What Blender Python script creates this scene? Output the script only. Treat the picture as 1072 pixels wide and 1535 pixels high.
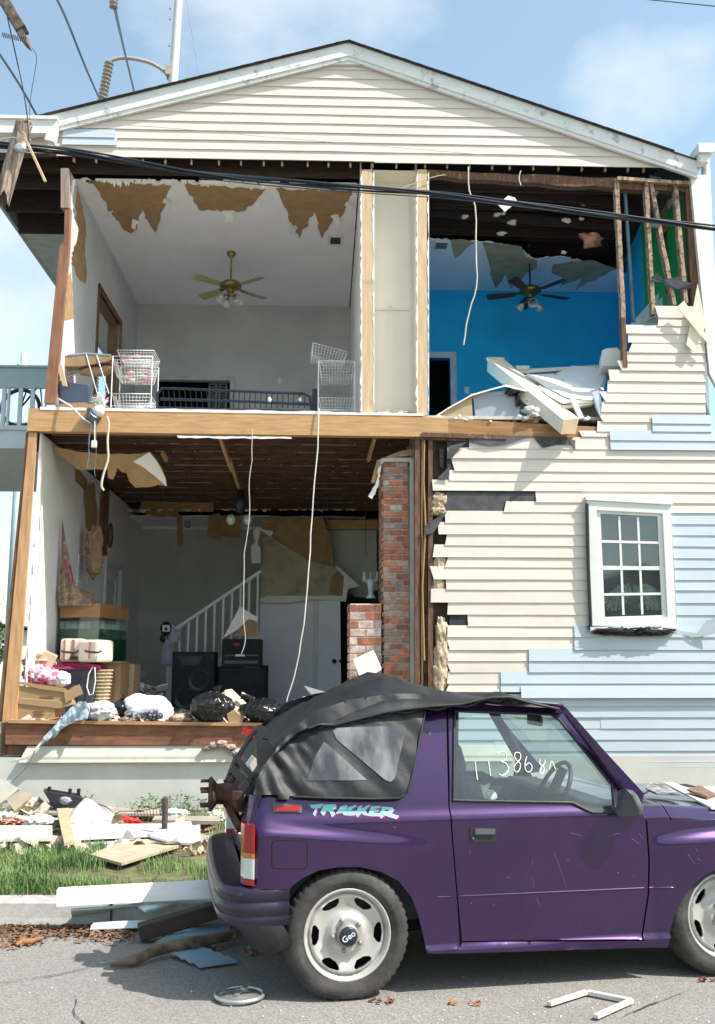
import bpy, bmesh, math, random
from mathutils import Vector, Matrix, Euler, noise
from mathutils.geometry import delaunay_2d_cdt
for o in list(bpy.data.objects): bpy.data.objects.remove(o)
random.seed(7)
SC = bpy.context.scene; COL = SC.collection
R = math.radians; PI = math.pi
# ---------------------------------------------------------------- camera
FPX, PITCH, EYE = 1450.0, R(9.1), 1.6          # focal length in photo pixels (photo 1072 x 1535)
cd = bpy.data.cameras.new('camera'); cam = bpy.data.objects.new('camera', cd); COL.objects.link(cam)
cd.sensor_fit = 'HORIZONTAL'; cd.sensor_width = 24.0; cd.lens = 24.0*FPX/1072; cd.clip_start = .05; cd.clip_end = 3000
cam.location = (0, 0, EYE); cam.rotation_euler = (PI/2+PITCH, 0, 0); SC.camera = cam
# ---------------------------------------------------------------- light
SUN = Vector((-.744, .30, -1.0)).normalized()   # the way sunlight travels
elev = math.asin(-SUN.z); az = math.atan2(-SUN.x, -SUN.y)   # sun azimuth from +Y clockwise
w = bpy.data.worlds.new('World'); SC.world = w; w.use_nodes = True
nt = w.node_tree; N = nt.nodes; L = nt.links; N.clear()
sky = N.new('ShaderNodeTexSky'); sky.sky_type = 'NISHITA'; sky.sun_disc = False
sky.sun_elevation = elev; sky.sun_rotation = az; sky.air_density = 1.0; sky.dust_density = 1.6; sky.ozone_density = 1.3
tc = N.new('ShaderNodeTexCoord'); mp = N.new('ShaderNodeMapping'); mp.inputs['Scale'].default_value = (1, 1, 1.7)
mp.inputs['Location'].default_value = (.35, .1, .12)
n1 = N.new('ShaderNodeTexNoise'); n1.inputs['Scale'].default_value = 3.4; n1.inputs['Detail'].default_value = 9; n1.inputs['Roughness'].default_value = .55
L.new(tc.outputs['Generated'], mp.inputs[0]); L.new(mp.outputs[0], n1.inputs['Vector']); acc = n1.outputs[0]
def bank(d, ang, amt):                     # a bank of cloud gathered around one compass direction of the sky
    global acc
    dp = N.new('ShaderNodeVectorMath'); dp.operation = 'DOT_PRODUCT'; dp.inputs[1].default_value = Vector(d).normalized(); L.new(tc.outputs['Generated'], dp.inputs[0])
    mr = N.new('ShaderNodeMapRange'); mr.interpolation_type = 'SMOOTHSTEP'; mr.inputs[1].default_value = math.cos(R(ang)); mr.inputs[2].default_value = 1; mr.inputs[3].default_value = 0; mr.inputs[4].default_value = amt
    L.new(dp.outputs['Value'], mr.inputs[0]); ad = N.new('ShaderNodeMath'); ad.operation = 'ADD'; L.new(acc, ad.inputs[0]); L.new(mr.outputs[0], ad.inputs[1]); acc = ad.outputs[0]
bank((-.10, 1, .78), 11, .27); bank((-.40, 1, .40), 10, .26); bank((.32, 1, .64), 5, .13); bank((.9, -1, .5), 40, .25); bank((-1, -.6, .5), 35, .2)
cr = N.new('ShaderNodeValToRGB'); cr.color_ramp.elements[0].position = .60; cr.color_ramp.elements[1].position = .86
cr.color_ramp.elements[0].color = (.10, .10, .10, 1); cr.color_ramp.elements[1].color = (.80, .80, .80, 1)
tint = N.new('ShaderNodeMix'); tint.data_type = 'RGBA'; tint.blend_type = 'MULTIPLY'; tint.inputs[0].default_value = 1; tint.inputs[7].default_value = (.99, 1.05, .89, 1)
mx = N.new('ShaderNodeMix'); mx.data_type = 'RGBA'; mx.inputs[7].default_value = (3.5, 3.75, 3.95, 1)
bg = N.new('ShaderNodeBackground'); bg.inputs['Strength'].default_value = .15; ow = N.new('ShaderNodeOutputWorld')
L.new(acc, cr.inputs[0]); L.new(sky.outputs[0], tint.inputs[6])
L.new(cr.outputs[0], mx.inputs[0]); L.new(tint.outputs[2], mx.inputs[6]); L.new(mx.outputs[2], bg.inputs[0]); L.new(bg.outputs[0], ow.inputs[0])
sd = bpy.data.lights.new('sun', 'SUN'); sd.energy = 3.4; sd.angle = R(.55); sd.color = (1, .955, .89)
so = bpy.data.objects.new('sun', sd); COL.objects.link(so); so.rotation_euler = SUN.to_track_quat('-Z', 'Y').to_euler(); so.location = (8, -4, 14)
SC.view_settings.view_transform = 'Standard'; SC.view_settings.look = 'None'; SC.view_settings.gamma = 1; SC.view_settings.exposure = 1.02; SC.cycles.diffuse_bounces = 8; SC.cycles.max_bounces = 14; SC.cycles.transparent_max_bounces = 16
# ---------------------------------------------------------------- frames: pixel -> point on a plane of a real object
CM = cam.rotation_euler.to_matrix()
def ray(px, py): return CM @ Vector(((px-536)/FPX, -(py-767.5)/FPX, -1))
class Frame:
    def __init__(s, o, yaw):
        s.o = Vector(o); s.yaw = yaw; s.m = Matrix.Rotation(yaw, 3, 'Z'); s.i = s.m.transposed()
    def _r(s, px, py): return s.i @ (cam.location - s.o), s.i @ ray(px, py)
    def ax(s, px, py, v, k):
        c, d = s._r(px, py); t = (v-c[k])/d[k]; return c + d*t
    def hit(s, px, py, v=0): return s.ax(px, py, v, 1)
    def hz(s, px, py, z): return s.ax(px, py, z, 2)
    def hx(s, px, py, x): return s.ax(px, py, x, 0)
    def world(s, p): return s.m @ Vector(p) + s.o
H = Frame((0, 10.6, 0), R(2)); G = Frame((0, 0, 0), 0)
_r = G.hz(520, 1498, 0); _f = G.hz(1086, 1462, 0); C = Frame(_r, math.atan2(_f.y-_r.y, _f.x-_r.x))
# ---------------------------------------------------------------- materials
MATS = {}
def M(name, col, rough=.7, metal=0, var=.12, scale=6, detail=6, bump=0, bscale=60, col2=None, stretch=(1,1,1), island=0, spec=.5, coat=0, lo=.35, hi=.65, dirt=None, dscale=2.0, dlo=.55, dhi=.8):
    if name in MATS: return MATS[name]
    m = bpy.data.materials.new(name); m.use_nodes = True; t = m.node_tree; n = t.nodes; l = t.links
    b = n['Principled BSDF']; b.inputs['Roughness'].default_value = rough; b.inputs['Metallic'].default_value = metal
    b.inputs['Specular IOR Level'].default_value = spec; b.inputs['Coat Weight'].default_value = coat; b.inputs['Coat Roughness'].default_value = .06
    tcn = n.new('ShaderNodeTexCoord'); mp = n.new('ShaderNodeMapping'); mp.inputs['Scale'].default_value = stretch
    l.new(tcn.outputs['Object'], mp.inputs[0])
    ns = n.new('ShaderNodeTexNoise'); ns.inputs['Scale'].default_value = scale; ns.inputs['Detail'].default_value = detail
    l.new(mp.outputs[0], ns.inputs['Vector'])
    r = n.new('ShaderNodeValToRGB'); r.color_ramp.elements[0].position = lo; r.color_ramp.elements[1].position = hi
    c = Vector(col); a = c*(1-var); z = Vector(col2) if col2 else Vector([min(1, x*(1+var)) for x in c])
    r.color_ramp.elements[0].color = (*a, 1); r.color_ramp.elements[1].color = (*z, 1)
    l.new(ns.outputs[0], r.inputs[0]); out = r.outputs[0]
    if dirt:
        nd = n.new('ShaderNodeTexNoise'); nd.inputs['Scale'].default_value = dscale; nd.inputs['Detail'].default_value = 8; nd.inputs['Roughness'].default_value = .65
        l.new(tcn.outputs['Object'], nd.inputs['Vector']); rd = n.new('ShaderNodeValToRGB'); rd.color_ramp.elements[0].position = dlo; rd.color_ramp.elements[1].position = dhi
        rd.color_ramp.elements[1].color = (.8, .8, .8, 1)
        l.new(nd.outputs[0], rd.inputs[0]); md = n.new('ShaderNodeMix'); md.data_type = 'RGBA'; md.inputs[7].default_value = (*dirt, 1)
        l.new(rd.outputs[0], md.inputs[0]); l.new(out, md.inputs[6]); out = md.outputs[2]
    if island:
        g = n.new('ShaderNodeNewGeometry'); mr = n.new('ShaderNodeMapRange'); mr.inputs[3].default_value = 1-island; mr.inputs[4].default_value = 1+island*.6
        l.new(g.outputs['Random Per Island'], mr.inputs[0]); hs = n.new('ShaderNodeHueSaturation'); l.new(mr.outputs[0], hs.inputs['Value']); l.new(out, hs.inputs['Color']); out = hs.outputs[0]
    l.new(out, b.inputs['Base Color'])
    if bump:
        nb = n.new('ShaderNodeTexNoise'); nb.inputs['Scale'].default_value = bscale; nb.inputs['Detail'].default_value = 5; l.new(mp.outputs[0], nb.inputs['Vector'])
        bb = n.new('ShaderNodeBump'); bb.inputs['Strength'].default_value = bump; bb.inputs['Distance'].default_value = .01
        l.new(nb.outputs[0], bb.inputs['Height']); l.new(bb.outputs[0], b.inputs['Normal'])
    MATS[name] = m; return m
def glass(name, col=(1,1,1), mixf=.12, rough=.02, ior=1.45, film=None, filmf=0):
    m = bpy.data.materials.new(name); m.use_nodes = True; t = m.node_tree; n = t.nodes; l = t.links; n.clear()
    o = n.new('ShaderNodeOutputMaterial'); tr = n.new('ShaderNodeBsdfTransparent'); tr.inputs[0].default_value = (*col, 1)
    gl = n.new('ShaderNodeBsdfGlossy'); gl.inputs['Roughness'].default_value = rough; gl.inputs[0].default_value = (.95, .97, 1, 1)
    fr = n.new('ShaderNodeFresnel'); fr.inputs[0].default_value = ior; ad = n.new('ShaderNodeMath'); ad.operation = 'ADD'; ad.use_clamp = True; ad.inputs[1].default_value = mixf
    mx = n.new('ShaderNodeMixShader'); l.new(fr.outputs[0], ad.inputs[0]); l.new(ad.outputs[0], mx.inputs[0]); l.new(tr.outputs[0], mx.inputs[1]); l.new(gl.outputs[0], mx.inputs[2])
    out = mx.outputs[0]
    if film:
        df = n.new('ShaderNodeBsdfDiffuse'); df.inputs[0].default_value = (*film, 1); m2 = n.new('ShaderNodeMixShader')
        tcn = n.new('ShaderNodeTexCoord'); ns = n.new('ShaderNodeTexNoise'); ns.inputs['Scale'].default_value = 5; ns.inputs['Detail'].default_value = 7
        mr = n.new('ShaderNodeMapRange'); mr.inputs[1].default_value = .35; mr.inputs[2].default_value = .7; mr.inputs[3].default_value = filmf*.5; mr.inputs[4].default_value = min(1, filmf*1.5)
        l.new(tcn.outputs['Object'], ns.inputs['Vector']); l.new(ns.outputs[0], mr.inputs[0]); l.new(mr.outputs[0], m2.inputs[0])
        l.new(out, m2.inputs[1]); l.new(df.outputs[0], m2.inputs[2]); out = m2.outputs[0]
    l.new(out, o.inputs[0]); MATS[name] = m; return m
def sp(P, k=5):
    O = []
    for i in range(len(P)-1):
        p0, p1, p2, p3 = P[max(0, i-1)], P[i], P[i+1], P[min(len(P)-1, i+2)]
        for q in range(k): s = q/k; O.append(.5*((2*p1)+(p2-p0)*s+(2*p0-5*p1+4*p2-p3)*s*s+(3*p1-p0-3*p2+p3)*s**3))
    return O+[P[-1]]
# ---------------------------------------------------------------- mesh builder
def inpoly(x, y, P):
    c = False; j = len(P)-1
    for i in range(len(P)):
        xi, yi = P[i][0], P[i][1]; xj, yj = P[j][0], P[j][1]
        if (yi > y) != (yj > y) and x < (xj-xi)*(y-yi)/(yj-yi)+xi: c = not c
        j = i
    return c
def jag(P, amp, seg, rnd=None, closed=True, axes=None):
    rnd = rnd or random; out = []; n = len(P); P = [Vector(p) for p in P]
    for i in range(n if closed else n-1):
        a = P[i]; b = P[(i+1) % n]; k = max(1, int((b-a).length/seg))
        out.append(a)
        for q in range(1, k):
            p = a.lerp(b, q/k + rnd.uniform(-.3, .3)/k)
            off = Vector([rnd.uniform(-amp, amp) for _ in range(len(p))])
            if axes is not None:
                off = Vector([off[z] if z in axes else 0 for z in range(len(p))])
            out.append(p+off)
    if not closed: out.append(P[-1])
    return out
class MB:
    def __init__(s): s.v = []; s.f = []; s.m = []; s.s = []
    def add(s, vs, fs, mi=0, sm=False):
        o = len(s.v); s.v += [Vector(v) for v in vs]
        for f in fs: s.f.append([i+o for i in f]); s.m.append(mi); s.s.append(sm)
        return s
    def box(s, c, d, rot=None, mi=0):
        c = Vector(c); vs = []
        for z in (-.5, .5):
            for x, y in ((-.5, -.5), (.5, -.5), (.5, .5), (-.5, .5)):
                p = Vector((x*d[0], y*d[1], z*d[2]))
                vs.append(c + (rot @ p if rot else p))
        return s.add(vs, [(3,2,1,0), (4,5,6,7), (0,1,5,4), (1,2,6,5), (2,3,7,6), (3,0,4,7)], mi)
    def bb(s, a, b, mi=0):
        a = Vector(a); b = Vector(b); return s.box((a+b)/2, [abs(x) for x in (b-a)], None, mi)
    def bar(s, a, b, w, h, up=(0, 0, 1), mi=0):
        a = Vector(a); b = Vector(b); d = b-a; L_ = d.length; z = d.normalized(); u = Vector(up)
        if abs(z.dot(u)) > .98: u = Vector((0, 1, 0))
        x = u.cross(z).normalized(); y = z.cross(x); m = Matrix((x, y, z)).transposed()
        return s.box((a+b)/2, (w, h, L_), m, mi)
    def tube(s, P, r, n=8, mi=0, closed=False, cap=True):
        P = [Vector(p) for p in P]; k = len(P); rr = r if isinstance(r, (list, tuple)) else [r]*k
        vs = []; prev = None
        for i in range(k):
            a = P[i-1] if (i > 0 or closed) else P[i]; b = P[(i+1) % k] if (i < k-1 or closed) else P[i]
            t = (b-a).normalized() if (b-a).length > 1e-9 else Vector((0, 0, 1))
            if prev is None:
                u = Vector((0, 0, 1)) if abs(t.z) < .9 else Vector((1, 0, 0)); x = t.cross(u).normalized()
            else:
                x = (prev - t*prev.dot(t)); x = x.normalized() if x.length > 1e-6 else t.orthogonal().normalized()
            prev = x; y = t.cross(x)
            for j in range(n):
                an = 2*PI*j/n; vs.append(P[i] + (x*math.cos(an)+y*math.sin(an))*rr[i])
        fs = []
        for i in range(k if closed else k-1):
            for j in range(n):
                a = i*n+j; b = i*n+(j+1) % n; c = ((i+1) % k)*n+(j+1) % n; d = ((i+1) % k)*n+j; fs.append((a, b, c, d))
        s.add(vs, fs, mi, True)
        if cap and not closed: s.add(vs[:n], [tuple(range(n))[::-1]], mi); s.add(vs[-n:], [tuple(range(n))], mi)
        return s
    def prism(s, P, ext, mi=0, mside=None):
        P = [Vector(p) for p in P]; n = len(P); e = Vector(ext); vs = P+[p+e for p in P]
        nrm = Vector((0, 0, 0))
        for i in range(n): nrm += P[i].cross(P[(i+1) % n])
        fl = nrm.dot(e) > 0
        f = [tuple(range(n)), tuple(range(n, 2*n))[::-1]]
        sd = [(i, (i+n), (i+1) % n+n, (i+1) % n) for i in range(n)]
        if fl: f = [x[::-1] for x in f]; sd = [x[::-1] for x in sd]
        s.add(vs, f, mi)
        s.add(vs, sd, mi if mside is None else mside); return s
    def lathe(s, prof, n=24, c=(0, 0, 0), m=None, mi=0, sm=True):
        c = Vector(c); vs = []; k = len(prof)
        for r, z in prof:
            for j in range(n):
                a = 2*PI*j/n; p = Vector((r*math.cos(a), r*math.sin(a), z)); vs.append(c+(m @ p if m else p))
        fs = [(i*n+j, i*n+(j+1) % n, (i+1)*n+(j+1) % n, (i+1)*n+j) for i in range(k-1) for j in range(n)]
        return s.add(vs, fs, mi, sm)
    def grid(s, nu, nv, fn, mi=0, sm=True, th=None):
        vs = [Vector(fn(i/nu, j/nv)) for j in range(nv+1) for i in range(nu+1)]
        fs = [(j*(nu+1)+i, j*(nu+1)+i+1, (j+1)*(nu+1)+i+1, (j+1)*(nu+1)+i) for j in range(nv) for i in range(nu)]
        s.add(vs, fs, mi, sm)
        if th:
            t = Vector(th); k = len(vs); b = [p+t for p in vs]; s.add(b, [f[::-1] for f in fs], mi, sm)
            ed = [i for i in range(nu+1)]+[j*(nu+1)+nu for j in range(1, nv+1)]+[nv*(nu+1)+i for i in range(nu-1, -1, -1)]+[j*(nu+1) for j in range(nv-1, 0, -1)]
            q = vs+b; s.add(q, [(ed[i], ed[i]+k, ed[(i+1) % len(ed)]+k, ed[(i+1) % len(ed)]) for i in range(len(ed))], mi)
        return s
    def sheet(s, out, fn, step=.05, holes=(), th=None, mi=0, sm=True, flip=False, mside=None, seg=None, mback=None):
        # outline in 2-D, filled with points every step, lifted by fn(x, y) -> Vector; th = vector added for the back face
        seg = seg or step*1.2
        def sub(P):
            P = [Vector(p[:2]) for p in P]; o = []
            for i in range(len(P)):
                a, b = P[i], P[(i+1) % len(P)]; k = max(1, int((b-a).length/seg)); o += [a.lerp(b, q/k) for q in range(k)]
            return o
        loops = [sub(out)]+[sub(h) for h in holes]; pts = []; edges = []
        for lp in loops:
            o = len(pts); pts += lp; edges += [(o+i, o+(i+1) % len(lp)) for i in range(len(lp))]
        nb = len(pts); xs = [p.x for p in loops[0]]; ys = [p.y for p in loops[0]]
        x = math.floor(min(xs)/step)*step
        allb = pts[:]
        while x < max(xs):
            y = math.floor(min(ys)/step)*step
            while y < max(ys):
                if inpoly(x, y, loops[0]) and not any(inpoly(x, y, h) for h in loops[1:]):
                    if min((p.x-x)**2+(p.y-y)**2 for p in allb) > (step*.35)**2: pts.append(Vector((x, y)))
                y += step
            x += step
        r = delaunay_2d_cdt(pts, edges, [], 0, 1e-6); V2, F2 = r[0], r[2]; fs = []
        for f in F2:
            cx = sum(V2[i][0] for i in f)/len(f); cy = sum(V2[i][1] for i in f)/len(f)
            if inpoly(cx, cy, loops[0]) and not any(inpoly(cx, cy, h) for h in loops[1:]): fs.append(tuple(f) if not flip else tuple(f)[::-1])
        vs = [Vector(fn(p[0], p[1])) for p in V2]; s.add(vs, fs, mi, sm)
        if th is not None:
            b = [p+(Vector(th(q[0], q[1])) if callable(th) else Vector(th)) for p, q in zip(vs, V2)]
            s.add(b, [f[::-1] for f in fs], mi if mback is None else mback, sm)
            cnt = {}
            for f in fs:
                for i in range(len(f)):
                    a, c = f[i], f[(i+1) % len(f)]; cnt[(a, c)] = 1
            k = len(vs); q = vs+b; sd = [(c, a, a+k, c+k) for (a, c) in cnt if (c, a) not in cnt]
            s.add(q, sd, mi if mside is None else mside)
        return s
    def blob(s, c, d, amp=.15, freq=3, sub=3, seed=0, mi=0, flat=None, crease=0):
        bm = bmesh.new(); bmesh.ops.create_icosphere(bm, subdivisions=sub, radius=1); c = Vector(c)
        bm.verts.index_update(); vs = []
        for v in bm.verts:
            p = v.co.copy(); q = p*freq+Vector((seed*3.7, seed*1.3, seed*2.1)); k = 1+amp*noise.noise(q)+amp*.5*noise.noise(q*2.3)
            if crease: k -= crease*abs(noise.noise(q*2.1+Vector((5, 5, 5))))**.6*.6
            p = Vector((p.x*k*d[0]/2, p.y*k*d[1]/2, p.z*k*d[2]/2))
            if flat is not None and p.z < -d[2]/2*flat: p.z = -d[2]/2*flat
            vs.append(c+p)
        fs = [tuple(v.index for v in f.verts) for f in bm.faces]; bm.free(); return s.add(vs, fs, mi, True)
    def build(s, name, mats, parent=None, bevel=0, loc=None, yaw=0, weld=False):
        me = bpy.data.meshes.new(name); me.from_pydata([tuple(v) for v in s.v], [], s.f)
        for m in (mats if isinstance(mats, (list, tuple)) else [mats]): me.materials.append(m)
        me.polygons.foreach_set('material_index', s.m); me.polygons.foreach_set('use_smooth', s.s); me.update()
        o = bpy.data.objects.new(name, me); COL.objects.link(o)
        if parent: o.parent = parent
        if loc is not None: o.location = loc; o.rotation_euler = (0, 0, yaw)
        if bevel:
            b = o.modifiers.new('bevel', 'BEVEL'); b.width = bevel; b.segments = 2; b.limit_method = 'ANGLE'; b.angle_limit = R(40)
        return o
def each(mb, gap=.006):
    """split a builder into its separate pieces (pieces whose bounds touch stay together)"""
    n = len(mb.v); pa = list(range(n))
    def fd(i):
        while pa[i] != i: pa[i] = pa[pa[i]]; i = pa[i]
        return i
    for f in mb.f:
        for j in f[1:]:
            a, b = fd(f[0]), fd(j)
            if a != b: pa[b] = a
    comp = {}
    for k, f in enumerate(mb.f): comp.setdefault(fd(f[0]), []).append(k)
    L_ = []
    for fs in comp.values():
        vs = [mb.v[i] for k in fs for i in mb.f[k]]
        L_.append([fs, [min(v[a] for v in vs)-gap for a in range(3)], [max(v[a] for v in vs)+gap for a in range(3)]])
    ch = True
    while ch:
        ch = False
        for i in range(len(L_)):
            for j in range(len(L_)-1, i, -1):
                A, B = L_[i], L_[j]
                if all(A[1][a] <= B[2][a] and B[1][a] <= A[2][a] for a in range(3)):
                    A[0] += B[0]; A[1] = [min(x, y) for x, y in zip(A[1], B[1])]; A[2] = [max(x, y) for x, y in zip(A[2], B[2])]; L_.pop(j); ch = True
    out = []
    for fs, _, _ in L_:
        q = MB(); mp = {}
        for k in sorted(fs):
            f = []
            for i in mb.f[k]:
                if i not in mp: mp[i] = len(q.v); q.v.append(mb.v[i])
                f.append(mp[i])
            q.f.append(f); q.m.append(mb.m[k]); q.s.append(mb.s[k])
        out.append(q)
    return out
def tag(o, label, cat=None, group=None, kind=None):
    if label: o['label'] = label
    if cat: o['category'] = cat
    if group: o['group'] = group
    if kind: o['kind'] = kind
    return o
class T:
    """one thing; its own mesh coordinates are frame axes with the origin at base B"""
    def __init__(s, name, label, cat, fr, B, group=None, kind=None):
        s.name, s.label, s.cat, s.fr, s.B, s.group, s.kind = name, label, cat, fr, Vector(B), group, kind; s.o = None
    def p(s, px, py, d=0): return s.fr.hit(px, py, s.B.y+d)-s.B
    def pz(s, px, py, z=0): return s.fr.hz(px, py, s.B.z+z)-s.B
    def pp(s, P, d=0): return [s.p(x, y, d) for x, y in P]
    def root(s):
        if s.o is None:
            s.o = bpy.data.objects.new(s.name, None); COL.objects.link(s.o); s.o.location = s.fr.world(s.B); s.o.rotation_euler = (0, 0, s.fr.yaw)
            s.o.empty_display_size = .1; tag(s.o, s.label, s.cat, s.group, s.kind)
        return s.o
    def part(s, mb, name, mats, bevel=0, label=None, parent=None):
        o = mb.build(name, mats, parent or s.root(), bevel)
        if label: o['label'] = label
        return o
    def solo(s, mb, mats, bevel=0):
        o = mb.build(s.name, mats, None, bevel, s.fr.world(s.B), s.fr.yaw); s.o = o; return tag(o, s.label, s.cat, s.group, s.kind)
def ts(name, label, cat, fr, px, py, v, group=None): return T(name, label, cat, fr, fr.hit(px, py, v), group)
def tg(name, label, cat, px, py, z=0, fr=None, group=None): return T(name, label, cat, fr or G, (fr or G).hz(px, py, z), group)
# shared materials
wood_new = M('new_lumber', (.52, .30, .14), .7, var=.16, scale=3, stretch=(1.2, 12, 12), bump=.15, bscale=20, dirt=(.25, .12, .05), dscale=9, dlo=.66, dhi=.72)
wood_newv = M('new_lumber_upright', (.52, .29, .14), .7, var=.18, scale=3, stretch=(12, 12, 1.2), bump=.15, bscale=20)
wood_pale = M('pale_lumber', (.62, .44, .27), .75, var=.14, scale=3, stretch=(12, 12, 1), bump=.1, dirt=(.3, .15, .06), dscale=11, dlo=.66, dhi=.74)
wood_old = M('weathered_lumber', (.15, .075, .045), .85, var=.35, scale=4, stretch=(10, 10, 1.5), bump=.4, bscale=14, dirt=(.35, .28, .22), dscale=12, dlo=.6, dhi=.72)
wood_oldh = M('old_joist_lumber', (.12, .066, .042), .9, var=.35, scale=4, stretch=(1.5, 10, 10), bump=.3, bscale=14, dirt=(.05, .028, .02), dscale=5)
wood_attic = M('shaded_attic_lumber', (.032, .018, .013), .9, var=.4, scale=4, stretch=(1.5, 10, 10), bump=.3, bscale=14)  # near-black copy of the joist lumber, attic shade put into its colour
wood_gray = M('nailed_grey_lath', (.40, .28, .2), .85, var=.35, scale=5, stretch=(9, 9, 2), bump=.5, bscale=16, dirt=(.09, .05, .03), dscale=16, dlo=.5, dhi=.6)
cream = M('cream_vinyl', (.72, .635, .57), .42, var=.03, scale=2, stretch=(.6, 3, 3), island=.03, bump=.03, bscale=14, dirt=(.60, .525, .45), dscale=1.7, dlo=.5, dhi=.85)
bluev = M('pale_blue_siding', (.50, .56, .625), .5, var=.04, scale=2, stretch=(.6, 3, 3), island=.04, bump=.03, bscale=14, dirt=(.56, .60, .64), dscale=2.2, dlo=.5, dhi=.8)
white = M('white_paint', (.74, .73, .71), .5, var=.04, scale=3, dirt=(.6, .58, .52), dscale=5, dlo=.6, dhi=.85)
whited = M('weathered_white_paint', (.76, .755, .75), .6, var=.04, scale=3, stretch=(1, 1, 3), dirt=(.36, .34, .33), dscale=7, dlo=.56, dhi=.66, bump=.1)
gyp = M('grey_painted_drywall', (.575, .575, .59), .9, var=.07, scale=1.3, dirt=(.46, .45, .46), dscale=1.6, dlo=.5, dhi=.72, bump=.05, bscale=90)
gypl = M('light_drywall', (.82, .79, .80), .9, var=.05, scale=2, bump=.06, bscale=90)
gypw = M('white_drywall', (.82, .80, .75), .9, var=.04, scale=3, bump=.05, bscale=90, dirt=(.62, .56, .47), dscale=3, dlo=.6, dhi=.85)
paperb = M('torn_brown_paper', (.37, .235, .115), .95, var=.12, scale=8, bump=.1, bscale=50)
paperd = M('dull_brown_paper', (.24, .185, .105), .95, var=.15, scale=3, bump=.1, bscale=50, dirt=(.12, .09, .05), dscale=2.5, dlo=.58, dhi=.75)
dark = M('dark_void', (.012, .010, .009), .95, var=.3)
tar = M('tar_paper', (.035, .037, .045), .8, var=.35, scale=9, bump=.3, bscale=20)
brassm = M('aged_brass', (.30, .22, .09), .32, metal=.9, var=.2, scale=12)
blackp = M('black_plastic', (.018, .018, .02), .42, var=.2, bump=.05)
cord_w = M('white_cord', (.75, .72, .66), .5)
steelw = M('white_coated_wire', (.80, .80, .80), .35)
# ================================================================ ground
asph = M('sun_bleached_asphalt', (.215, .196, .178), .93, var=.22, scale=105, detail=6, bump=.45, bscale=130, col2=(.305, .285, .265), lo=.36, hi=.64, dirt=(.13, .122, .114), dscale=.9, dlo=.5, dhi=.85)
conc = M('pale_concrete', (.40, .385, .36), .9, var=.12, scale=14, bump=.25, bscale=60, dirt=(.24, .2, .16), dscale=4, dlo=.5, dhi=.75)
soil = M('lawn_soil', (.15, .115, .075), .95, var=.35, scale=12, bump=.6, bscale=25, col2=(.16, .17, .07))
KY = 6.42
def kz(x):                                   # kerb height, falling to the driveway under the car
    t = min(1, max(0, (-.55-x)/.45)); return .02+.115*t*t*(3-2*t)
mb = MB(); mb.grid(60, 30, lambda a, b: (-60+120*a, -30+(KY+30.3)*b, .006*noise.noise(Vector((a*40, b*30, 0))) - .004), sm=True)
tag(mb.build('street', asph), None, kind='structure')
# kerb and gutter strip
mb = MB()
xs = [-60, -20, -8, -5, -4, -3, -2.5, -2, -1.5]+[-1.1+.06*i for i in range(14)]+[0, 1, 2, 4, 8, 20, 60]
prof = lambda x: [(KY-.03, -.03), (KY-.005, .012+.25*(kz(x)-.02)), (KY+.012, kz(x)-.012), (KY+.035, kz(x)), (KY+.17, kz(x)+.003), (KY+.172, -.05)]
vs = []; fs = []
for i, x in enumerate(xs):
    for (y, z) in prof(x): vs.append((x, y+.006*noise.noise(Vector((x*3, 0, 0))), z+.004*noise.noise(Vector((x*5, y*9, 0)))))
for i in range(len(xs)-1):
    for j in range(5): a = i*6+j; fs.append((a, a+6, a+7, a+1))
mb.add(vs, fs, 0, False); tag(mb.build('kerb', conc), None, kind='structure')
def lawnz(x, y):
    k = kz(x) if y < 8 else .02+.115
    base = k if y < 7.6 else k+(.135-k)*min(1, (y-7.6)/1.2)
    return base-.012+.02*noise.noise(Vector((x*1.3, y*1.3, 3)))+.008*noise.noise(Vector((x*6, y*6, 1)))
mb = MB()
def _lw(a, b):
    x = -60+120*a if False else (-1 if a < .5 else 1)*(abs(a-.5)*2)**2.2*60
    y = KY+.17+(b**2.2)*70; return (x, y, lawnz(x, y) if y < 14 else .1)
mb.grid(180, 110, _lw); tag(mb.build('lawn', soil), None, kind='structure')
far = M('far_ground', (.14, .16, .08), .95, var=.3, scale=.4)
mb = MB(); mb.grid(4, 4, lambda a, b: (-900+1800*a, -900+1800*b, -.08)); tag(mb.build('ground', far), None, kind='structure')
# concrete path in the lawn
mb = MB(); mb.grid(24, 4, lambda a, b: (-4.6+4.4*a, 8.32+.42*b, .155+.003*noise.noise(Vector((a*9, b*3, 0)))), sm=False, th=(0, 0, -.07)); tag(mb.build('path', conc), None, kind='structure')
# grass
gm = M('grass_blades', (.085, .185, .045), .7, var=.3, scale=3, col2=(.18, .31, .09), island=.35)
gd = M('dry_grass_blades', (.28, .24, .12), .8, island=.3)
mb = MB(); rg = random.Random(3)
def blade(x, y, z, h, w, mi=0):
    a = rg.uniform(0, 2*PI); l = rg.uniform(.1, .75)*h; dx, dy = math.cos(a)*l, math.sin(a)*l; b = a+PI/2+rg.uniform(-.6, .6); wx, wy = math.cos(b)*w, math.sin(b)*w
    P = [(x-wx, y-wy, z), (x+wx, y+wy, z), (x+dx*.35+wx*.7, y+dy*.35+wy*.7, z+h*.55), (x+dx*.35-wx*.7, y+dy*.35-wy*.7, z+h*.55), (x+dx, y+dy, z+h*rg.uniform(.7, 1))]
    mb.add(P, [(0, 1, 2, 3), (3, 2, 4)], mi)
def gdens(x, y):
    n = noise.noise(Vector((x*1.1, y*1.6, 7)))
    e = 1
    if y < 6.72: e = max(0, (y-6.55)/.17)
    if y > 7.9: e = max(0, 1-(y-7.9)/.5)
    return e*(.5+1.5*n)
cnt = 0
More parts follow.
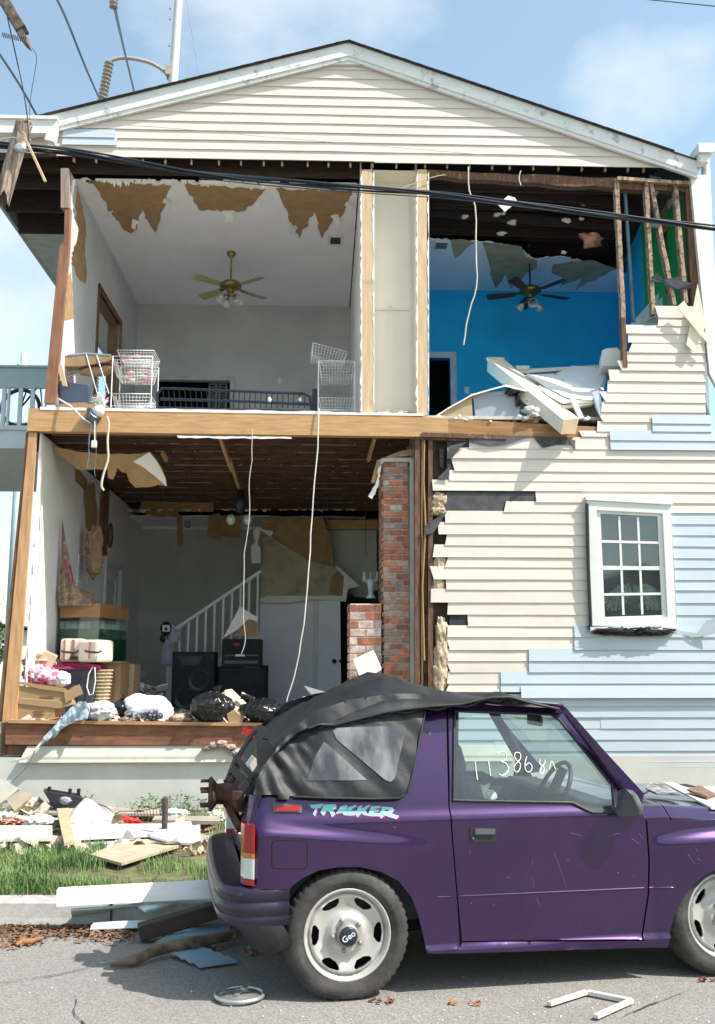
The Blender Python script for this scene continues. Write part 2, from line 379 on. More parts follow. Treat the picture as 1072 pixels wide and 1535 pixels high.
ply = [G.hz(x, y, .15)[:2] for x, y in ((125, 1290), (170, 1262), (215, 1256), (280, 1268), (190, 1306))]
while cnt < 15000:
    x = rg.uniform(-4.2, .2); y = rg.uniform(6.56, 8.35)
    if rg.random() < gdens(x, y) and not (x > -.9 and y < 7.2) and not inpoly(x, y, ply):
        tall = .5+.5*noise.noise(Vector((x*2, y*2, 2)))+(.5 if abs(x+1.95) < .3 and y > 7.3 else 0)
        blade(x, y, lawnz(x, y), rg.uniform(.035, .08)+.065*max(0, tall), rg.uniform(.0022, .004), 1 if rg.random() < 0.04+.2*max(0, noise.noise(Vector((x*2.3, y*3, 11)))) else 0); cnt += 1
for i in range(2600):                      # sparse growth toward the house
    x = rg.uniform(-4.6, .3); y = rg.uniform(8.3, 10.4)
    if noise.noise(Vector((x*1.5, y*1.5, 9))) > .05-(.25 if y > 9.6 else 0): blade(x, y, lawnz(x, y), rg.uniform(.04, .16), rg.uniform(.003, .006), 1 if rg.random() < .12 else 0)
for i in range(5000):
    x = .2+3.6*rg.random()**1.3; y = rg.uniform(7.0, 10.3)
    if noise.noise(Vector((x*1.2, y*1.2, 9))) > -.25: blade(x, y, lawnz(x, y), rg.uniform(.05, .14), rg.uniform(.003, .005), 1 if rg.random() < .2 else 0)
tag(mb.build('grass', [gm, gd]), 'green lawn grass in uneven tufts between kerb and debris', 'grass', kind='stuff')
# broad-leaved weeds by the foundation
wm = M('weed_leaves', (.09, .19, .04), .6, var=.3, scale=6, col2=(.17, .30, .08), island=.3)
for k, (px, py, n, spw, lab) in enumerate([(225, 1222, 150, .30, 'broadleaf weeds against the foundation right of the clear plastic bag'), (268, 1216, 130, .26, 'broadleaf weeds against the foundation nearest the car bumper'), (135, 1212, 90, .16, 'small weed tuft beside the black plastic bin'), (20, 1222, 90, .3, 'weeds among the torn papers at the far left of the yard')]):
    t = tg('weed_clump', lab, 'weeds', px, py, .12, group=None); mb = MB(); rr = random.Random(k)
    for i in range(n):
        x, y = rr.gauss(0, spw*.5), rr.gauss(0, .12); h = rr.uniform(.02, .22)*max(.3, 1-abs(x)/spw*.5)
        s = rr.uniform(.012, .03); a = rr.uniform(0, 6.3); e = Euler((rr.uniform(-.9, .9), rr.uniform(-.9, .9), a)).to_matrix(); c = Vector((x, y, h))
        mb.add([c+e @ Vector(q) for q in ((0, -s, 0), (s*.45, 0, s*.1), (0, s*1.2, 0), (-s*.45, 0, s*.1))], [(0, 1, 2), (0, 2, 3)])
        if i % 4 == 0: mb.tube([(x*.8, y*.8, 0), (x, y, h)], .0018, 3)
    tag(t.solo(mb, wm), None, kind='stuff')
# leaf litter in the gutter
lm = M('dead_leaves', (.22, .115, .06), .85, var=.4, scale=3, col2=(.36, .22, .13), island=.5)
mb = MB(); rl = random.Random(5)
def chip(x, y, z, s, m=mb, mi=0):
    e = Euler((rl.uniform(-.6, .6), rl.uniform(-.6, .6), rl.uniform(0, 6.3))).to_matrix(); c = Vector((x, y, z+s*.25)); k = rl.uniform(.25, .7)
    m.add([c+e @ Vector(q) for q in ((-s, 0, 0), (-s*.2, -s*k, .2*s), (s, 0, .1*s), (s*.1, s*k, .15*s))], [(0, 1, 2, 3)], mi)
n = 0
while n < 5200:
    x = rl.uniform(-3.2, .3); y = 6.42-abs(rl.gauss(0, .30)); 
    if y > 6.38 or noise.noise(Vector((x*2.2, y*3, 4)))+.55-(6.42-y)*1.1 < rl.uniform(0, .5): continue
    chip(x, y, .0, rl.choice([.004, .006, .009, .013, .019, .026])); n += 1
tag(mb.build('leaf_litter', lm), 'brown dead leaves and twigs drifted along the gutter', 'leaf litter', kind='stuff')
mb = MB()
for i in range(900):
    x = rl.uniform(-2.2, 2.6); y = rl.uniform(3.9, 6.2)
    if rl.random() < .55: x = rl.gauss(.6, .6); y = rl.gauss(4.75, .25)
    chip(x, y, .0, rl.choice([.002, .003, .004, .006]), mb, 0)
tag(mb.build('glass_crumbs', M('glass_crumbs', (.62, .66, .62), .25, island=.4)), 'fine broken glass and grit scattered on the asphalt', 'broken glass', kind='stuff')

# cracks and stains in the asphalt
mb = MB(); rk = random.Random(31)
for (x0, y0, an, n) in ((-2.6, 5.4, -.2, 26), (.3, 4.2, .25, 30), (1.2, 4.75, 1.0, 10), (-1.4, 5.1, -1.1, 10), (1.9, 4.3, .6, 14)):
    p = Vector((x0, y0)); W = .004; L0 = []; R0 = []
    for i in range(n):
        an += rk.uniform(-.45, .45)*.6; q = p+Vector((math.cos(an), math.sin(an)))*rk.uniform(.04, .10); nn = Vector((-math.sin(an), math.cos(an)))*W*rk.uniform(.4, 1.3)*math.sin(PI*(i+.5)/n)
        mb.add([(p.x-nn.x, p.y-nn.y, .0035), (q.x-nn.x, q.y-nn.y, .0035), (q.x+nn.x, q.y+nn.y, .0035), (p.x+nn.x, p.y+nn.y, .0035)], [(0, 1, 2, 3)]); p = q
tag(mb.build('street_cracks', M('crack_shadow', (.05, .045, .04), .95)), 'thin dark cracks wandering through the sunlit asphalt', 'cracks', kind='stuff')

mb = MB()
for x in (-4.3, -2.75, -1.55): mb.box((x, KY+.08, kz(x)-.02), (.008, .20, .052)); mb.box((x, KY-.012, .05), (.008, .02, .10))
tag(mb.build('kerb_joint', MATS['crack_shadow']), None, kind='structure')
# ================================================================ the house (frame H: x along the front, y into the house)
house = T('wrecked_house', 'two storey cream sided house with its front wall torn open behind the purple car', 'house', H, (0, 0, 0))
h = H.hit
rj = random.Random(11)
ZF1 = h(300, 1084).z; ZB = h(300, 650).z; ZF2 = h(300, 617).z; ZC = h(300, 276, .35).z; ZG = h(560, 244).z
UL1 = h(22, 1075).x; UL2 = h(82, 600).x; UR = h(1060, 500).x
D1, D2, D3 = 6.2, 4.3, 3.0
DEEP = 9.0
EACH = {'torn_ceiling_patches': 'torn_ceiling_patch', 'torn_wall_patches': 'torn_wall_patch', 'tar_paper_shreds': 'tar_paper_shred', 'insulation_scraps': 'insulation_scrap', 'exposed_insulation': 'exposed_insulation', 'hanging_paper_strips': 'hanging_paper_strip', 'ceiling_joists': 'ceiling_joist', 'cavity_boards': 'cavity_board', 'snapped_siding_boards': 'snapped_siding_board', 'eave_lookouts': 'eave_lookout', 'cross_bracing': 'cross_brace', 'blue_siding': 'blue_siding', 'partition_edges': 'partition_edge', 'broken_joists': 'broken_joist', 'rafter_stubs': 'rafter_stub', 'broken_plate': 'broken_plate', 'louvred_shutters': 'louvred_shutter', 'exposed_studs': 'exposed_stud', 'outer_walls': 'outer_wall', 'white_torn_edge': 'white_torn_edge', 'peak_cap': 'peak_cap', 'eave_siding_patch': 'eave_siding_patch'}
STUFF = ('torn_edge', 'nailed_paper_bits', 'plaster_crumbs')
def hp(mb, name, mats, bevel=0, label=None, parent=None):
    if name in EACH and not parent:
        for q in each(mb): o = house.part(q, EACH[name], mats, bevel, label)
        return o
    o = house.part(mb, name, mats, bevel, label, parent)
    if name in STUFF: o['kind'] = 'stuff'
    return o
# ---- siding: rows of lapped boards, each its own island of the mesh
def course(mb, u0, u1, z0, z1, v=0, jl=0, jr=0, tilt=0, mi=0, thick=.016):
    n = max(1, int((u1-u0)/.5)); P = []
    for i in range(n+1):
        u = u0+(u1-u0)*i/n; b = .003*noise.noise(Vector((u*1.4, z0*7, v))); dz = tilt*(u-u0); wv = .006*noise.noise(Vector((u*.9, z0*2.1, 5)))
        a = u+(rj.uniform(-jl, jl) if i == 0 and jl else 0)+(rj.uniform(-jr, jr) if i == n and jr else 0)
        c = u+(rj.uniform(-jl, jl) if i == 0 and jl else 0)+(rj.uniform(-jr, jr) if i == n and jr else 0)
        P.append([(a, v-thick+wv, z0+b+dz), (c, v-.003+wv, z1+.012+dz), (a, v-thick+.014+wv, z0+b+dz), (a, v-thick+.001+wv, z0+b+.007+dz)])
    vs = [q for p in P for q in p]; fs = []
    for i in range(n):
        a = i*4; b = a+4; fs += [(a+3, b+3, b+1, a+1), (a, b, b+3, a+3), (a+2, b+2, b, a)]
    fs += [(0, 3, 1, 2), (4*n, 4*n+2, 4*n+1, 4*n+3)]
    mb.add(vs, fs, mi)
# gable
rake_out_l, peak, rake_out_r = (-60, 206), (522, 64), (1046, 243)
VG = -.02
def rakez(u, off=0):
    pl, pk, pr = h(0, 193), h(522, 66), h(1035, 240)
    if u < pk.x: t = (u-pk.x)/(pl.x-pk.x); z = pk.z+(pl.z-pk.z)*t
    else: t = (u-pk.x)/(pr.x-pk.x); z = pk.z+(pr.z-pk.z)*t
    return z-off-.045
PK = h(522, 66)
mb = MB(); z = ZG; exp_ = .117
ZR = rakez(h(1020, 240).x)
while z < PK.z-.30:
    z1 = z+exp_
    # find span where the siding stays under the rake
    def lim(sign):
        u = PK.x
        while rakez(u, .10) > z+exp_*.5 and abs(u) < 4.45: u += sign*.02
        return u
    l, r = max(lim(-1), -4.25), min(lim(1), h(1031, 255).x)
    if z < ZG+.24: l = max(l, -4.2)
    cut = None
    if abs(z-ZG) < .01: cut = [l, h(562, 235).x-.004, r]
    elif abs(z-ZG-exp_) < .01: cut = [l, h(562, 235).x-.004, r]
    elif rj.random() < .7: cut = [l, rj.uniform(l+.5, r-.5), r]
    cut = cut or [l, r]
    for a, b in zip(cut, cut[1:]): course(mb, a, b, z-(.012 if (z < ZG+.01 and a > 0) else 0), z1, VG, thick=.018)
    z = z1
hp(mb, 'gable_siding', cream)
mb = MB(); pts = [(-4.25, -.0, ZG+.05)]+[(u, 0, rakez(u, .10)) for u in (-4.25, PK.x, 3.78)]+[(3.78, 0, ZG+.05)]
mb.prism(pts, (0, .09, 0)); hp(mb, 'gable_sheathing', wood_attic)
# blue pieces on the gable's lower left
mb = MB()
a, b = h(95, 220), h(178, 199)
for i in range(2): course(mb, a.x, b.x-.03*i, a.z+(b.z-a.z)*i/2, a.z+(b.z-a.z)*(i+1)/2, VG-.022)
hp(mb, 'eave_siding_patch', bluev, label='pale blue siding scrap beside the gutter end')
# rake boards
for nm, u0, u1 in (('rake_board', h(-60, 200).x, PK.x), ('rake_board', PK.x, h(1040, 243).x)):
    mb = MB(); n = 10
    for (o0, o1, v0, th) in ((.005, .17, -.10, .03), (.17, .215, -.085, .04)):
        P = [(u0+(u1-u0)*i/n, v0, rakez(u0+(u1-u0)*i/n, o0)) for i in range(n+1)]+[(u0+(u1-u0)*i/n, v0, rakez(u0+(u1-u0)*i/n, o1)) for i in range(n, -1, -1)]
        mb.prism(P, (0, th, 0))
    hp(mb, nm, whited)
mb = MB(); mb.prism([h(448, 96, -.07), h(488, 86, -.07), h(522, 80, -.07), h(556, 86, -.07), h(592, 96, -.07)], (0, .03, 0)); hp(mb, 'peak_cap', white)
# roof
shing = M('asphalt_shingles', (.055, .052, .05), .95, var=.3, scale=20, bump=.5)
mb = MB()
for u0, u1 in ((-4.55, PK.x), (PK.x, h(1040, 240).x+.06)):
    P = [(u0, -.125, rakez(u0, -.003)), (u1, -.125, rakez(u1, -.003)), (u1, -.125, rakez(u1, .004)), (u0, -.125, rakez(u0, .004))]
    mb.prism(P, (0, DEEP+.5, 0))
# ragged shingle edge
for i in range(52):
    u = -4.5+i*.16
    if u < 3.75: sl = math.atan((rakez(u+.08)-rakez(u-.08))/.16); mb.box((u, -.13, rakez(u, -.006)), (.17, .03, .005), Euler((0, -sl+rj.uniform(.0, .03), 0)).to_matrix())
hp(mb, 'roof', shing)
# soffit and dark roof space behind the gable
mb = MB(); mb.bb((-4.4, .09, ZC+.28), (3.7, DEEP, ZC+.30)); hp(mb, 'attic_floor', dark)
mb = MB()
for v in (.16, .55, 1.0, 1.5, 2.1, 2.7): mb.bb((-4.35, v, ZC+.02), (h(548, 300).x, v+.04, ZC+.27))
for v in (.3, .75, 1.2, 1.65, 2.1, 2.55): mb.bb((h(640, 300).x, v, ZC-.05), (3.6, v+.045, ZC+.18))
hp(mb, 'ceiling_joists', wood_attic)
mb = MB(); rr = random.Random(4)
for i in range(26):                         # nail stubs and scraps under the gable edge
    u = -3.3+i*.27+rr.uniform(-.05, .05); mb.bb((u, .02, ZG-.035), (u+.02, .06, ZG+.01))
hp(mb, 'rafter_stubs', wood_pale)
# header beam over the right opening
mb = MB(); a = h(632, 250); b = h(1036, 268)
n = 14; P = [(a.x+(b.x-a.x)*i/n, .03, a.z-.02+(b.z-a.z)*i/n+rr.uniform(-.012, .012)) for i in range(n+1)]+[(a.x+(b.x-a.x)*i/n, .03, a.z-.10+(b.z-.05-a.z)*i/n+rr.uniform(-.02, .02)) for i in range(n, -1, -1)]
mb.prism(P, (0, .10, 0)); hp(mb, 'top_plate', wood_old)
# ---- left eave
mb = MB()
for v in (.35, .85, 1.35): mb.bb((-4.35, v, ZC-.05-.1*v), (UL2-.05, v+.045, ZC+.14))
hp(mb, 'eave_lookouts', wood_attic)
mb = MB(); zz = h(40, 300).z
soff = M('grey_soffit_board', (.42, .42, .40), .85, var=.1)
mb.prism([(-4.42, 1.55, ZC-.02), (UL2-.02, 1.55, ZC-.02), (UL2-.02, DEEP, ZC-.02), (-4.42, DEEP, ZC-.02)], (0, 0, -.02)); mb.bb((-4.46, -.1, ZC-.05), (-4.42, DEEP, ZC+.18)); hp(mb, 'soffit', soff)
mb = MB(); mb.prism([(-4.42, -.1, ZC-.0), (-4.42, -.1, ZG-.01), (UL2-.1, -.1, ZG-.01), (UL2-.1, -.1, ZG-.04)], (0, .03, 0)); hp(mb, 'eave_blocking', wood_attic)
# gutters and downspout
def gutter(x0, x1, y0, y1, z, out=1):
    m = MB(); pr = [(0, 0), (-.09, .0), (-.10, .02), (-.10, .05), (-.125, .10), (-.115, .105), (-.09, .055), (-.09, .012), (0, .012)]
    return m, pr
mb = MB(); a = h(-30, 218); b = h(92, 190)
mb.prism([(a.x, -.19, a.z+.06), (b.x, -.19, a.z+.06), (b.x, -.19, b.z-.0), (a.x, -.19, b.z)], (0, .09, 0))
mb.prism([(a.x, -.215, b.z-.03), (b.x+.01, -.215, b.z-.03), (b.x+.01, -.215, b.z+.01), (a.x, -.215, b.z+.01)], (0, .12, 0))
mb.box((b.x-.06, -.17, a.z+.0), (.11, .10, .10), Euler((0, .25, 0)).to_matrix())
hp(mb, 'gutter', white, bevel=.006)
mb = MB(); a = h(1036, 236)
mb.prism([(a.x, -.24, a.z-.06), (a.x, -.24, a.z+.055), (a.x+.25, -.24, a.z+.055), (a.x+.235, -.24, a.z+.01), (a.x+.16, -.24, a.z-.065)], (0, .5, 0)); mb.bb((a.x+.02, -.2, a.z-.17), (a.x+.13, -.08, a.z-.06)); hp(mb, 'gutter', white, bevel=.008)
mb = MB(); mb.tube([h(1057, 232, .05), h(1063, 380, .05), h(1070, 520, .05)], .05, 6); hp(mb, 'conduit', white)
P = [h(1035, 262, -.04), h(1060, 262, -.04), h(1079, 520, -.04), h(1108, 600, -.04), h(1112, 1160, -.04), h(1088, 1160, -.04), h(1086, 600, -.04), h(1064, 560, -.04), h(1058, 500, -.04)]
mb = MB(); mb.prism(P, (0, .06, 0)); hp(mb, 'corner_board', white)
# ---- walls that close the volume
mb = MB(); UO = UL1-.12
mb.prism([(UL2-.16, .6, ZF2), (UL2-.14, .6, ZG-.1), (UL2-.14, 1.10, ZG-.1), (UL2-.16, 1.10, ZF2)], (.02, 0, 0)); hp(mb, 'upper_side_wall', bluev)
outer = bluev
mb = MB(); mb.bb((UR-.05, .12, .1), (UR+.03, DEEP, ZG)); mb.bb((UO, DEEP, .1), (UR, DEEP+.1, ZG+.2)); hp(mb, 'outer_walls', outer)
# lower left outer wall with doorway and window on the porch side
mb = MB(); zt = h(45, 650).z
def wallx(mb, u, th, v0, v1, z0, z1, holes):          # wall in the plane x = u with rectangular holes
    cuts = sorted(set([v0, v1]+[q for hh in holes for q in hh[:2]]))
    for a, b in zip(cuts, cuts[1:]):
        hs_ = sorted([hh for hh in holes if hh[0] <= a+1e-6 and hh[1] >= b-1e-6], key=lambda q: q[2]); z = z0
        for hh in hs_:
            if hh[2] > z: mb.bb((u, a, z), (u+th, b, hh[2]))
            z = hh[3]
        if z < z1: mb.bb((u, a, z), (u+th, b, z1))
WU = h(150, 500, 0)      # upper window opening on the left wall
def onL(px, py, u): q = H.hx(px, py, u); return q
uw = UL2+.02
a = onL(147, 458, uw); b = onL(178, 520, uw)
upW = (a.y, b.y, ZF2+.15, b.z+.34)
mb = MB(); wallx(mb, UL2, .02, .12, D2, ZF2, ZC, [upW]); hp(mb, 'room_side_wall', gyp)
mb = MB(); wallx(mb, UL2-.15, .02, 1.1, DEEP, ZF2, ZG, [upW]); hp(mb, 'upper_side_wall', bluev)
wood_br = M('brown_window_frame', (.15, .07, .035), .7, var=.3)
mb = MB(); y0, y1, z0, z1 = upW
for q in ((y0-.05, y0, z0, z1+.05), (y1, y1+.07, z0, z1+.05), (y0-.05, y1+.07, z1, z1+.07), (y0, y1, z0-.06, z0)): mb.bb((UL2-.15, q[0], q[2]), (UL2+.045, q[1], q[3]))
wf = hp(mb, 'side_window', wood_br, label='brown framed side window with broken blind')
blind = M('white_blind', (.72, .74, .74), .6)
mb = MB()
for i in range(14): mb.box((UL2-.05, y0+.1+.18, z0+.25+i*.055), (.02, .36, .05), Euler((0, .5, 0)).to_matrix())
hp(mb, 'blind', blind, parent=wf)
# ceilings, back walls of the upper rooms
UP = h(541, 500).x                                     # partition left face
mb = MB(); bw = [h(236, 569, D2-.02), h(345, 569, D2-.02), h(345, 640, D2-.02), h(236, 640, D2-.02)]
bx0, bx1, bz = bw[0].x, bw[1].x, bw[0].z
mb.bb((UL2, D2, ZF2), (bx0, D2+.1, ZC)); mb.bb((bx1, D2, ZF2), (UP+.02, D2+.1, ZC)); mb.bb((bx0, D2, bz), (bx1, D2+.1, ZC)); hp(mb, 'back_wall', gyp)
trimg = M('grey_green_trim', (.50, .55, .53), .6)
mb = MB()
for q in ((bx0-.07, bx0, ZF2, bz+.07), (bx1, bx1+.07, ZF2, bz+.07), (bx0, bx1, bz, bz+.07)): mb.bb((q[0], D2-.02, q[2]), (q[1], D2-.001, q[3]))
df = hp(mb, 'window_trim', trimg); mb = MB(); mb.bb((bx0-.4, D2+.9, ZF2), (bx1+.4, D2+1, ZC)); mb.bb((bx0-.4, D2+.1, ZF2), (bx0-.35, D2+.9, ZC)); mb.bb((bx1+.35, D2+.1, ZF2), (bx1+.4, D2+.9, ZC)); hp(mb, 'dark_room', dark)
mb = MB(); lv = M('grey_louvres', (.20, .21, .21), .6)
for k, (xa, xb) in enumerate(((313, 327), (328, 342))):
    A = h(xa, 572, D2+.12); B = h(xb, 572, D2+(.22 if k else .22)); zb = ZF2+.02
    for q in (A.x, B.x-.03): mb.bb((q, D2+.12, zb), (q+.03, D2+.15, A.z-.02))
    mb.bb((A.x, D2+.12, A.z-.05), (B.x, D2+.15, A.z-.02))
    z = zb
    while z < A.z-.07: mb.box(((A.x+B.x)/2, D2+.14, z), (B.x-A.x-.05, .035, .008), Euler((.7, (.35 if k else -.35), 0)).to_matrix()); z += .045
hp(mb, 'louvred_shutters', lv)
# upper left ceiling with torn edge
ceilm = M('grey_white_ceiling', (.89, .88, .91), .95, var=.03, scale=3, bump=.12, bscale=120)
def torn(u0, u1, v, amp, seg=.05, s=1): return jag([(u0, v), (u1, v)], amp, seg, random.Random(int(s*31)), False, axes=(1,))
E_ = torn(UL2+.02, UP-.02, .30, .05, .04, 3); out = [(p[0], p[1]) for p in E_]+[(UP-.02, D2), (UL2+.02, D2)]
mb = MB(); mb.prism([(p[0], p[1], ZC) for p in out], (0, 0, .016)); hp(mb, 'ceiling', ceilm)
mb = MB(); rr = random.Random(9)                        # hanging paper fringe
for i in range(120):
    u = rr.uniform(UL2+.1, UP-.1); g = noise.noise(Vector((u*3, 0, 0)))
    l = rr.uniform(.01, .03)+(.10*max(0, g-.1)*rr.random()*3)
    mb.prism([(u-.025, .27, ZC+.01), (u+.025, .27, ZC+.01), (u+.012, .29, ZC-l*.6), (u, .30, ZC-l), (u-.014, .29, ZC-l*.5)], (0, .002, 0))
hp(mb, 'torn_edge', gypw)
mb = MB(); mbr = MB()
for i, P in enumerate(([(126,276),(160,278),(200,280),(256,283),(249,300),(241,328),(232,348),(224,335),(213,312),(208,330),(206,343),(196,350),(183,342),(168,322),(152,296),(140,281)],
          [(277,282),(398,289),(385,300),(368,316),(300,316),(290,302)],
          [(414,288),(528,291),(520,308),(509,326),(503,322),(500,328),(482,358),(478,345),(471,318),(449,358),(432,325),(422,300)])):
    JP = [tuple(q) for q in jag([(x_, y_-5 if y_ < 293 else y_) for x_, y_ in P], 2.2, 5, rr)]; cx_ = sum(q[0] for q in JP)/len(JP); cy_ = sum(q[1] for q in JP)/len(JP); mb.prism([H.hz(x, y, ZC-.004-.0005*i) for x, y in JP], (0, 0, .0035)); mbr.prism([H.hz(cx_+(x-cx_)*1.035+rr.uniform(-1.2, 1.2), cy_+(y-cy_)*1.05+rr.uniform(-.5, 1.8), ZC-.0025) for x, y in JP], (0, 0, .002))
hp(mb, 'torn_ceiling_patches', paperb)
for q in each(mbr): hp(q, 'torn_paper_rim', gypw)
mb = MB()
mb.prism([H.hx(x, y, UL2+.023) for x, y in jag([(116,284),(127,327),(129,391),(128,425),(120,420),(112,400),(107,394),(110,365),(118,344),(113,310)], 2, 8, rr)], (.003, 0, 0))
mb.prism([H.hx(x, y, UL2+.023) for x, y in jag([(106,408),(108,440),(111,476),(96,480),(94,440),(99,420)], 1.5, 8, rr)], (.003, 0, 0)); hp(mb, 'torn_wall_patches', paperb)
mb = MB()                                               # white jagged front edge of the left wall lining
P = [h(113, 268, .1), h(108, 300, .1), h(110, 325, .1), h(117, 345, .1), h(104, 398, .1), h(101, 410, .1), h(100, 440, .1), h(92, 480, .1), h(90, 560, .1), h(84, 606, .1), h(78, 606, .1), h(88, 500, .1), h(97, 430, .1), h(103, 330, .1), h(108, 270, .1)]
mb.prism([tuple(p) for p in jag(P, .012, .04, rr, axes=(0, 2))], (0, .012, 0)); hp(mb, 'ragged_wall_edge', gypw)
mb = MB(); v = H.hz(503, 361, ZC-.01); mb.bb((v.x-.105, v.y-.17, ZC-.014), (v.x+.105, v.y+.17, ZC-.002))
av = hp(mb, 'ceiling_vent', white); mb = MB(); mb.bb((v.x-.07, v.y-.11, ZC-.016), (v.x+.07, v.y+.09, ZC-.0125)); hp(mb, 'vent_opening', M('vent_dark', (.03, .03, .03)), parent=av)
# partitions around the closet
c0, c1 = h(560, 500).x, h(626, 500).x; r1 = h(641, 500).x
mb = MB(); mb.bb((UP-.004, .10, ZF2), (UP+.012, D2, ZC+.2)); hp(mb, 'partition_lining', gypl)
mb = MB(); mb.bb((r1+.002, .10, ZF2), (r1+.016, D3, ZC-.1)); hp(mb, 'partition_lining', M('blue_wall_paint', (.018, .50, .88), .85, var=.06, scale=2, bump=.05, bscale=90))
bluew = MATS['blue_wall_paint']
clos = M('closet_white', (.84, .79, .69), .8, var=.04, scale=1.5)
ZT = h(590, 255, .05).z
mb = MB(); mb.bb((c0-.03, .36, ZF2), (c1+.03, .40, ZT+.15)); mb.bb((c0-.02, .09, ZF2), (c0-.005, .36, ZT+.15)); mb.bb((c1+.005, .09, ZF2), (c1+.02, .36, ZT+.15)); mb.bb((c0, .09, ZT+.0), (c1, .36, ZT+.02)); hp(mb, 'closet', clos)
mb = MB(); zz = h(590, 465, .35).z; mb.bb((c0, .345, zz), (c1-.062, .358, zz+.02)); mb.bb((c1-.06, .34, ZF2), (c1-.035, .358, ZT)); hp(mb, 'closet_trim', white)
mb = MB(); A = h(585, 459, .3); B = h(586, 506, .3); mb.tube([A, B], .006, 6); mb.tube([A+Vector((-.02, 0, 0)), A+Vector((.02, 0, 0))], .01, 6); hp(mb, 'closet_rod_bracket', steelw)
for px0, px1, m in ((543, 558, wood_pale), (626, 640, wood_pale)):
    mb = MB(); mb.prism([h(px0, 254, .0), h(px1, 254, .0), h(px1+1, 622, .0), h(px0-1, 622, .0)], (0, .045, 0)); hp(mb, 'stud', m, bevel=.003)
mb = MB()
for px, s in ((541, 1), (559.5, -1), (624.5, 1), (641.5, 1)):
    E1 = [h(px+rj.uniform(-1.6, 1.6), y, -.004) for y in range(262, 622, 6)]; E2 = [h(px+1.8, y, -.004) for y in range(256, 622, 6)][::-1]
    mb.prism(E1+E2, (0, .02, 0))
hp(mb, 'partition_edges', gypw)
mb = MB()
for i in range(26):
    u = rj.uniform(c0+.02, c1-.05); mb.blob((u, rj.uniform(.05, .2), ZF2+.03), (rj.uniform(.02, .08), .04, rj.uniform(.02, .07)), .5, 3, 1, i)
hp(mb, 'plaster_crumbs', M('plaster_crumbs', (.45, .36, .27), .9, island=.4))
# blue room
mb = MB(); d0 = h(647, 536, D3-.02); d1 = h(675, 540, D3-.02); UB = h(926, 440, D3).x
mb.bb((r1, D3, ZF2), (d0.x-.3, D3+.1, ZC)); mb.bb((d1.x, D3, ZF2), (UB+1.2, D3+.1, ZC)); mb.bb((d0.x-.3, D3, d0.z), (d1.x, D3+.1, ZC)); hp(mb, 'back_wall', bluew)
mb = MB(); mb.bb((d1.x, D3-.02, ZF2), (d1.x+.09, D3-.002, d0.z+.09)); mb.bb((d0.x-.3, D3-.02, d0.z), (d1.x, D3-.002, d0.z+.09)); dfr = hp(mb, 'door_trim', M('pale_trim', (.62, .68, .70), .6))
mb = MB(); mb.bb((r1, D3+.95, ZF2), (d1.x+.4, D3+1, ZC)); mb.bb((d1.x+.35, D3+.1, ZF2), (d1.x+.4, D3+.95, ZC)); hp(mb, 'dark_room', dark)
ZC3 = h(780, 436, D3).z
# its right side wall: blue part, then green part nearer the front
pr0 = Vector((UB, D3, 0)); pr1 = Vector((UR-.10, .14, 0)); mid = H.hit(968, 480, 1.2)
mb = MB(); mb.prism([(UB, D3, ZF2), (mid.x, 1.2, ZF2), (mid.x, 1.2, ZC), (UB, D3, ZC)], (.03, .01, 0)); hp(mb, 'room_side_wall', bluew)
green = M('green_wall_paint', (.012, .30, .09), .85, var=.1, scale=2)
mb = MB(); mb.prism([(mid.x, 1.2, ZF2), (UR-.12, .9, ZF2), (UR-.12, .9, ZC), (mid.x, 1.2, ZC)], (.01, .03, 0)); mb.prism([(UR-.07, .13, ZF2), (UR-.07, .9, ZF2), (UR-.07, .9, ZC), (UR-.07, .13, ZC)], (.01, 0, 0)); hp(mb, 'green_wall', green)
mb = MB(); mb.prism([h(1000, 300, .85), h(1012, 285, .85), h(1008, 330, .85), h(1000, 345, .85), h(992, 352, .85), h(985, 360, .85), h(990, 335, .85)], (0, .01, 0)); hp(mb, 'torn_wall_patches', paperb)
mb = MB(); mb.prism([h(945, 486, 1.0), h(992, 434, 1.0), h(997, 440, 1.0), h(952, 492, 1.0)], (0, .03, 0)); mb.prism([h(950, 496, .95), h(952, 492, .95), h(997, 440, .95), h(1008, 440, .95), h(1010, 500, .95)], (0, .02, 0)); hp(mb, 'gable_trim_inside', M('pale_aqua_trim', (.55, .70, .74), .6))
mb = MB(); e = jag([H.hz(x, y, ZC3-.002) for x, y in [(644, 358), (690, 362), (740, 364), (775, 370), (800, 388), (840, 385), (880, 392), (926, 404)]], .03, .05, rj, False, axes=(0, 1))
mb.prism([tuple(p) for p in e]+[(UB+.6, D3, ZC3-.002), (r1, D3, ZC3-.002)], (0, 0, .016)); hp(mb, 'ceiling', ceilm)
mb = MB()
z5 = lambda L_: [(620+.4217*x, 230+.4217*y) for x, y in L_]
for i, P in enumerate((z5([(132,308),(170,305),(215,318),(190,335),(148,373),(138,345)]), z5([(243,315),(330,322),(385,332),(400,370),(438,378),(440,405),(400,425),(378,455),(345,482),(325,430),(292,480),(272,430),(262,370)]), z5([(495,395),(560,385),(640,380),(720,412),(660,440),(575,487),(598,442),(525,470),(528,440),(490,425)]))):
    mb.prism([H.hz(x, y, ZC3-.006-.0006*i) for x, y in [tuple(q) for q in jag(P, 1.5, 7, rr)]], (0, 0, .0035))
hp(mb, 'torn_ceiling_patches', M('grey_brown_paper', (.48, .36, .23), .95, var=.15, scale=6))
v = H.hz(662, 368, ZC3-.01); mb = MB(); mb.bb((v.x-.10, v.y-.11, ZC3-.016), (v.x+.09, v.y+.11, ZC3-.003)); av = hp(mb, 'ceiling_vent', white); mb = MB()
for i in range(5): mb.bb((v.x-.08, v.y-.09+i*.036, ZC3-.021), (v.x+.07, v.y-.072+i*.036, ZC3-.0165))
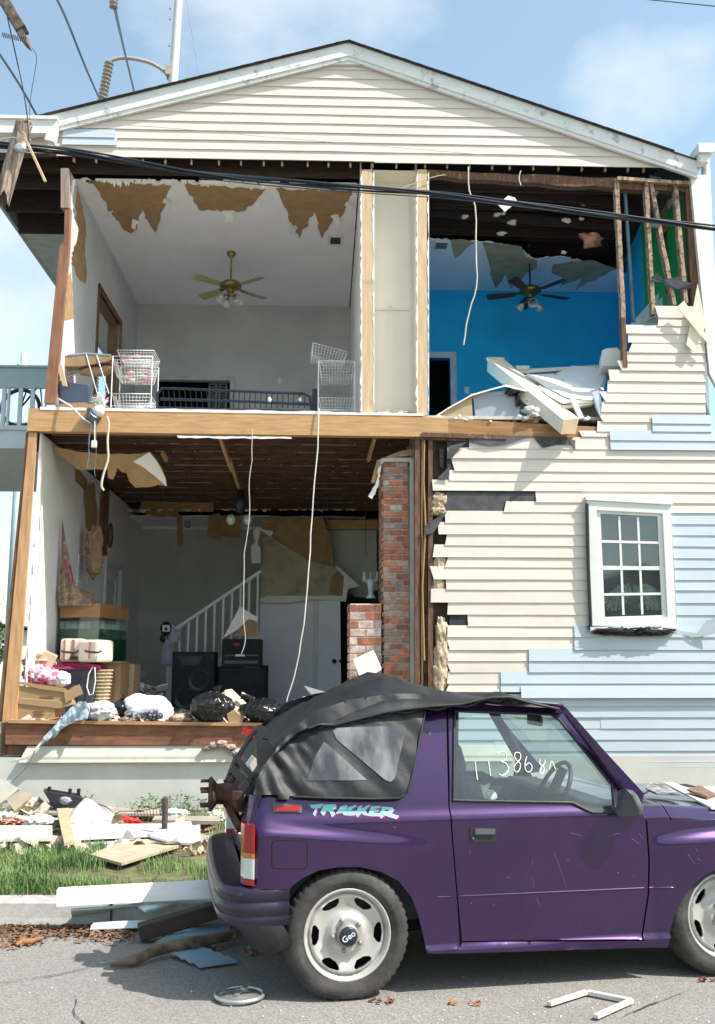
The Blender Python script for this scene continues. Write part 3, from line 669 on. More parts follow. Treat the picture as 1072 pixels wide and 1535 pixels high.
hp(mb, 'vent_opening', MATS['vent_dark'], parent=av)
# dark joist space over the blue room + loose boards, insulation tufts
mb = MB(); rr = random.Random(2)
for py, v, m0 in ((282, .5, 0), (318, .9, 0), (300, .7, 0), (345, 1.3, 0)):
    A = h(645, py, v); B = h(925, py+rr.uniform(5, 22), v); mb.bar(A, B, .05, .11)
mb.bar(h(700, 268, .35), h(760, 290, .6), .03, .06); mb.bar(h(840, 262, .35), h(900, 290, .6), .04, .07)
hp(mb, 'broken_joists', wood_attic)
mb = MB()
for i, (x, y, s) in enumerate(((697, 325, .05), (755, 320, .04), (745, 322, .05), (768, 333, .07), (752, 350, .06), (850, 330, .06), (872, 328, .04), (875, 305, .05), (885, 362, .16), (890, 355, .10), (845, 378, .04))):
    mb.blob(h(x, y, .6), (s*1.6, s, s), .9, 4, 2, i, mi=1 if s > .09 else 0)
hp(mb, 'insulation_scraps', [M('paper_scraps', (.55, .47, .40), .9), M('pink_insulation', (.50, .22, .17), 1, var=.3, bump=.8, bscale=40)])
mb = MB(); mb.prism([h(762, 293, .0), h(772, 296, .0), h(776, 302, .0), h(757, 317, .0), h(746, 306, .0)], (0, .01, 0)); hp(mb, 'drywall_scrap', gypw)
# studs of the right upper bay
za = lambda x, y: (900+.215*x, 230+.215*y)
for (P0, P1, w_) in (((115, 175), (165, 1150), 28), ((322, 195), (375, 1120), 26), ((355, 200), (520, 1055), 26), ((526, 215), (600, 1040), 26)):
    a, b = za(*P0), za(*P1); mb = MB(); n = 14; k = w_*.215/2
    l = [h(a[0]+(b[0]-a[0])*i/n-k+rj.uniform(-.5, .5), a[1]+(b[1]-a[1])*i/n, 0) for i in range(n+1)]; r = [h(a[0]+(b[0]-a[0])*i/n+k+rj.uniform(-.5, .5), a[1]+(b[1]-a[1])*i/n, 0) for i in range(n, -1, -1)]
    mb.prism(l+r, (0, .09, 0)); hp(mb, 'stud', wood_gray)
for q in ((932, 500, 940, 540),):
    mb = MB(); mb.bar(h(933, 478, .02), h(936, 552, .02), .05, .09); hp(mb, 'stud', wood_old)
mb = MB(); mb.prism([h(1027, 265, .02), h(1037, 268, .02), h(1054, 440, .02), h(1060, 520, .02), h(1040, 520, .02), h(1036, 430, .02)], (0, .09, 0)); hp(mb, 'corner_stud', wood_old)
mb = MB(); mb.bar(h(925, 268, -.01), h(1036, 276, -.01), .05, .04); hp(mb, 'top_rail', wood_gray)
mb = MB(); mb.tube([h(936, 270, .15), h(950, 482, .15)], .021, 10); hp(mb, 'vent_pipe', M('blue_grey_pipe', (.10, .16, .22), .5, var=.2))
mb = MB()
for P in ([(370,268),(405,262),(390,295),(375,290)], [(340,480),(425,485),(410,520),(360,515)], [(350,865),(395,830),(440,880),(430,905),(370,885)], [(440,880),(560,855),(565,885),(640,905),(630,940),(540,945),(450,915)], [(360,1150),(400,1140),(405,1180),(320,1172)], [(355,705),(400,715),(370,722)], [(340,150),(425,170),(420,190),(350,170)], [(530,180),(600,185),(590,210),(545,205)]):
    mb.prism([h(*za(*q), -.012+rj.uniform(-.02, 0)) for q in P], (0, .006, 0))
hp(mb, 'tar_paper_shreds', tar)
# ---- front floor beam
mb = MB(); P = [h(43, 612, -.03), h(300, 613, -.03), h(540, 620, -.03), h(672, 627, -.03), h(672, 655, -.03), h(300, 650, -.03), h(40, 646, -.03)]
mb.prism(P, (0, .10, 0)); hp(mb, 'floor_beam', wood_new, bevel=.004)
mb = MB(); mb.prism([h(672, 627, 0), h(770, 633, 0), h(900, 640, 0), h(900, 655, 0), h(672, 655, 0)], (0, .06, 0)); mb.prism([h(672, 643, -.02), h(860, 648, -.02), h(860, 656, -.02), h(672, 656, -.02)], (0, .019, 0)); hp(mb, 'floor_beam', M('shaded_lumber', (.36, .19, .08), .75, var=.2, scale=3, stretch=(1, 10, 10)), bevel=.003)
mb = MB(); e1 = [h(x, 610+.016*(x-43)+rj.uniform(-1.2, .8), -.035) for x in range(60, 640, 12)]; e2 = [h(x, 614+.016*(x-43), -.035) for x in range(636, 50, -12)]
mb.prism(e1+e2, (0, .06, 0)); hp(mb, 'torn_carpet_edge', gypw)
mb = MB(); e1 = [h(x, 651+.010*(x-43)+rj.uniform(-.5, .5), -.036) for x in range(265, 440, 9)]; e2 = [h(x, 653+.01*(x-43)+rj.uniform(0, 2), -.036) for x in range(438, 264, -9)]
mb.prism(e1+e2, (0, .01, 0)); hp(mb, 'torn_carpet_edge', gypw)
mb = MB(); mb.bb((UL1-.0, .07, ZF2-.04), (UR-.1, DEEP, ZF2-.002)); hp(mb, 'upper_floor', M('beige_carpet', (.55, .52, .46), .95, var=.15, scale=8)); mb = MB(); mb.bb((ltop-.1 if False else UL1+.1, .1, ZF2-.052), (h(625, 660).x, DEEP, ZF2-.043)); hp(mb, 'subfloor_shade_sheet', M('subfloor_shade', (.022, .013, .009), .95, var=.3))  # dark sheet under the floor stands in for shade between the joists
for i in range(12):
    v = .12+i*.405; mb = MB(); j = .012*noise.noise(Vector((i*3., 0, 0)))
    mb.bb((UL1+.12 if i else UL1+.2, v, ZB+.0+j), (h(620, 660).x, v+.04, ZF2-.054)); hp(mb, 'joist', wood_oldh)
mb = MB()
for i in range(95):                                 # paper bits still nailed to the joists
    k = rj.randrange(12); v = .12+k*.405; u = rj.uniform(-3.2, .4); s = rj.uniform(.004, .013)
    mb.box((u, v-.006, ZB+rj.uniform(-.002, .012)), (s*rj.uniform(1, 3), .004, s), Euler((rj.uniform(-.4, .4), rj.uniform(-.6, .6), 0)).to_matrix())
for k in range(12):
    v = .12+k*.405
    for _ in range(7):
        u = rj.uniform(-3.3, .2); l = rj.uniform(.06, .5); mb.box((u, v-.003, ZB+.004+.012*noise.noise(Vector((k*3., 0, 0)))), (l, .003, rj.uniform(.003, .008)), Euler((0, rj.uniform(-.01, .01), 0)).to_matrix())
hp(mb, 'nailed_paper_bits', M('dusty_paper', (.40, .34, .28), .9))
mb = MB()
for A, B in (((330, 655, .1), (347, 705, 1.4)), ((345, 690, 1.0), (362, 742, 2.6)), ((243, 678, .6), (250, 690, .8)), ((562, 655, .2), (552, 690, .8))): mb.bar(h(*A), h(*B), .035, .05)
hp(mb, 'cross_bracing', wood_new)
mb = MB(); mb.bb((UL1+.3, 4.95, ZB-.09), (h(320, 750, 4.95).x, 5.0, ZB+.12)); hp(mb, 'ledger_board', wood_new)
mb = MB(); mb.bb((h(320, 750, 4.95).x, 4.95, ZB-.06), (.7, 5.0, ZB+.25)); hp(mb, 'ledger_board', wood_old)
# hanging drywall flap
z6 = lambda L_: [(.3387*x, 620+.3387*y) for x, y in L_]
P = z6([(228,143),(330,165),(440,180),(540,178),(640,174),(665,170),(703,220),(735,290),(740,322),(700,315),(650,326),(600,328),(572,300),(560,262),(540,260),(520,240),(500,292),(478,285),(475,245),(400,248),(340,245),(300,215),(262,185)])
def flapf(x, y):
    q = (y-680)/50; return h(x, y, .45+.25*q+.06*math.sin(x*.03))
mb = MB(); mb.sheet([tuple(p) for p in jag(P, 1.2, 8, rr)], flapf, step=6, th=(0, .01, .008), sm=False); hp(mb, 'hanging_drywall', paperb)
mb = MB(); mb.sheet(z6([(590,212),(662,170),(700,218),(733,285),(738,322),(690,280),(640,240)]), lambda x, y: flapf(x, y)+Vector((0, -.012, -.004)), step=7, th=(0, .006, 0), sm=False); hp(mb, 'folded_drywall_corner', gypw)
# ---- lower room
mb = MB(); nL = 3; wL = UL1+.065
ltop = h(58, 655).x
def lw(v, z):                                        # the racked left wall leans outward toward its foot
    t = (z-ZF1)/(ZB-ZF1); return wL+(ltop-wL)*t*.95
dd = [H.hx(140, 842, wL+.1), H.hx(169, 842, wL+.1)]
win = (1.95, 2.75, ZF1+1.0, ZF1+2.05); dor = (3.55, 4.55, ZF1, ZF1+2.08)
def wall_lean(mb, off, th, v0, v1, holes):
    cuts = sorted(set([v0, v1]+[q for hh in holes for q in hh[:2]]))
    for a, b in zip(cuts, cuts[1:]):
        hs_ = sorted([hh for hh in holes if hh[0] <= a+1e-6 and hh[1] >= b-1e-6], key=lambda q: q[2]); z = ZF1; segs = []
        for hh in hs_:
            if hh[2] > z: segs.append((z, hh[2]))
            z = hh[3]
        if z < ZB: segs.append((z, ZB))
        for s0, s1 in segs:
            x0, x1 = lw(a, s0)+off, lw(a, s1)+off
            mb.prism([(x0, a, s0), (x0, b, s0), (x1, b, s1), (x1, a, s1)], (th, 0, 0))
wall_lean(mb, 0, .02, .042, 1.85, []); hp(mb, 'room_side_wall', gypl)
mb = MB(); wall_lean(mb, 0, .02, 1.85, D1, [win, dor]); hp(mb, 'room_side_wall', gypl)
mb = MB(); wall_lean(mb, -.14, .02, .55, DEEP, [win, dor]); hp(mb, 'outer_walls', bluev)
mb = MB(); mb.bb((ltop-.15, .07, ZB-.12), (ltop-.11, DEEP, ZF2-.003)); hp(mb, 'rim_joist', wood_old)
mb = MB()                                            # sunlight painted as a pale strip on that wall, paper-faced at the top
P = jag([(lw(0, ZF1)+.022, .043, ZF1+.02), (lw(0, ZF1)+.022, .72, ZF1+.02), (lw(0, ZF1+1.5)+.022, .62, ZF1+1.5), (lw(0, ZB-.9)+.022, .60, ZB-.9), (lw(0, ZB-.8)+.022, 1.0, ZB-.8), (lw(0, ZB-.55)+.022, 1.45, ZB-.62), (lw(0, ZB-.03)+.022, 1.5, ZB-.03), (lw(0, ZB-.03)+.022, .043, ZB-.03)], .02, .1, rr, axes=(1, 2))
mb.prism([tuple(p) for p in P], (.003, 0, 0)); hp(mb, 'sunlit_paper_strip', gypw)
x = lw(0, ZB-.35)+.024; mb = MB(); mb.prism([(x, 1.5, ZB-.05), (x, 2.15, ZB-.12), (x, 2.2, ZB-.30), (x, 1.55, ZB-.25)], (.004, 0, 0)); mb.prism([tuple(p) for p in jag([(x, 1.95, ZB-.2), (x, 2.6, ZB-.1), (x, 2.9, ZB-.7), (x, 2.6, ZB-.95), (x, 2.2, ZB-.75)], .04, .1, rr, axes=(1, 2))], (.004, 0, 0)); hp(mb, 'torn_wall_patches', paperb)
mb = MB()
for v in (2.95, 3.2): mb.bb((lw(0, ZB)+.0, v, ZB-1.0), (lw(0, ZB)+.07, v+.1, ZB-.02))
hp(mb, 'exposed_studs', wood_old)
# window blind and door in that wall
mb = MB(); n = 18
for i in range(n): mb.box((lw(0, win[2])+.03, (win[0]+win[1])/2, win[2]+.2+i*(win[3]-win[2]-.2)/n), (.02, win[1]-win[0]+.06, .045), Euler((0, .4, 0)).to_matrix())
hp(mb, 'blind', blind)
doorw = M('white_door_paint', (.66, .67, .68), .5, var=.04)
xd = lw(0, dor[2]+1)-.02; mb = MB(); dy0, dy1, dz0, dz1 = dor
for q in ((dy0-.08, dy0, dz0, dz1+.08), (dy1, dy1+.08, dz0, dz1+.08), (dy0, dy1, dz1, dz1+.08)): mb.bb((xd+.02, q[0], q[2]), (xd+.075, q[1], q[3]))
for q in ((dy0, dy0+.16, dz0, dz1), (dy1-.16, dy1, dz0, dz1), (dy0+.16, dy1-.16, dz0, dz0+.75), (dy0+.16, dy1-.16, dz0+1.2, dz0+1.42), (dy0+.16, dy1-.16, dz1-.2, dz1)): mb.bb((xd-.02, q[0], q[2]), (xd+.02, q[1], q[3]))
dro = hp(mb, 'front_door', doorw, label='white door with leaded oval lights')
mb = MB(); mb.bb((xd-.005, dy0+.16, dz0+.75), (xd+.005, dy1-.16, dz0+1.2)); mb.bb((xd-.005, dy0+.16, dz0+1.42), (xd+.005, dy1-.16, dz1-.2)); hp(mb, 'door_glass', M('frosted_glass', (.62, .70, .74), .15, var=.3, scale=22), parent=dro)
# back wall + closet under the stair + door
mb = MB(); UPD = h(632, 800).x
mb.bb((UL1-.1, D1, ZF1), (UPD, D1+.1, ZB)); hp(mb, 'back_wall', M('dim_grey_wall', (.58, .58, .55), .9, var=.07, scale=2))
mb = MB(); mb.bb((UPD, .10, ZF1), (UPD+.02, D1, ZB)); hp(mb, 'partition_lining', MATS['dim_grey_wall'])
zc = h(300, 789, D1).z; mb = MB(); e = jag([(UL1, 5.05), (.3, 5.1)], .06, .1, rr, False, axes=(1,)); mb.prism([(p[0], p[1], zc) for p in e]+[(.3, D1, zc), (UL1, D1, zc)], (0, 0, .016)); mb.bb((UL1, D1-.03, zc-.06), (.3, D1-.001, zc-.001)); hp(mb, 'ceiling', ceilm)
z7 = lambda L_: [(320+.3545*x, 620+.3545*y) for x, y in L_]
vC = 4.6
mb = MB(); A = h(390, 895, vC); B = h(476, 1100, vC)
mb.bb((A.x, vC, ZF1), (B.x, vC+.06, A.z)); mb.bb((A.x, vC+.061, ZF1), (A.x+.05, D1, A.z)); hp(mb, 'stair_closet_wall', M('pale_closet_wall', (.90, .86, .93), .8, var=.03))
mb = MB(); q = [h(x, 1000, vC-.03).x for x in (469, 476, 507, 521)]; mb.bb((q[0], vC-.03, ZF1), (q[1], vC-.001, A.z)); hp(mb, 'door_trim', white)
mb = MB(); mb.prism([h(476, 893, vC), h(510, 895, vC-.1), h(512, 1100, vC-.1), h(476, 1100, vC)], (0, .035, 0)); cdo = hp(mb, 'closet_door', M('closet_door_paint', (.90, .88, .95), .6, var=.03))
mb = MB(); k = h(501, 991, vC-.16); mb.lathe([(0, 0), (.028, .005), (.034, .02), (.025, .04), (.012, .045), (.012, .09)], 12, k, Matrix.Rotation(-PI/2, 3, 'X')); mb.lathe([(0, 0), (.025, .004), (.03, .02), (.01, .05)], 10, k+Vector((.10, .05, 0)), Matrix.Rotation(-PI/2, 3, 'X')); hp(mb, 'door_knob', MATS['vent_dark'], parent=cdo)
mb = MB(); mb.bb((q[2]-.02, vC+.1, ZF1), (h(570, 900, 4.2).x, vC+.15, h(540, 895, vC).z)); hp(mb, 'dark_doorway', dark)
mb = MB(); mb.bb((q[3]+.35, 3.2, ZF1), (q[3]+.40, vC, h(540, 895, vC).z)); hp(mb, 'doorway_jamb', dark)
# panels over the closet
vP = 4.55
gypd = M('grey_brown_board', (.48, .42, .30), .9, var=.12, scale=2.5, dirt=(.22, .19, .13), dscale=3.5, dlo=.52, dhi=.7)
mb = MB(); mb.sheet(z7([(205,520),(250,525),(400,620),(515,650),(552,690),(556,775),(200,782)]), lambda x, y: h(x, y, vP), step=8, th=(0, .012, 0), sm=False); hp(mb, 'loose_drywall_panel', gypd)
mb = MB(); mb.sheet([tuple(p) for p in jag(z7([(245,505),(290,437),(462,441),(492,520),(508,642),(450,640),(400,620),(320,570)]), 1.2, 8, rr)], lambda x, y: h(x, y, vP-.10+.002*(y-780)), step=8, th=(0, .012, 0), sm=False); hp(mb, 'torn_brown_panel', paperb)
mb = MB(); mb.sheet(z7([(488,760),(500,690),(530,665),(552,690),(556,775)]), lambda x, y: h(x, y, vP-.03), step=8, th=(0, .012, 0), sm=False); hp(mb, 'torn_brown_panel', paperb)
mb = MB(); mb.prism([h(x, y, vP-.05) for x, y in z7([(198,782),(230,770),(520,770),(560,772),(560,795),(430,785),(320,800),(240,802),(200,795)])], (0, .04, 0)); mb.prism([h(x, y, vP-.12) for x, y in z7([(510,640),(530,650),(620,730),(570,740),(560,795),(545,790),(552,690)])], (0, .012, 0)); hp(mb, 'white_torn_edge', gypw)
mb = MB(); mb.prism([h(x, y, vP-.2) for x, y in z7([(190,478),(205,490),(255,500),(240,522),(200,492),(185,545),(200,570),(200,632),(162,632),(158,560),(178,545),(165,500)])], (0, .012, 0)); hp(mb, 'white_torn_edge', gypw)
mb = MB(); mb.bb((h(393, 780, vP+.1).x, vP+.1, h(450, 793, vP+.1).z), (h(566, 780, vP+.1).x, vP+.14, h(450, 779, vP+.1).z)); hp(mb, 'wall_header', wood_new)
mb = MB(); mb.sheet(z7([(480,492),(690,492),(690,640),(700,780),(600,775),(556,740),(510,640)]), lambda x, y: h(x, y, vP+.3), step=10, th=(0, .012, 0), sm=False); hp(mb, 'wall_panel', MATS['dim_grey_wall'])
mb = MB()
for P in (z6([(783,448),(806,450),(808,585),(795,592),(782,580),(786,500)]), z6([(928,450),(975,443),(990,520),(975,568),(940,555),(912,535)]), z6([(988,450),(1062,448),(1066,550),(1010,548),(985,540)]), z6([(560,425),(780,430),(800,455),(700,455),(640,440)])):
    mb.prism([h(x, y, 4.9) for x, y in [tuple(q) for q in jag(P, 1.5, 8, rr)]], (0, .01, 0))
hp(mb, 'hanging_paper_strips', paperb)
mb = MB(); rr = random.Random(77)
for i in range(34):
    x = rr.uniform(185, 565); w_ = rr.uniform(2, 9); mb.prism([h(x-w_, 763, 4.85), h(x+w_, 763, 4.85), h(x+w_*.5, 764+rr.uniform(0, 2), 4.85), h(x+rr.uniform(-3, 3), 765+rr.uniform(1, 6)*rr.random(), 4.85)], (0, .008, 0))
hp(mb, 'white_torn_edge', gypw)
# pink insulation hanging on the left
mb = MB(); mb.blob(h(141, 812, 1.9), (.22, .12, .45), .35, 3, 4, 1, crease=.35); mb.blob(h(141, 840, 1.9), (.22, .12, .45), .3, 4, 4, 2, crease=.35); hp(mb, 'pink_insulation_batt', M('faded_pink_insulation', (.50, .25, .18), 1, var=.3, scale=8, bump=1, bscale=50, col2=(.40, .30, .16)))
# floor, left stud, joists end
mb = MB(); mb.bb((UL1-.14, .06, ZF1-.05), (UR-.1, DEEP, ZF1-.004)); hp(mb, 'lower_floor', M('dusty_floor', (.62, .59, .54), .8, var=.2, scale=5))
mb = MB(); mb.prism([h(43, 648, -.01), h(55, 648, -.01), h(24, 1082, -.01), h(3, 1082, -.01)], (0, .04, 0)); hp(mb, 'stud', wood_newv, bevel=.003)
mb = MB(); mb.prism([h(39, 648, .0), h(43, 648, .0), h(3, 1082, .0), h(-4, 1082, .0)], (0, .10, 0)); hp(mb, 'stud', wood_old)
mb = MB(); mb.prism([h(91, 252, .0), h(103, 252, .0), h(103, 311, .0), h(91, 311, .0)], (0, .09, 0)); hp(mb, 'stud', M('grey_lumber', (.30, .22, .19), .8, var=.2, scale=4, stretch=(8, 8, 1)))
mb = MB(); mb.prism([h(97, 311, .01), h(105, 311, .01), h(103, 370, .01), h(82, 604, .01), h(66, 604, .01), h(89, 370, .01), h(96, 360, .01)], (0, .08, 0)); hp(mb, 'stud', M('red_brown_lumber', (.26, .12, .07), .8, var=.25, scale=4, stretch=(8, 8, 1), bump=.2))
mb = MB(); mb.prism([h(84, 546, .05), h(92, 546, .05), h(100, 578, .05), h(94, 578, .05)], (0, .04, 0)); hp(mb, 'broken_stud', wood_pale)
# sill board and ledge
mb = MB(); mb.prism([h(8, 1082, -.05), h(330, 1086, -.05), h(470, 1088, -.05), h(640, 1090, -.05), h(640, 1122, -.05), h(330, 1118, -.05), h(8, 1116, -.05)], (0, .12, 0)); hp(mb, 'floor_beam', M('red_brown_sill', (.23, .10, .055), .8, var=.25, scale=3, stretch=(1, 8, 8), bump=.2, dirt=(.10, .05, .03), dscale=4, dlo=.5, dhi=.7), bevel=.004)
mb = MB(); mb.prism([h(12, 1079, -.09), h(640, 1087, -.09), h(640, 1092, -.09), h(12, 1084, -.09)], (0, .4, 0)); hp(mb, 'floor_edge', M('floor_edge_wood', (.42, .24, .13), .8, var=.2, stretch=(1, 8, 8)))
mb = MB(); mb.prism([h(2, 1084, .0), h(8, 1084, .0), h(8, 1132, .0), h(2, 1132, .0)], (0, .1, 0)); mb.prism([h(8, 1117, .02), h(60, 1118, .02), h(50, 1132, .02), h(8, 1132, .02)], (0, .1, 0)); hp(mb, 'rotten_sill', wood_old)
# flashing / ledge and foundation
zl = h(300, 1120).z; zl2 = h(300, 1140).z
stucco = M('white_stucco', (.60, .58, .55), .9, var=.04, scale=5, bump=.2, bscale=120, dirt=(.50, .46, .40), dscale=2.5, dlo=.5, dhi=.8)
mb = MB(); Lx = h(50, 1120).x
mb.prism([(Lx-.05, -.03, zl+.02), (Lx-.1, -.068, zl-.09), (Lx-.1, -.068, zl-.135), (Lx-.1, -.02, zl-.135)], (5.2, 0, 0)); mb.prism([(Lx-.12, -.071, zl-.12), (Lx-.12, -.08, zl-.15), (Lx-.12, -.02, zl-.15)], (5.2, 0, 0)); hp(mb, 'ledge_flashing', M('cream_ledge', (.56, .53, .46), .6, var=.06, dirt=(.5, .42, .33), dscale=5, dlo=.6, dhi=.8), bevel=.003)
mb = MB(); mb.bb((UO-.02, -.02, .0), (UR, .4, zl-.10)); mb.bb((UO-.02, .4, 0), (UR, DEEP, ZF1-.06)); hp(mb, 'foundation', stucco)
# ---- chimney of real bricks
bm_ = [M('brick_red', (.52, .18, .10), .85, var=.3, scale=14, bump=.4, bscale=40, island=.35, dirt=(.22, .17, .15), dscale=7, dlo=.5, dhi=.7),
       M('brick_grey', (.42, .27, .22), .85, var=.3, scale=14, bump=.4, bscale=40, island=.3), M('brick_pale', (.62, .54, .44), .85, var=.2, scale=14, bump=.4, island=.2), M('mortar', (.58, .52, .45), .95, var=.25, scale=20, bump=.5)]
def bricks(mb, x0, x1, v, z0, z1, rows, per, rnd, side=None, depth=.4):
    hh = (z1-z0)/rows; bw_ = (x1-x0)/per
    for r in range(rows):
        off = (r % 2)*.5
        for k in range(-1, per+1):
            a = max(x0, x0+(k+off)*bw_+.006); b = min(x1, x0+(k+off+1)*bw_-.006)
            if b-a < .02: continue
            j = rnd.uniform(-.004, .006); mi = rnd.choices((0, 1, 2), (6, 4, .6))[0]
            mb.box(((a+b)/2, v+.04+j, z0+(r+.5)*hh), (b-a, .09, hh-.016), Euler((rnd.uniform(-.02, .02), rnd.uniform(-.015, .015), 0)).to_matrix(), mi)
        if side is not None:
            k = 0
            while k*.2 < depth:
                mb.box((side, v+.1+k*.2+off*.1, z0+(r+.5)*hh), (.03, .18, hh-.016), None, rnd.choice((0, 1, 1))); k += 1
    mb.bb((x0+.005, v+.012, z0), (x1-.005, v+depth, z1), 3)
vB = .22
a, b = h(574, 692, vB), h(615, 1080, vB); zt_ = a.z; mb = MB()
bricks(mb, a.x, b.x, vB, ZF1, zt_, 41, 2, random.Random(3), a.x, .5); chim = hp(mb, 'chimney', bm_, bevel=.004, label='red brick chimney stack inside the torn room')
a2, b2 = h(524, 905, vB-.02), h(572, 905, vB-.02); mb = MB()
bw2 = [M('brick_whitewashed', (.58, .42, .37), .85, var=.3, scale=14, bump=.4, island=.35), bm_[0], M('brick_white', (.55, .52, .48), .9, island=.2), M('white_mortar', (.75, .71, .65), .95, var=.15, bump=.4)]
bricks(mb, a2.x, b2.x, vB-.02, ZF1, a2.z, 14, 2, random.Random(8), a2.x, .4)
hp(mb, 'hearth_pier', bw2, bevel=.004, label='whitewashed brick pier beside the chimney')
mb = MB(); mb.prism([h(567, 693, vB-.02), h(573, 686, vB-.02), h(618, 686, vB-.02), h(616, 692, vB-.02), h(576, 692, vB-.02), h(571, 697, vB-.02)], (0, .3, 0)); mb.prism([h(615, 690, vB-.05), h(620, 686, vB-.05), h(622, 1080, vB-.05), h(616, 1080, vB-.05)], (0, .1, 0)); hp(mb, 'chimney_surround', M('rough_plaster', (.55, .53, .48), .95, var=.1, bump=.4))
mb = MB(); mb.prism([h(565, 690, .2), h(556, 724, .2), h(562, 724, .2), h(569, 700, .2), h(571, 688, .2), h(618, 682, .2), h(622, 672, .2), h(600, 676, .2)], (0, .012, 0)); hp(mb, 'torn_brown_panel', paperb)
mb = MB(); mb.prism([tuple(p) for p in jag([h(568, 700, .18), h(572, 697, .18), h(567, 730, .18), h(558, 748, .18), h(552, 744, .18), h(563, 725, .18)], .01, .03, rr, axes=(0, 2))], (0, .012, 0)); hp(mb, 'white_torn_edge', gypw)
# right jamb studs and broken wall cavity
for x0, x1, m, v in ((622, 630, wood_old, 0), (632, 634, wood_new, .03), (642, 649, wood_old, .0)):
    mb = MB(); n = 16; mb.prism([h(x0+(.3*math.sin(i)), 657+i*26, v) for i in range(n+1)]+[h(x1+(.4*math.cos(i*2)), 657+i*26, v) for i in range(n, -1, -1)], (0, .09, 0)); hp(mb, 'stud', m)
mb = MB(); mb.bb((h(630, 800).x, .10, ZF1), (h(690, 800).x, .12, ZB)); hp(mb, 'cavity_sheathing', M('old_sheathing', (.16, .10, .06), .9, var=.3, scale=3, stretch=(4, 4, 1), dirt=(.04, .03, .03), dscale=3, dlo=.45, dhi=.6))
mb = MB()
for P in ([(884,435),(910,435),(908,615),(884,612)], [(880,845),(935,850),(930,1100),(878,1100)], [(880,610),(905,615),(905,840),(882,835)], [(955,145),(975,150),(972,230),(958,225)]): mb.prism([h(x, y, .05) for x, y in z7(P)], (0, .03, 0))
hp(mb, 'cavity_boards', wood_oldh)
mb = MB(); mb.bar(h(632, 652, -.02), h(760, 656, -.02), .05, .05); mb.bar(h(622, 657, .01), h(700, 660, .01), .05, .03); hp(mb, 'broken_plate', wood_old)
mb = MB()
mb.tube([h(636, 660, -.01), h(635, 720, -.01), h(638, 790, -.01), h(633, 880, -.01), h(636, 990, -.01)], .012, 6); hp(mb, 'old_cable', M('tan_cable', (.35, .2, .08), .6))
mb = MB(); zl8 = lambda L_: [(620+.4217*x, 620+.4216*y) for x, y in L_]
for i, (P, s) in enumerate(((zl8([(95, 310)])[0], (.22, .08, .2)), (zl8([(85, 345)])[0], (.2, .08, .12)), (zl8([(95, 540)])[0], (.16, .06, .3)), (zl8([(90, 610)])[0], (.14, .06, .3)), (zl8([(100, 780)])[0], (.14, .09, .35)), (zl8([(100, 850)])[0], (.17, .09, .5)), (zl8([(95, 930)])[0], (.19, .09, .4)))):
    mb.blob(h(P[0], P[1], .02), s, .35, 2.6, 4, i, crease=.3)
hp(mb, 'exposed_insulation', M('tan_insulation', (.52, .36, .22), 1, var=.25, scale=9, bump=.9, bscale=50, col2=(.66, .54, .40)))
# ---- siding on the right side of the front
seam = [85,125,160,205,240,275,315,350,390,430,470,512,547,590,627,672,715,757,795,840,880,920,960,990]
left = [190,120,140,125,65,437,320,118,80,118,65,118,65,118,62,118,195,118,120,120,122,122,122]
mb = MB(); mbb = MB(); u1 = h(1088, 800).x; wx0, wx1 = h(884, 850).x, h(1010, 850).x; wzt, wzb = h(940, 752).z, h(940, 940).z
yy = [620+.4216*s for s in seam]
blue_from = {17: 860, 18: 860, 19: 792, 20: 792, 21: 750, 22: 750}
for i in range(len(left)):
    z1, z0 = h(720, yy[i]).z, h(720, yy[i+1]).z; x0 = 620+.4217*left[i]; a = h(x0, yy[i]).x; zm = (z0+z1)/2
    inwin = wzb < zm < wzt
    spans = [(a, u1)]
    if i in blue_from: c = h(blue_from[i], yy[i]).x; spans = [(a, c)]; course(mbb, c, u1, z0, z1, -.018, thick=.018)
    if inwin:
        ns = []
        for s in spans:
            if s[1] > wx0: ns.append((s[0], wx0))
            else: ns.append(s)
        spans = ns
        if i not in blue_from:
            if i > 6 and zm < h(1050, 772).z: course(mbb, wx1, u1, z0, z1, -.004)
            else: course(mb, wx1, u1, z0, z1, -.004)
    for s in spans:
        if s[1] > s[0]: course(mb, s[0], s[1], z0, z1, -.004+rj.uniform(-.003, .002), jl=.03)
# upper right
se = [543,582,612,640,672,708,740,772,810,850,885,920,955,990,1008]; le = [862,870,755,755,765,750,735,700,680,672,665,660,640,600]
for i in range(len(le)):
    y0, y1 = 230+.4217*se[i], 230+.4217*se[i+1]; z1, z0 = h(900, y0).z, h(900, y1).z; a = h(620+.4217*le[i], y0).x; course(mb, a, h(1055+.012*(y0-460), y0).x, z0, z1, -.004+rj.uniform(-.003, .002), jl=.05)
for (x0, x1, y0, y1, n) in ((976, 1064, 624, 648, 2), (913, 1076, 647, 675, 2)):
    z1, z0 = h(x0, y0).z, h(x0, y1).z
    for k in range(n): course(mbb, h(x0, y0).x, h(x1, y0).x, z0+(z1-z0)*k/n, z0+(z1-z0)*(k+1)/n, -.026)
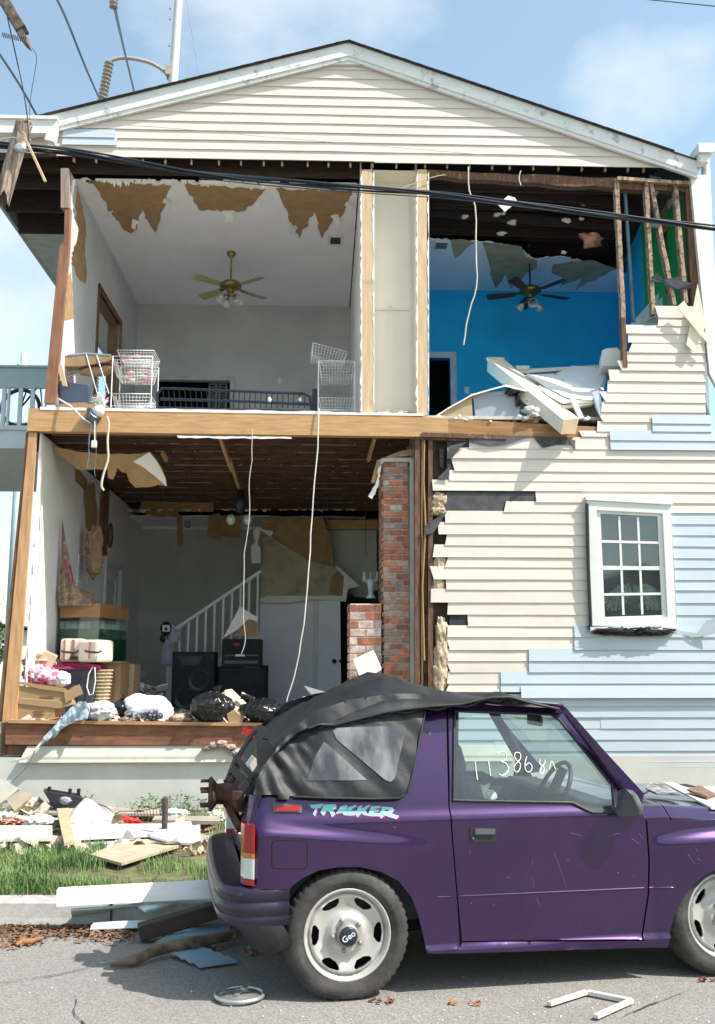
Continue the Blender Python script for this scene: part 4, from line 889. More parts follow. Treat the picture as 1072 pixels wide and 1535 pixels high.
# lower blue rows
z = h(900, 1042).z; zend = h(900, 1150).z; k = 0
while z > zend:
    z0 = max(z-.118, zend); xs_ = [h(668, 1000).x, u1]
    if k == 2: xs_ = [xs_[0], h(900, 1080).x, xs_[1]]
    elif rj.random() < .4: xs_ = [xs_[0], rj.uniform(1.2, 3), xs_[1]]
    for a, b in zip(xs_, xs_[1:]): course(mbb, a, b, z0, z, -.004+(.004 if b < 2.7 else 0))
    z = z0; k += 1
z0 = h(900, 1042).z; course(mbb, h(780, 1040).x, u1, z0-.03, z0+.09, -.03, thick=.03)
hp(mb, 'cream_siding', cream); hp(mbb, 'blue_siding', bluev)
_x0, _x1, _z0, _z1 = h(672, 800).x, UR-.02, h(800, 1160).z, h(900, 655).z
mb = MB(); mb.bb((_x0, 0, _z0), (wx0+.06, .10, _z1)); mb.bb((wx1-.06, 0, _z0), (_x1, .10, _z1)); mb.bb((wx0+.06, 0, _z0), (wx1-.06, .10, wzb+.05)); mb.bb((wx0+.06, 0, wzt-.05), (wx1-.06, .10, _z1)); mb.prism([h(948, 505, .0), h(1052, 490, .0), h(1062, 655, .0), h(908, 655, .0), h(912, 590, .0), h(922, 562, .0), h(942, 545, .0)], (0, .09, 0)); hp(mb, 'wall_sheathing', tar)
mb = MB(); mb.prism([h(668, 738, -.0), h(806, 740, -.0), h(806, 754, -.0), h(756, 754, -.0), h(752, 768, -.0), h(668, 764, -.0)], (0, -.004, 0))
for P in ([(120,160),(125,115),(190,100),(160,128),(135,160)], [(85,230),(130,185),(125,235)], [(40,400),(120,345),(100,380),(70,425),(45,430)], [(195,75),(440,80),(400,85),(330,108),(270,115),(200,100)], [(430,80),(560,85),(570,110),(510,110),(460,122),(440,100)], [(545,88),(575,95),(575,130),(560,105)]):
    mb.prism([h(x, y, -.03+rj.uniform(-.012, .0)) for x, y in zl8(P)], (0, .005, 0))
hp(mb, 'tar_paper_shreds', M('curled_tar_paper', (.075, .075, .085), .75, var=.3, scale=8, bump=.4))
# snapped siding pieces at the right edge
mb = MB(); a4 = lambda P, v, th=.012: mb.prism([h(*za(*q), v) for q in P], (0, th, 0))
a4([(585,1025),(770,1310),(760,1335),(535,1070)], -.10); a4([(680,905),(735,1200),(655,1380),(600,1335)], -.07); a4([(605,1335),(655,1380),(640,1370)], -.08)
hp(mb, 'snapped_siding_boards', M('snapped_cream_vinyl', (.78, .70, .56), .45, var=.04))
# curled blue flap at the right of the window
mb = MB(); mb.sheet([(938,756*0+940),(965,938),(1010,950),(1045,955),(1072,950),(1074,925),(1060,930),(1045,950),(1020,945),(985,938)], lambda x, y: h(x, y, -.03-.0012*max(0, x-1020)), step=8, th=(0, .006, 0)); hp(mb, 'curled_siding', bluev)
# ---- sash window
wy = -.05
mb = MB(); O = [h(x, y, wy) for x, y in ((880, 750), (1005, 757), (1014, 937), (888, 942))]
def lerp4(s, t): return (O[0].lerp(O[1], s)).lerp(O[3].lerp(O[2], s), t)
def frame_rect(mb, s0, t0, s1, t1, v, th, mi=0):
    mb.prism([lerp4(s0, t0)+Vector((0, v, 0)), lerp4(s1, t0)+Vector((0, v, 0)), lerp4(s1, t1)+Vector((0, v, 0)), lerp4(s0, t1)+Vector((0, v, 0))], (0, th, 0), mi)
for q in ((0, 0, 1, .075), (0, .93, 1, 1), (0, .075, .11, .93), (.90, .075, 1, .93)): frame_rect(mb, *q, -.01, .06)
frame_rect(mb, -.02, -.03, 1.02, 0, -.03, .07); frame_rect(mb, -.03, .99, 1.01, 1.03, -.03, .06)
winf = hp(mb, 'window', white, bevel=.004, label='white twelve pane sash window')
S = [.16, .385, .61, .845]; Tt = [.10, .32, .53, .74, .915]
mb = MB()
for q in ((.11, .075, S[0], .93), (S[3], .075, .90, .93), (S[0], .075, S[3], Tt[0]), (S[0], Tt[4], S[3], .93)): frame_rect(mb, *q, .015, .03)
for s in S[1:3]:
    for a, b in zip(Tt, Tt[1:]): frame_rect(mb, s-.013, a+.012, s+.013, b-.012, .02, .022)
for t in Tt[1:4]: frame_rect(mb, S[0], t-(.016 if t == Tt[2] else .010), S[3], t+(.016 if t == Tt[2] else .010), .017, .026)
hp(mb, 'window_sash', white, bevel=.002, parent=winf)
mb = MB(); frame_rect(mb, S[0], Tt[0], S[3], Tt[4], .032, .004); hp(mb, 'window_glass', glass('window_glass', (.88, .92, .94), .05, .03, 1.45, film=(.3, .32, .33), filmf=.06), parent=winf)
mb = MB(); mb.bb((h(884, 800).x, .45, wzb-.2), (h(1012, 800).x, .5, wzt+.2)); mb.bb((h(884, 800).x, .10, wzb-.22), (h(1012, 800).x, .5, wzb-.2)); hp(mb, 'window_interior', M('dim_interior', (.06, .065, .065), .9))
mb = MB(); mb.prism([h(880, 938, -.06), h(890, 950, -.08), h(945, 954, -.08), h(1000, 953, -.09), h(1012, 943, -.07), h(1000, 938, -.06)], (0, .03, 0)); mb.blob(h(925, 946, -.08), (.5, .06, .07), .8, 8, 4, 2); mb.blob(h(975, 946, -.08), (.4, .06, .08), .8, 8, 4, 5); mb.tube([h(880, 755, -.06), h(882, 850, -.07), h(886, 945, -.06)], .02, 6); hp(mb, 'black_sealing_plastic', M('black_sheet_plastic', (.02, .022, .025), .25, var=.2))

t = ts('potted_plant', 'pale variegated spider plant standing inside the twelve pane window', 'plant', H, 950, 915, .12)
mb = MB(); mb.lathe([(0, -.02), (.06, -.02), (.085, .12), (.08, .12)], 16); t.part(mb, 'pot', M('grey_pot', (.12, .12, .12), .7)); mb = MB(); rr = random.Random(4)
for i in range(90):
    a = rr.uniform(0, 6.28); l = rr.uniform(.2, .5); hh = rr.uniform(.12, .55); P = [Vector((math.cos(a)*l*q*.9, math.sin(a)*l*q*.14, .10+hh*1.7*q-hh*1.9*q*q)) for q in (0, .25, .5, .75, 1)]
    for p0, p1 in zip(P, P[1:]): d = (p1-p0).cross(Vector((0, 1, 0))).normalized()*.009; mb.add([p0-d, p0+d, p1+d*.8, p1-d*.8], [(0, 1, 2, 3)])
t.part(mb, 'leaves', M('variegated_leaves', (.62, .70, .52), .6, var=.3, island=.4))

# curled strips of ceiling paper hanging down at the torn places
rr = random.Random(15)
def curl(x, y, zc_, l, w, a, m):
    mb = MB(); b = H.hz(x, y, zc_-.006); c_, s_ = math.cos(a), math.sin(a)
    def f(p, q): th = 2.0*q; d = l*(math.sin(th)/2.0); z = -l*((1-math.cos(th))/2.0); e = (p-.5)*w*(1-.5*q)*(1+.2*math.sin(9*q)); return (b.x+c_*d-s_*e, b.y+s_*d+c_*e, b.z+z)
    mb.grid(4, 7, f, th=(.002, 0, -.003)); hp(mb, 'hanging_paper_strip', m, label=None)
for (x, y, l, w, a) in ((205, 330, .14, .10, 2.4), (245, 300, .18, .12, .4), (168, 318, .12, .10, 3.6), (340, 316, .16, .16, 1.3), (385, 300, .12, .08, .2), (445, 340, .15, .10, 3.0), (500, 322, .2, .10, 1.0), (518, 305, .14, .12, .2), (150, 290, .1, .1, 3.3)): curl(x, y, ZC, l, w, a, gypw)
plate = M('outlet_plate', (.75, .74, .70), .4)
for (x, y, v) in ((420, 570, D2-.012), (700, 585, D3-.012), (215, 1010, D1-.012)):
    mb = MB(); q = h(x, y, v); mb.bb((q.x-.035, q.y, q.z-.055), (q.x+.035, q.y+.01, q.z+.055)); hp(mb, 'wall_outlet', plate, bevel=.003)
# ================================================================ things in the house
def fan(label, px, py, v, ztop, span, motor_m, blade_m, angs, drop, lights, mount):
    t = T('ceiling_fan', label, 'ceiling fan', H, H.hit(px, py, v), group='ceiling fans of the upper floor')
    ztop = ztop-t.B.z; mb = MB()
    mb.lathe([(0, ztop), (.065, ztop), (.06, ztop-.03), (.02, ztop-.08), (.012, ztop-.085), (.012, .07), (.03, .065), (.05, .05)], 20); t.part(mb, 'downrod', mount)
    mb = MB(); mb.lathe([(.0, .075), (.05, .07), (.12, .045), (.155, .01), (.15, -.02), (.10, -.05), (.05, -.065), (.045, -.12), (.06, -.13), (.055, -.155), (0, -.165)], 26); t.part(mb, 'motor', motor_m)
    for a in angs:
        a = R(a); m = Matrix.Rotation(a, 3, 'Z') @ Matrix.Rotation(R(10), 3, 'X'); mb = MB()
        P = [(.20, -.045), (.30, -.062), (span-.03, -.075), (span, -.05), (span, .05), (span-.03, .075), (.30, .062), (.20, .045)]
        mb.prism([m @ Vector((x, y, -.035)) for x, y in P], m @ Vector((0, 0, .008))); t.part(mb, 'blade', blade_m)
        mb = MB(); mb.prism([m @ Vector((x, y, -.026)) for x, y in ((.10, -.02), (.26, -.04), (.26, .04), (.10, .02))], m @ Vector((0, 0, .01))); t.part(mb, 'blade_bracket', motor_m)
    shade = glass('frosted_shade', (.85, .85, .8), .2, .15, film=(.8, .78, .7), filmf=.5) if 'frosted_shade' not in MATS else MATS['frosted_shade']
    for i in range(lights):
        a = 2*PI*i/lights+.5; d = Vector((math.cos(a)*.11, math.sin(a)*.11, -.17)); q = Vector((math.cos(a), math.sin(a), -1.1)).normalized().to_track_quat('Z', 'Y').to_matrix()
        mb = MB(); mb.tube([(0, 0, -.14), d*.7+Vector((0, 0, -.04)), d], .008, 6); mb.lathe([(.018, -.02), (.03, 0), (.028, .01)], 12, d, q); t.part(mb, 'lamp_arm', motor_m)
        mb = MB(); mb.lathe([(.025, 0), (.045, .03), (.05, .06), (.07, .10), (.067, .10), (.047, .06), (.04, .03)], 14, d, q); t.part(mb, 'lamp_shade', shade)
    return t
fanb = M('pale_fan_blade', (.42, .36, .22), .6, var=.15, stretch=(1, 1, 1)); fand = M('walnut_fan_blade', (.085, .05, .03), .6, var=.2)
fan('brass ceiling fan with four pale wicker blades and small lamps in the grey room', 346, 428, 2.3, ZC, .60, brassm, fanb, (40, 140, 221, 319), 0, 4, brassm)
fan('ceiling fan with brown blades and clear bowl lamp hanging in the blue room', 795, 436, 2.0, h(795, 372, 2.0).z+.06, .60, brassm, fand, (18, 90, 162, 234, 306), 0, 3, blackp)
# wire basket towers
def basket(mb, x0, x1, y0, y1, z0, z1, tap=.03, r=.0028, nx=11, nz=5):
    def C_(s, t, k): # s,t in 0..1 along x,y; k height
        i = tap*(1-k); return Vector((x0+i+(x1-x0-2*i)*s, y0+i+(y1-y0-2*i)*t, z0+(z1-z0)*k))
    for k in range(nz+1):
        kk = k/nz; mb.tube([C_(0, 0, kk), C_(1, 0, kk), C_(1, 1, kk), C_(0, 1, kk)], r*(1.6 if k == nz else 1), 4, closed=True)
    for i in range(nx+1):
        s = i/nx; mb.tube([C_(s, 0, 1), C_(s, 0, 0), C_(s, 1, 0), C_(s, 1, 1)], r, 4)
    for i in range(1, 6):
        s = i/6; mb.tube([C_(0, s, 1), C_(0, s, 0), C_(1, s, 0), C_(1, s, 1)], r, 4)
def rack(label, px0, px1, pyt, pyb, v, rows, tilt_top, posts):
    t = ts('wire_basket_rack', label, 'wire rack', H, (px0+px1)/2, pyb, v, group='white wire drawer racks on the upper floor edge')
    a = t.p(px0, pyb).x; b = t.p(px1, pyb).x; ht = t.p((px0+px1)/2, pyt).z; mb = MB(); dp = .42
    for x in (a, b):
        for y in (0, dp): mb.tube([(x, y, 0), (x, y, ht)], .007, 6)
    for z in (.02, ht):
        mb.tube([(a, 0, z), (b, 0, z), (b, dp, z), (a, dp, z)], .005, 6, closed=True)
    t.part(mb, 'rack_frame', steelw)
    for (z0, z1, nz) in rows:
        mb = MB(); basket(mb, a+.012, b-.012, .0, dp, z0*ht, z1*ht, nz=nz); o = t.part(mb, 'basket', steelw)
    if tilt_top:
        mb = MB(); basket(mb, a, b-.01, .0, dp, 0, .13, nz=4); o = t.part(mb, 'basket', steelw, label='wire basket slipped off and tilted'); o.location = (-.10, -.02, ht+.03); o.rotation_euler = (0, R(13), R(4))
    return t
t = rack('tall white wire basket rack loaded with small things beside the tipped desk', 166, 226, 534, 611, -.0+.25, [(.02, .27, 4), (.64, .93, 5)], None, 0)
ht = t.p(196, 534).z
mb = MB(); basket(mb, t.p(172, 600).x, t.p(228, 600).x, .02, .44, ht*1.0, ht*1.13, nz=3); t.part(mb, 'basket', steelw)
mb = MB(); rr = random.Random(5)
cm = [M('pink_oddments', (.55, .12, .2)), M('white_oddments', (.7, .7, .68)), M('blue_oddments', (.08, .12, .4))]
for i in range(22): z = rr.choice((.09, .70, .76, 1.04)); mb.blob((rr.uniform(-.17, .17), rr.uniform(.08, .36), ht*z), (.08, .07, .05), .6, 3, 1, i, mi=rr.choice((0, 1, 1, 2) if z < .5 else (0, 0, 1)))
for q_ in each(mb): T('oddment', 'small pink, white or blue crumpled item lying in the left wire rack', 'oddment', H, t.B, 'oddments in the left wire rack').solo(q_, cm)
t = rack('white wire basket rack with a tilted top basket beside the closet wall', 477, 532, 541, 617, .25, [(.03, .27, 4), (.68, .97, 5)], True, 0)
# desk tipped on edge with wood tops, grey seat
t = ts('tipped_desk', 'overturned desk with curved wooden top and chrome tube legs at the far left edge', 'desk', H, 120, 610, .25)
pl = M('desk_laminate', (.34, .215, .115), .5, var=.15); chrome = M('chrome_tube', (.55, .56, .58), .25, metal=.9); bl = M('blue_grey_vinyl', (.055, .075, .125), .6, var=.15)
mb = MB(); mb.prism(t.pp([(76, 538), (90, 534), (128, 529), (166, 532), (170, 537), (160, 542), (120, 549), (95, 549), (82, 545)], .0), (0, .35, .02)); t.part(mb, 'desk_top', pl, bevel=.003)
mb = MB(); mb.prism(t.pp([(76, 537), (90, 533), (128, 528), (166, 531), (166, 533), (128, 530.5), (90, 535)], -.006), (0, .36, .02)); t.part(mb, 'edge_strip', chrome)
mb = MB(); mb.prism(t.pp([(114, 557), (130, 551), (165, 548), (168, 551), (150, 559), (130, 560)], .05), (0, .2, .02)); t.part(mb, 'shelf', pl)
for A, B in (((129, 531), (148, 598)), ((145, 533), (163, 590)), ((80, 547), (93, 580)), ((96, 545), (88, 600))):
    mb = MB(); mb.tube([t.p(*A, .0), t.p(*B, -.02)], .0075, 8); t.part(mb, 'leg', chrome)
mb = MB(); mb.tube([t.p(88, 569, .1), t.p(132, 555, .05)], .008, 6); mb.tube([t.p(93, 560, .1), t.p(160, 548, .05)], .006, 6); t.part(mb, 'brace', chrome)
t = ts('upholstered_stool', 'grey blue upholstered seat with curved wooden edge lying under the tipped desk', 'chair seat', H, 108, 610, .12)
mb = MB(); mb.prism(t.pp([(86, 571), (90, 570), (132, 578), (133, 604), (110, 603), (88, 607)], 0), (0, .1, .02)); t.part(mb, 'cushion', bl, bevel=.012)
mb = MB(); mb.prism(t.pp([(84, 607), (100, 604), (125, 603), (143, 607), (138, 611), (110, 613), (90, 612)], -.01), (0, .15, 0)); t.part(mb, 'wood_edge', pl, bevel=.003)
# meter/lamp tangle on the beam
t = ts('torn_light_fixture', 'torn electrical box and white globe dangling in tangled wires on the floor beam', 'light fixture', H, 145, 628, -.08)
mb = MB(); mb.blob(t.p(148, 616, -.03), (.14, .12, .14), .15, 2, 3, 1); t.part(mb, 'globe', M('milky_globe', (.75, .75, .72), .35))
mb = MB(); mb.lathe([(.0, -.05), (.075, -.05), (.085, .0), (.07, .05), (0, .05)], 16, t.p(141, 624, -.0), Euler((.9, .5, .3)).to_matrix()); mb.bar(t.p(133, 612), t.p(137, 632), .05, .04); t.part(mb, 'box', M('dented_metal', (.12, .14, .17), .35, metal=.6, var=.4), bevel=.004)
mb = MB(); rr = random.Random(6)
for i in range(16):
    P = [t.p(150, 605, 0)+Vector((rr.gauss(0, .05), rr.gauss(0, .04), rr.gauss(.01, .055))) for _ in range(6)]
    mb.tube(sp(P, 4), .0026, 4)
mb.tube([t.p(88, 598, .05), t.p(105, 608, -.04), t.p(125, 628, -.04), t.p(136, 634, -.02)], .010, 6); t.part(mb, 'wire_tangle', cord_w)
def cord(name, label, cat, fr, P, v, r, m, sm=3, group=None):
    P = [(p+(v,))[:3] for p in P]; b = fr.hit(*P[0]); t = T(name, label, cat, fr, b, group); Q = [fr.hit(*p)-b for p in P]
    O = []
    for i in range(len(Q)-1):
        p0, p1, p2, p3 = Q[max(0, i-1)], Q[i], Q[i+1], Q[min(len(Q)-1, i+2)]
        for k in range(sm):
            s = k/sm; O.append(.5*((2*p1)+(p2-p0)*s+(2*p0-5*p1+4*p2-p3)*s*s+(3*p1-p0-3*p2+p3)*s**3))
    O.append(Q[-1]); mb = MB(); O = [o_+Vector((.012*noise.noise(o_*5+b), .008*noise.noise(o_*4), 0)) if 0 < i_ < len(O)-1 else o_ for i_, o_ in enumerate(O)]; mb.tube(O, r, 6); t.solo(mb, m); return t
tanw = M('tan_cord', (.62, .52, .42), .6); bluc = M('blue_grey_wire', (.10, .14, .2), .5)
cord('electric_cord', 'thick tan cord with kinks hanging below the electrical box at the left', 'cord', H, [(160, 624), (163, 640), (161, 670), (162, 690), (155, 712), (152, 728), (156, 735)], -.12, .013, tanw)
cord('electric_cord', 'blue grey wire hanging from the torn electrical box', 'wire', H, [(137, 632), (134, 655), (132, 690), (131, 702)], -.12, .008, bluc)
cord('electric_cord', 'thin dark wire hanging just right of the white plug', 'wire', H, [(144, 632), (144, 670), (142, 700), (143, 714)], -.12, .004, bluc)
t = ts('extension_plug', 'white plug hanging on a short cord below the electrical box', 'plug', H, 142, 660, -.12); mb = MB(); mb.tube([t.p(142, 628), t.p(142, 662)], .007, 6); t.part(mb, 'cord', cord_w)
mb = MB(); mb.box(t.p(141, 666), (.06, .04, .08)); t.part(mb, 'plug_body', M('cream_plug', (.72, .70, .6), .4), bevel=.01)
cord('electric_cord', 'long white cord hanging from the floor beam down past the closet', 'cord', H, [(478, 612, -.05), (477, 650, -.07), (472, 720, -.05), (466, 800, 0), (461, 880, .05), (452, 960, .1), (440, 1015, .15), (429, 1055, .2)], -.1, .008, cord_w)
cord('electric_cord', 'thin kinked wire hanging from the beam over the stair rail', 'wire', H, [(378, 642), (377, 690), (373, 730), (374, 770), (367, 830), (366, 880), (365, 930), (367, 960), (362, 980)], -.08, .0055, M('grey_wire', (.45, .43, .40), .5))
cord('electric_cord', 'long tan cord hanging from the top plate in front of the blue room', 'cord', H, [(702, 250), (704, 285), (712, 310), (714, 380), (715, 430), (703, 470), (695, 517)], -.04, .009, tanw)
cord('electric_cord', 'short tan cord stub hanging from the top plate right of the long cord', 'cord', H, [(781, 256), (778, 268), (781, 278)], -.04, .007, tanw)
cord('electric_cord', 'loose pale cord stretched across the blue room partition top', 'cord', H, [(575, 290), (600, 283), (635, 270), (655, 264), (668, 262)], -.03, .005, tanw)
cord('pull_cord', 'thin dark pull cord hanging near the chimney', 'cord', H, [(548, 768), (548, 800), (549, 833)], 3.0, .006, wood_old)
# futon frame
nav = M('navy_metal', (.010, .016, .038), .35, var=.1)
t = ts('metal_futon_frame', 'dark blue metal futon frame lying along the upper floor edge', 'bed frame', H, 350, 614, .35)
mb = MB(); A = [(236, 612), (236, 590), (243, 582), (258, 582), (350, 586), (455, 590), (465, 595), (467, 618)]; mb.tube([t.p(*q) for q in A], .016, 8); t.part(mb, 'top_rail', nav)
mb = MB(); mb.tube([t.p(240, 598, .0), t.p(350, 601, .0), t.p(466, 606, .0)], .017, 8); mb.tube([t.p(238, 611, .0), t.p(466, 617, .0)], .016, 8); t.part(mb, 'lower_rail', nav)
mb = MB()
for i in range(27):
    x = 244+i*8.2; mb.tube([t.p(x, 583+.035*(x-244), .02), t.p(x+(3 if x < 350 else -1), 612, .02)], .0055, 5)
t.part(mb, 'mesh_rods', nav)
mb = MB(); mb.blob(t.p(404, 599, -.02), (.05, .04, .07), .5, 3, 2, 4); mb.blob(t.p(450, 599, -.02), (.04, .04, .05), .5, 3, 2, 6); t.part(mb, 'cloth_tie', cord_w)
t = ts('navy_post', 'dark navy upright board leaning beside the right wire rack', 'post', H, 472, 617, .5); mb = MB(); mb.bar((0, 0, 0), t.p(472, 583), .06, .04); t.solo(mb, nav, .006)
# blue room heap
grayb = M('grey_plastic_bin', (.33, .36, .42), .5, var=.06)
t = ts('storage_bin', 'light grey plastic storage bin on the floor edge of the blue room', 'storage bin', H, 745, 628, .25)
mb = MB(); mb.prism(t.pp([(709, 592), (779, 586), (779, 628), (713, 626)], 0), (.0, .40, .0)); t.part(mb, 'bin_body', grayb, bevel=.02)
mb = MB(); mb.prism(t.pp([(706, 590), (781, 584), (781, 590), (706, 596)], -.01), (0, .42, 0)); t.part(mb, 'bin_rim', grayb, bevel=.006)
mb = MB(); mb.blob(t.p(768, 588, -.02), (.16, .15, .10), .5, 4, 3, 3, crease=.5); mb.blob(t.p(776, 600, -.02), (.06, .10, .16), .5, 4, 3, 8, crease=.5); t.part(mb, 'black_bag', M('black_trash_plastic', (.015, .016, .018), .22, var=.3, bump=.35, bscale=14))
t = ts('drywall_sheet', 'bent sheet of drywall showing brown back propped over the grey bin', 'drywall sheet', H, 700, 624, .2)
tanb = M('tan_board_back', (.42, .32, .20), .9, var=.08)
mb = MB(); e = [(652, 624), (670, 612), (707, 591), (738, 582), (757, 577), (790, 585)]
mb.add([t.p(x, y, -.02) for x, y in e]+[t.p(x+6, y-1, .55) for x, y in e], [(i, i+1, i+7, i+6) for i in range(5)]); mb.add([t.p(x, y+2.4, -.02) for x, y in e]+[t.p(x+6, y+1.4, .55) for x, y in e], [(i+6, i+7, i+1, i) for i in range(5)], 1)
mb.add([t.p(x, y, -.02) for x, y in e]+[t.p(x, y+2.4, -.02) for x, y in e], [(i, i+6, i+7, i+1) for i in range(5)], 2); mb.prism(t.pp([(655, 626), (672, 614), (707, 594), (709, 627)], .02), (0, .01, 0), 1); t.solo(mb, [gypw, tanb, gypw])
trimc = M('cream_trim_paint', (.70, .63, .52), .5, var=.04, dirt=(.5, .42, .33), dscale=6, dlo=.6, dhi=.8)
t = ts('fallen_box_beam', 'cream boxed beam fallen diagonally out of the blue room over the siding', 'fallen beam', H, 850, 650, -.25)
A0, A1 = t.p(735, 552, 1.1), t.p(852, 640, .0); mb = MB()
n0 = [t.p(731, 536, .95), t.p(754, 537, 1.05), t.p(752, 560, 1.1), t.p(730, 557, 1.0)]; n1 = [t.p(845, 629, .0), t.p(868, 627, .02), t.p(864, 651, .02), t.p(841, 651, .0)]
n0 = [t.p(731, 536, .95), t.p(754, 537, 1.15), t.p(753, 556, 1.15), t.p(730, 557, .95)]; n1 = [t.p(845, 629, .0), t.p(868, 627, .16), t.p(863, 650, .16), t.p(841, 651, .0)]
mb.add(n0+n1, [(0, 1, 5, 4), (1, 2, 6, 5), (2, 3, 7, 6), (3, 0, 4, 7), (3, 2, 1, 0)], 0); mb.add(n1, [(0, 1, 2, 3)], 1); t.part(mb, 'box_beam', [trimc, tanb], bevel=.006)
mb = MB(); mb.prism([t.p(729, 536, .93), t.p(734, 535, .93), t.p(757, 536, 1.1), t.p(754, 540, 1.1), t.p(731, 541, .93)], (0, .03, 0)); t.part(mb, 'beam_cap', trimc)
def board(name, label, cat, P, v, th, m, fr=H, bev=.003, group=None, sheet=None):
    b = fr.hit(*(P[0]+(v,))[:3]); t = T(name, label, cat, fr, b, group); mb = MB(); mb.prism([fr.hit(*(p+(v,))[:3])-b for p in P], th); return t.solo(mb, m, bev)
board('fallen_board', 'long thin white board spanning the rubble behind the boxed beam', 'board', [(775, 554, .9), (915, 546, .9), (915, 550, .9), (778, 560, .9)], .9, (0, .05, 0), trimc)
board('cream_block', 'small cream capped block on the rubble behind the fallen beam', 'block', [(773, 548), (794, 548), (793, 556), (776, 556)], .9, (0, .1, 0), trimc)
board('broken_drywall', 'grey faced broken drywall slab leaning at the back of the blue room rubble', 'drywall slab', [(833, 560, .8), (858, 548, .9), (866, 554, .9), (912, 553, .7), (905, 585, .3), (896, 588, .2), (850, 572, .5)], .5, (0, .015, 0), gypl)
board('broken_drywall', 'pale drywall slab sloping beneath the grey slab in the blue room rubble', 'drywall slab', [(785, 562, .8), (830, 560, .8), (895, 590, .15), (888, 600, .05), (850, 596, .1)], .5, (0, .015, 0), gypw)
board('broken_drywall', 'long splintered white drywall strip beside the fallen beam', 'drywall slab', [(808, 577, .3), (830, 588, .2), (850, 598, .05), (880, 600, .0), (893, 603, .0), (870, 604, .0), (845, 605, .05), (820, 592, .2)], .3, (0, .03, 0), gypw)
board('fallen_board', 'cream board lying flat in the rubble right of the fallen beam', 'board', [(842, 608, .02), (886, 602, .02), (890, 606, .02), (845, 613, .02)], 0, (0, .10, 0), trimc)
board('fallen_board', 'short slanted white stick at the rubble edge over the siding', 'board', [(855, 595, -.02), (862, 596, -.02), (876, 626, -.02), (868, 628, -.02)], 0, (0, .05, 0), gypw)
board('siding_scrap', 'pale blue grey curled flap at the ragged siding edge of the blue room', 'siding flap', [(888, 587, -.02), (898, 585, -.02), (903, 605, -.04), (900, 625, -.03), (893, 610, -.02)], 0, (0, .02, 0), M('pale_grey_blue', (.50, .58, .62), .6))
board('broken_drywall', 'big tan faced panel filling the rubble behind the fallen beam', 'drywall slab', [(775, 565, 1.0), (900, 572, .9), (900, 626, .6), (775, 620, .7)], .9, (0, .02, 0), M('shaded_plaster', (.55, .47, .36), .9, var=.1))
board('broken_drywall', 'white drywall triangle standing right of the fallen beam in the blue room', 'drywall slab', [(790, 560, .55), (868, 575, .4), (885, 585, .3), (845, 600, .25)], .9, (0, .02, 0), gypw)
t = ts('box_column_stub', 'white boxed column stub lying end-on against the blue wall stud', 'column stub', H, 918, 548, .25)
mb = MB(); mb.prism(t.pp([(903, 525), (910, 522), (925, 521), (938, 534), (940, 549), (902, 548)]), (.08, .4, .0)); t.solo(mb, [gypw], .004)
t = ts('crumpled_rags', 'crumpled white rags and paper under the fallen beam', 'rags', H, 792, 624, -.02)
mb = MB(); 
for i, (x, y, s) in enumerate(((796, 616, .2), (786, 628, .09), (800, 622, .13), (790, 600, .06))): mb.blob(t.p(x, y), (s, .1, s*.5), .7, 3, 3, i, crease=.6)
t.solo(mb, M('white_rags', (.62, .60, .56), .9, var=.15))
board('scrap_block', 'small brown block on the beam below the white rags', 'block', [(783, 628), (808, 629), (808, 634), (783, 633)], -.02, (0, .06, 0), wood_old)
t = ts('plaster_rubble', 'small plaster lumps along the floor edge of the blue room', 'rubble', H, 700, 630, .0); mb = MB(); rr = random.Random(12)
for i in range(40): mb.blob(t.p(rr.uniform(655, 900), rr.uniform(624, 632), rr.uniform(-.0, .3)), (rr.uniform(.02, .08), .05, rr.uniform(.02, .05)), .5, 3, 1, i)
tag(t.solo(mb, gypw), None, kind='stuff')
# ---------------- lower room
def hb(px, py, v): return H.hit(px, py, v)
# stair rail
t = ts('stair_railing', 'white stair railing with square balusters rising to the right', 'stair railing', H, 247, 1050, 3.9)
mb = MB(); a = t.p(262, 944); b = t.p(392, 856); mb.bar(a, b, .07, .05, up=(0, 0, 1)); t.part(mb, 'handrail', white, bevel=.008)
mb = MB(); fl = ZF1-t.B.z; mb.bb((a.x-.10, -.045, fl), (a.x-.01, .045, a.z+.02)); mb.lathe([(0, a.z+.09), (.04, a.z+.07), (.055, a.z+.03), (.06, a.z+.02)], 10, (a.x-.055, 0, 0)); t.part(mb, 'newel_post', white, bevel=.006)
n = 10
for i in range(n):
    s = (i+.6)/n; q = a.lerp(b, s); mb = MB(); zb = fl+.22+(b.z-a.z)*s; mb.bb((q.x-.016, -.016, zb), (q.x+.016, .016, q.z-.02)); t.part(mb, 'baluster', white)
mb = MB(); mb.bar((a.x, 0, fl+.2), (b.x, 0, fl+.2+b.z-a.z), .05, .10); t.part(mb, 'stringer', white)
st = M('stair_treads', (.20, .15, .11), .8); mb = MB()
for i in range(6): mb.bb((a.x+i*.16, .05, fl), (a.x+(i+1)*.16, .95, fl+.12*(i+1)))
t.part(mb, 'steps', st)
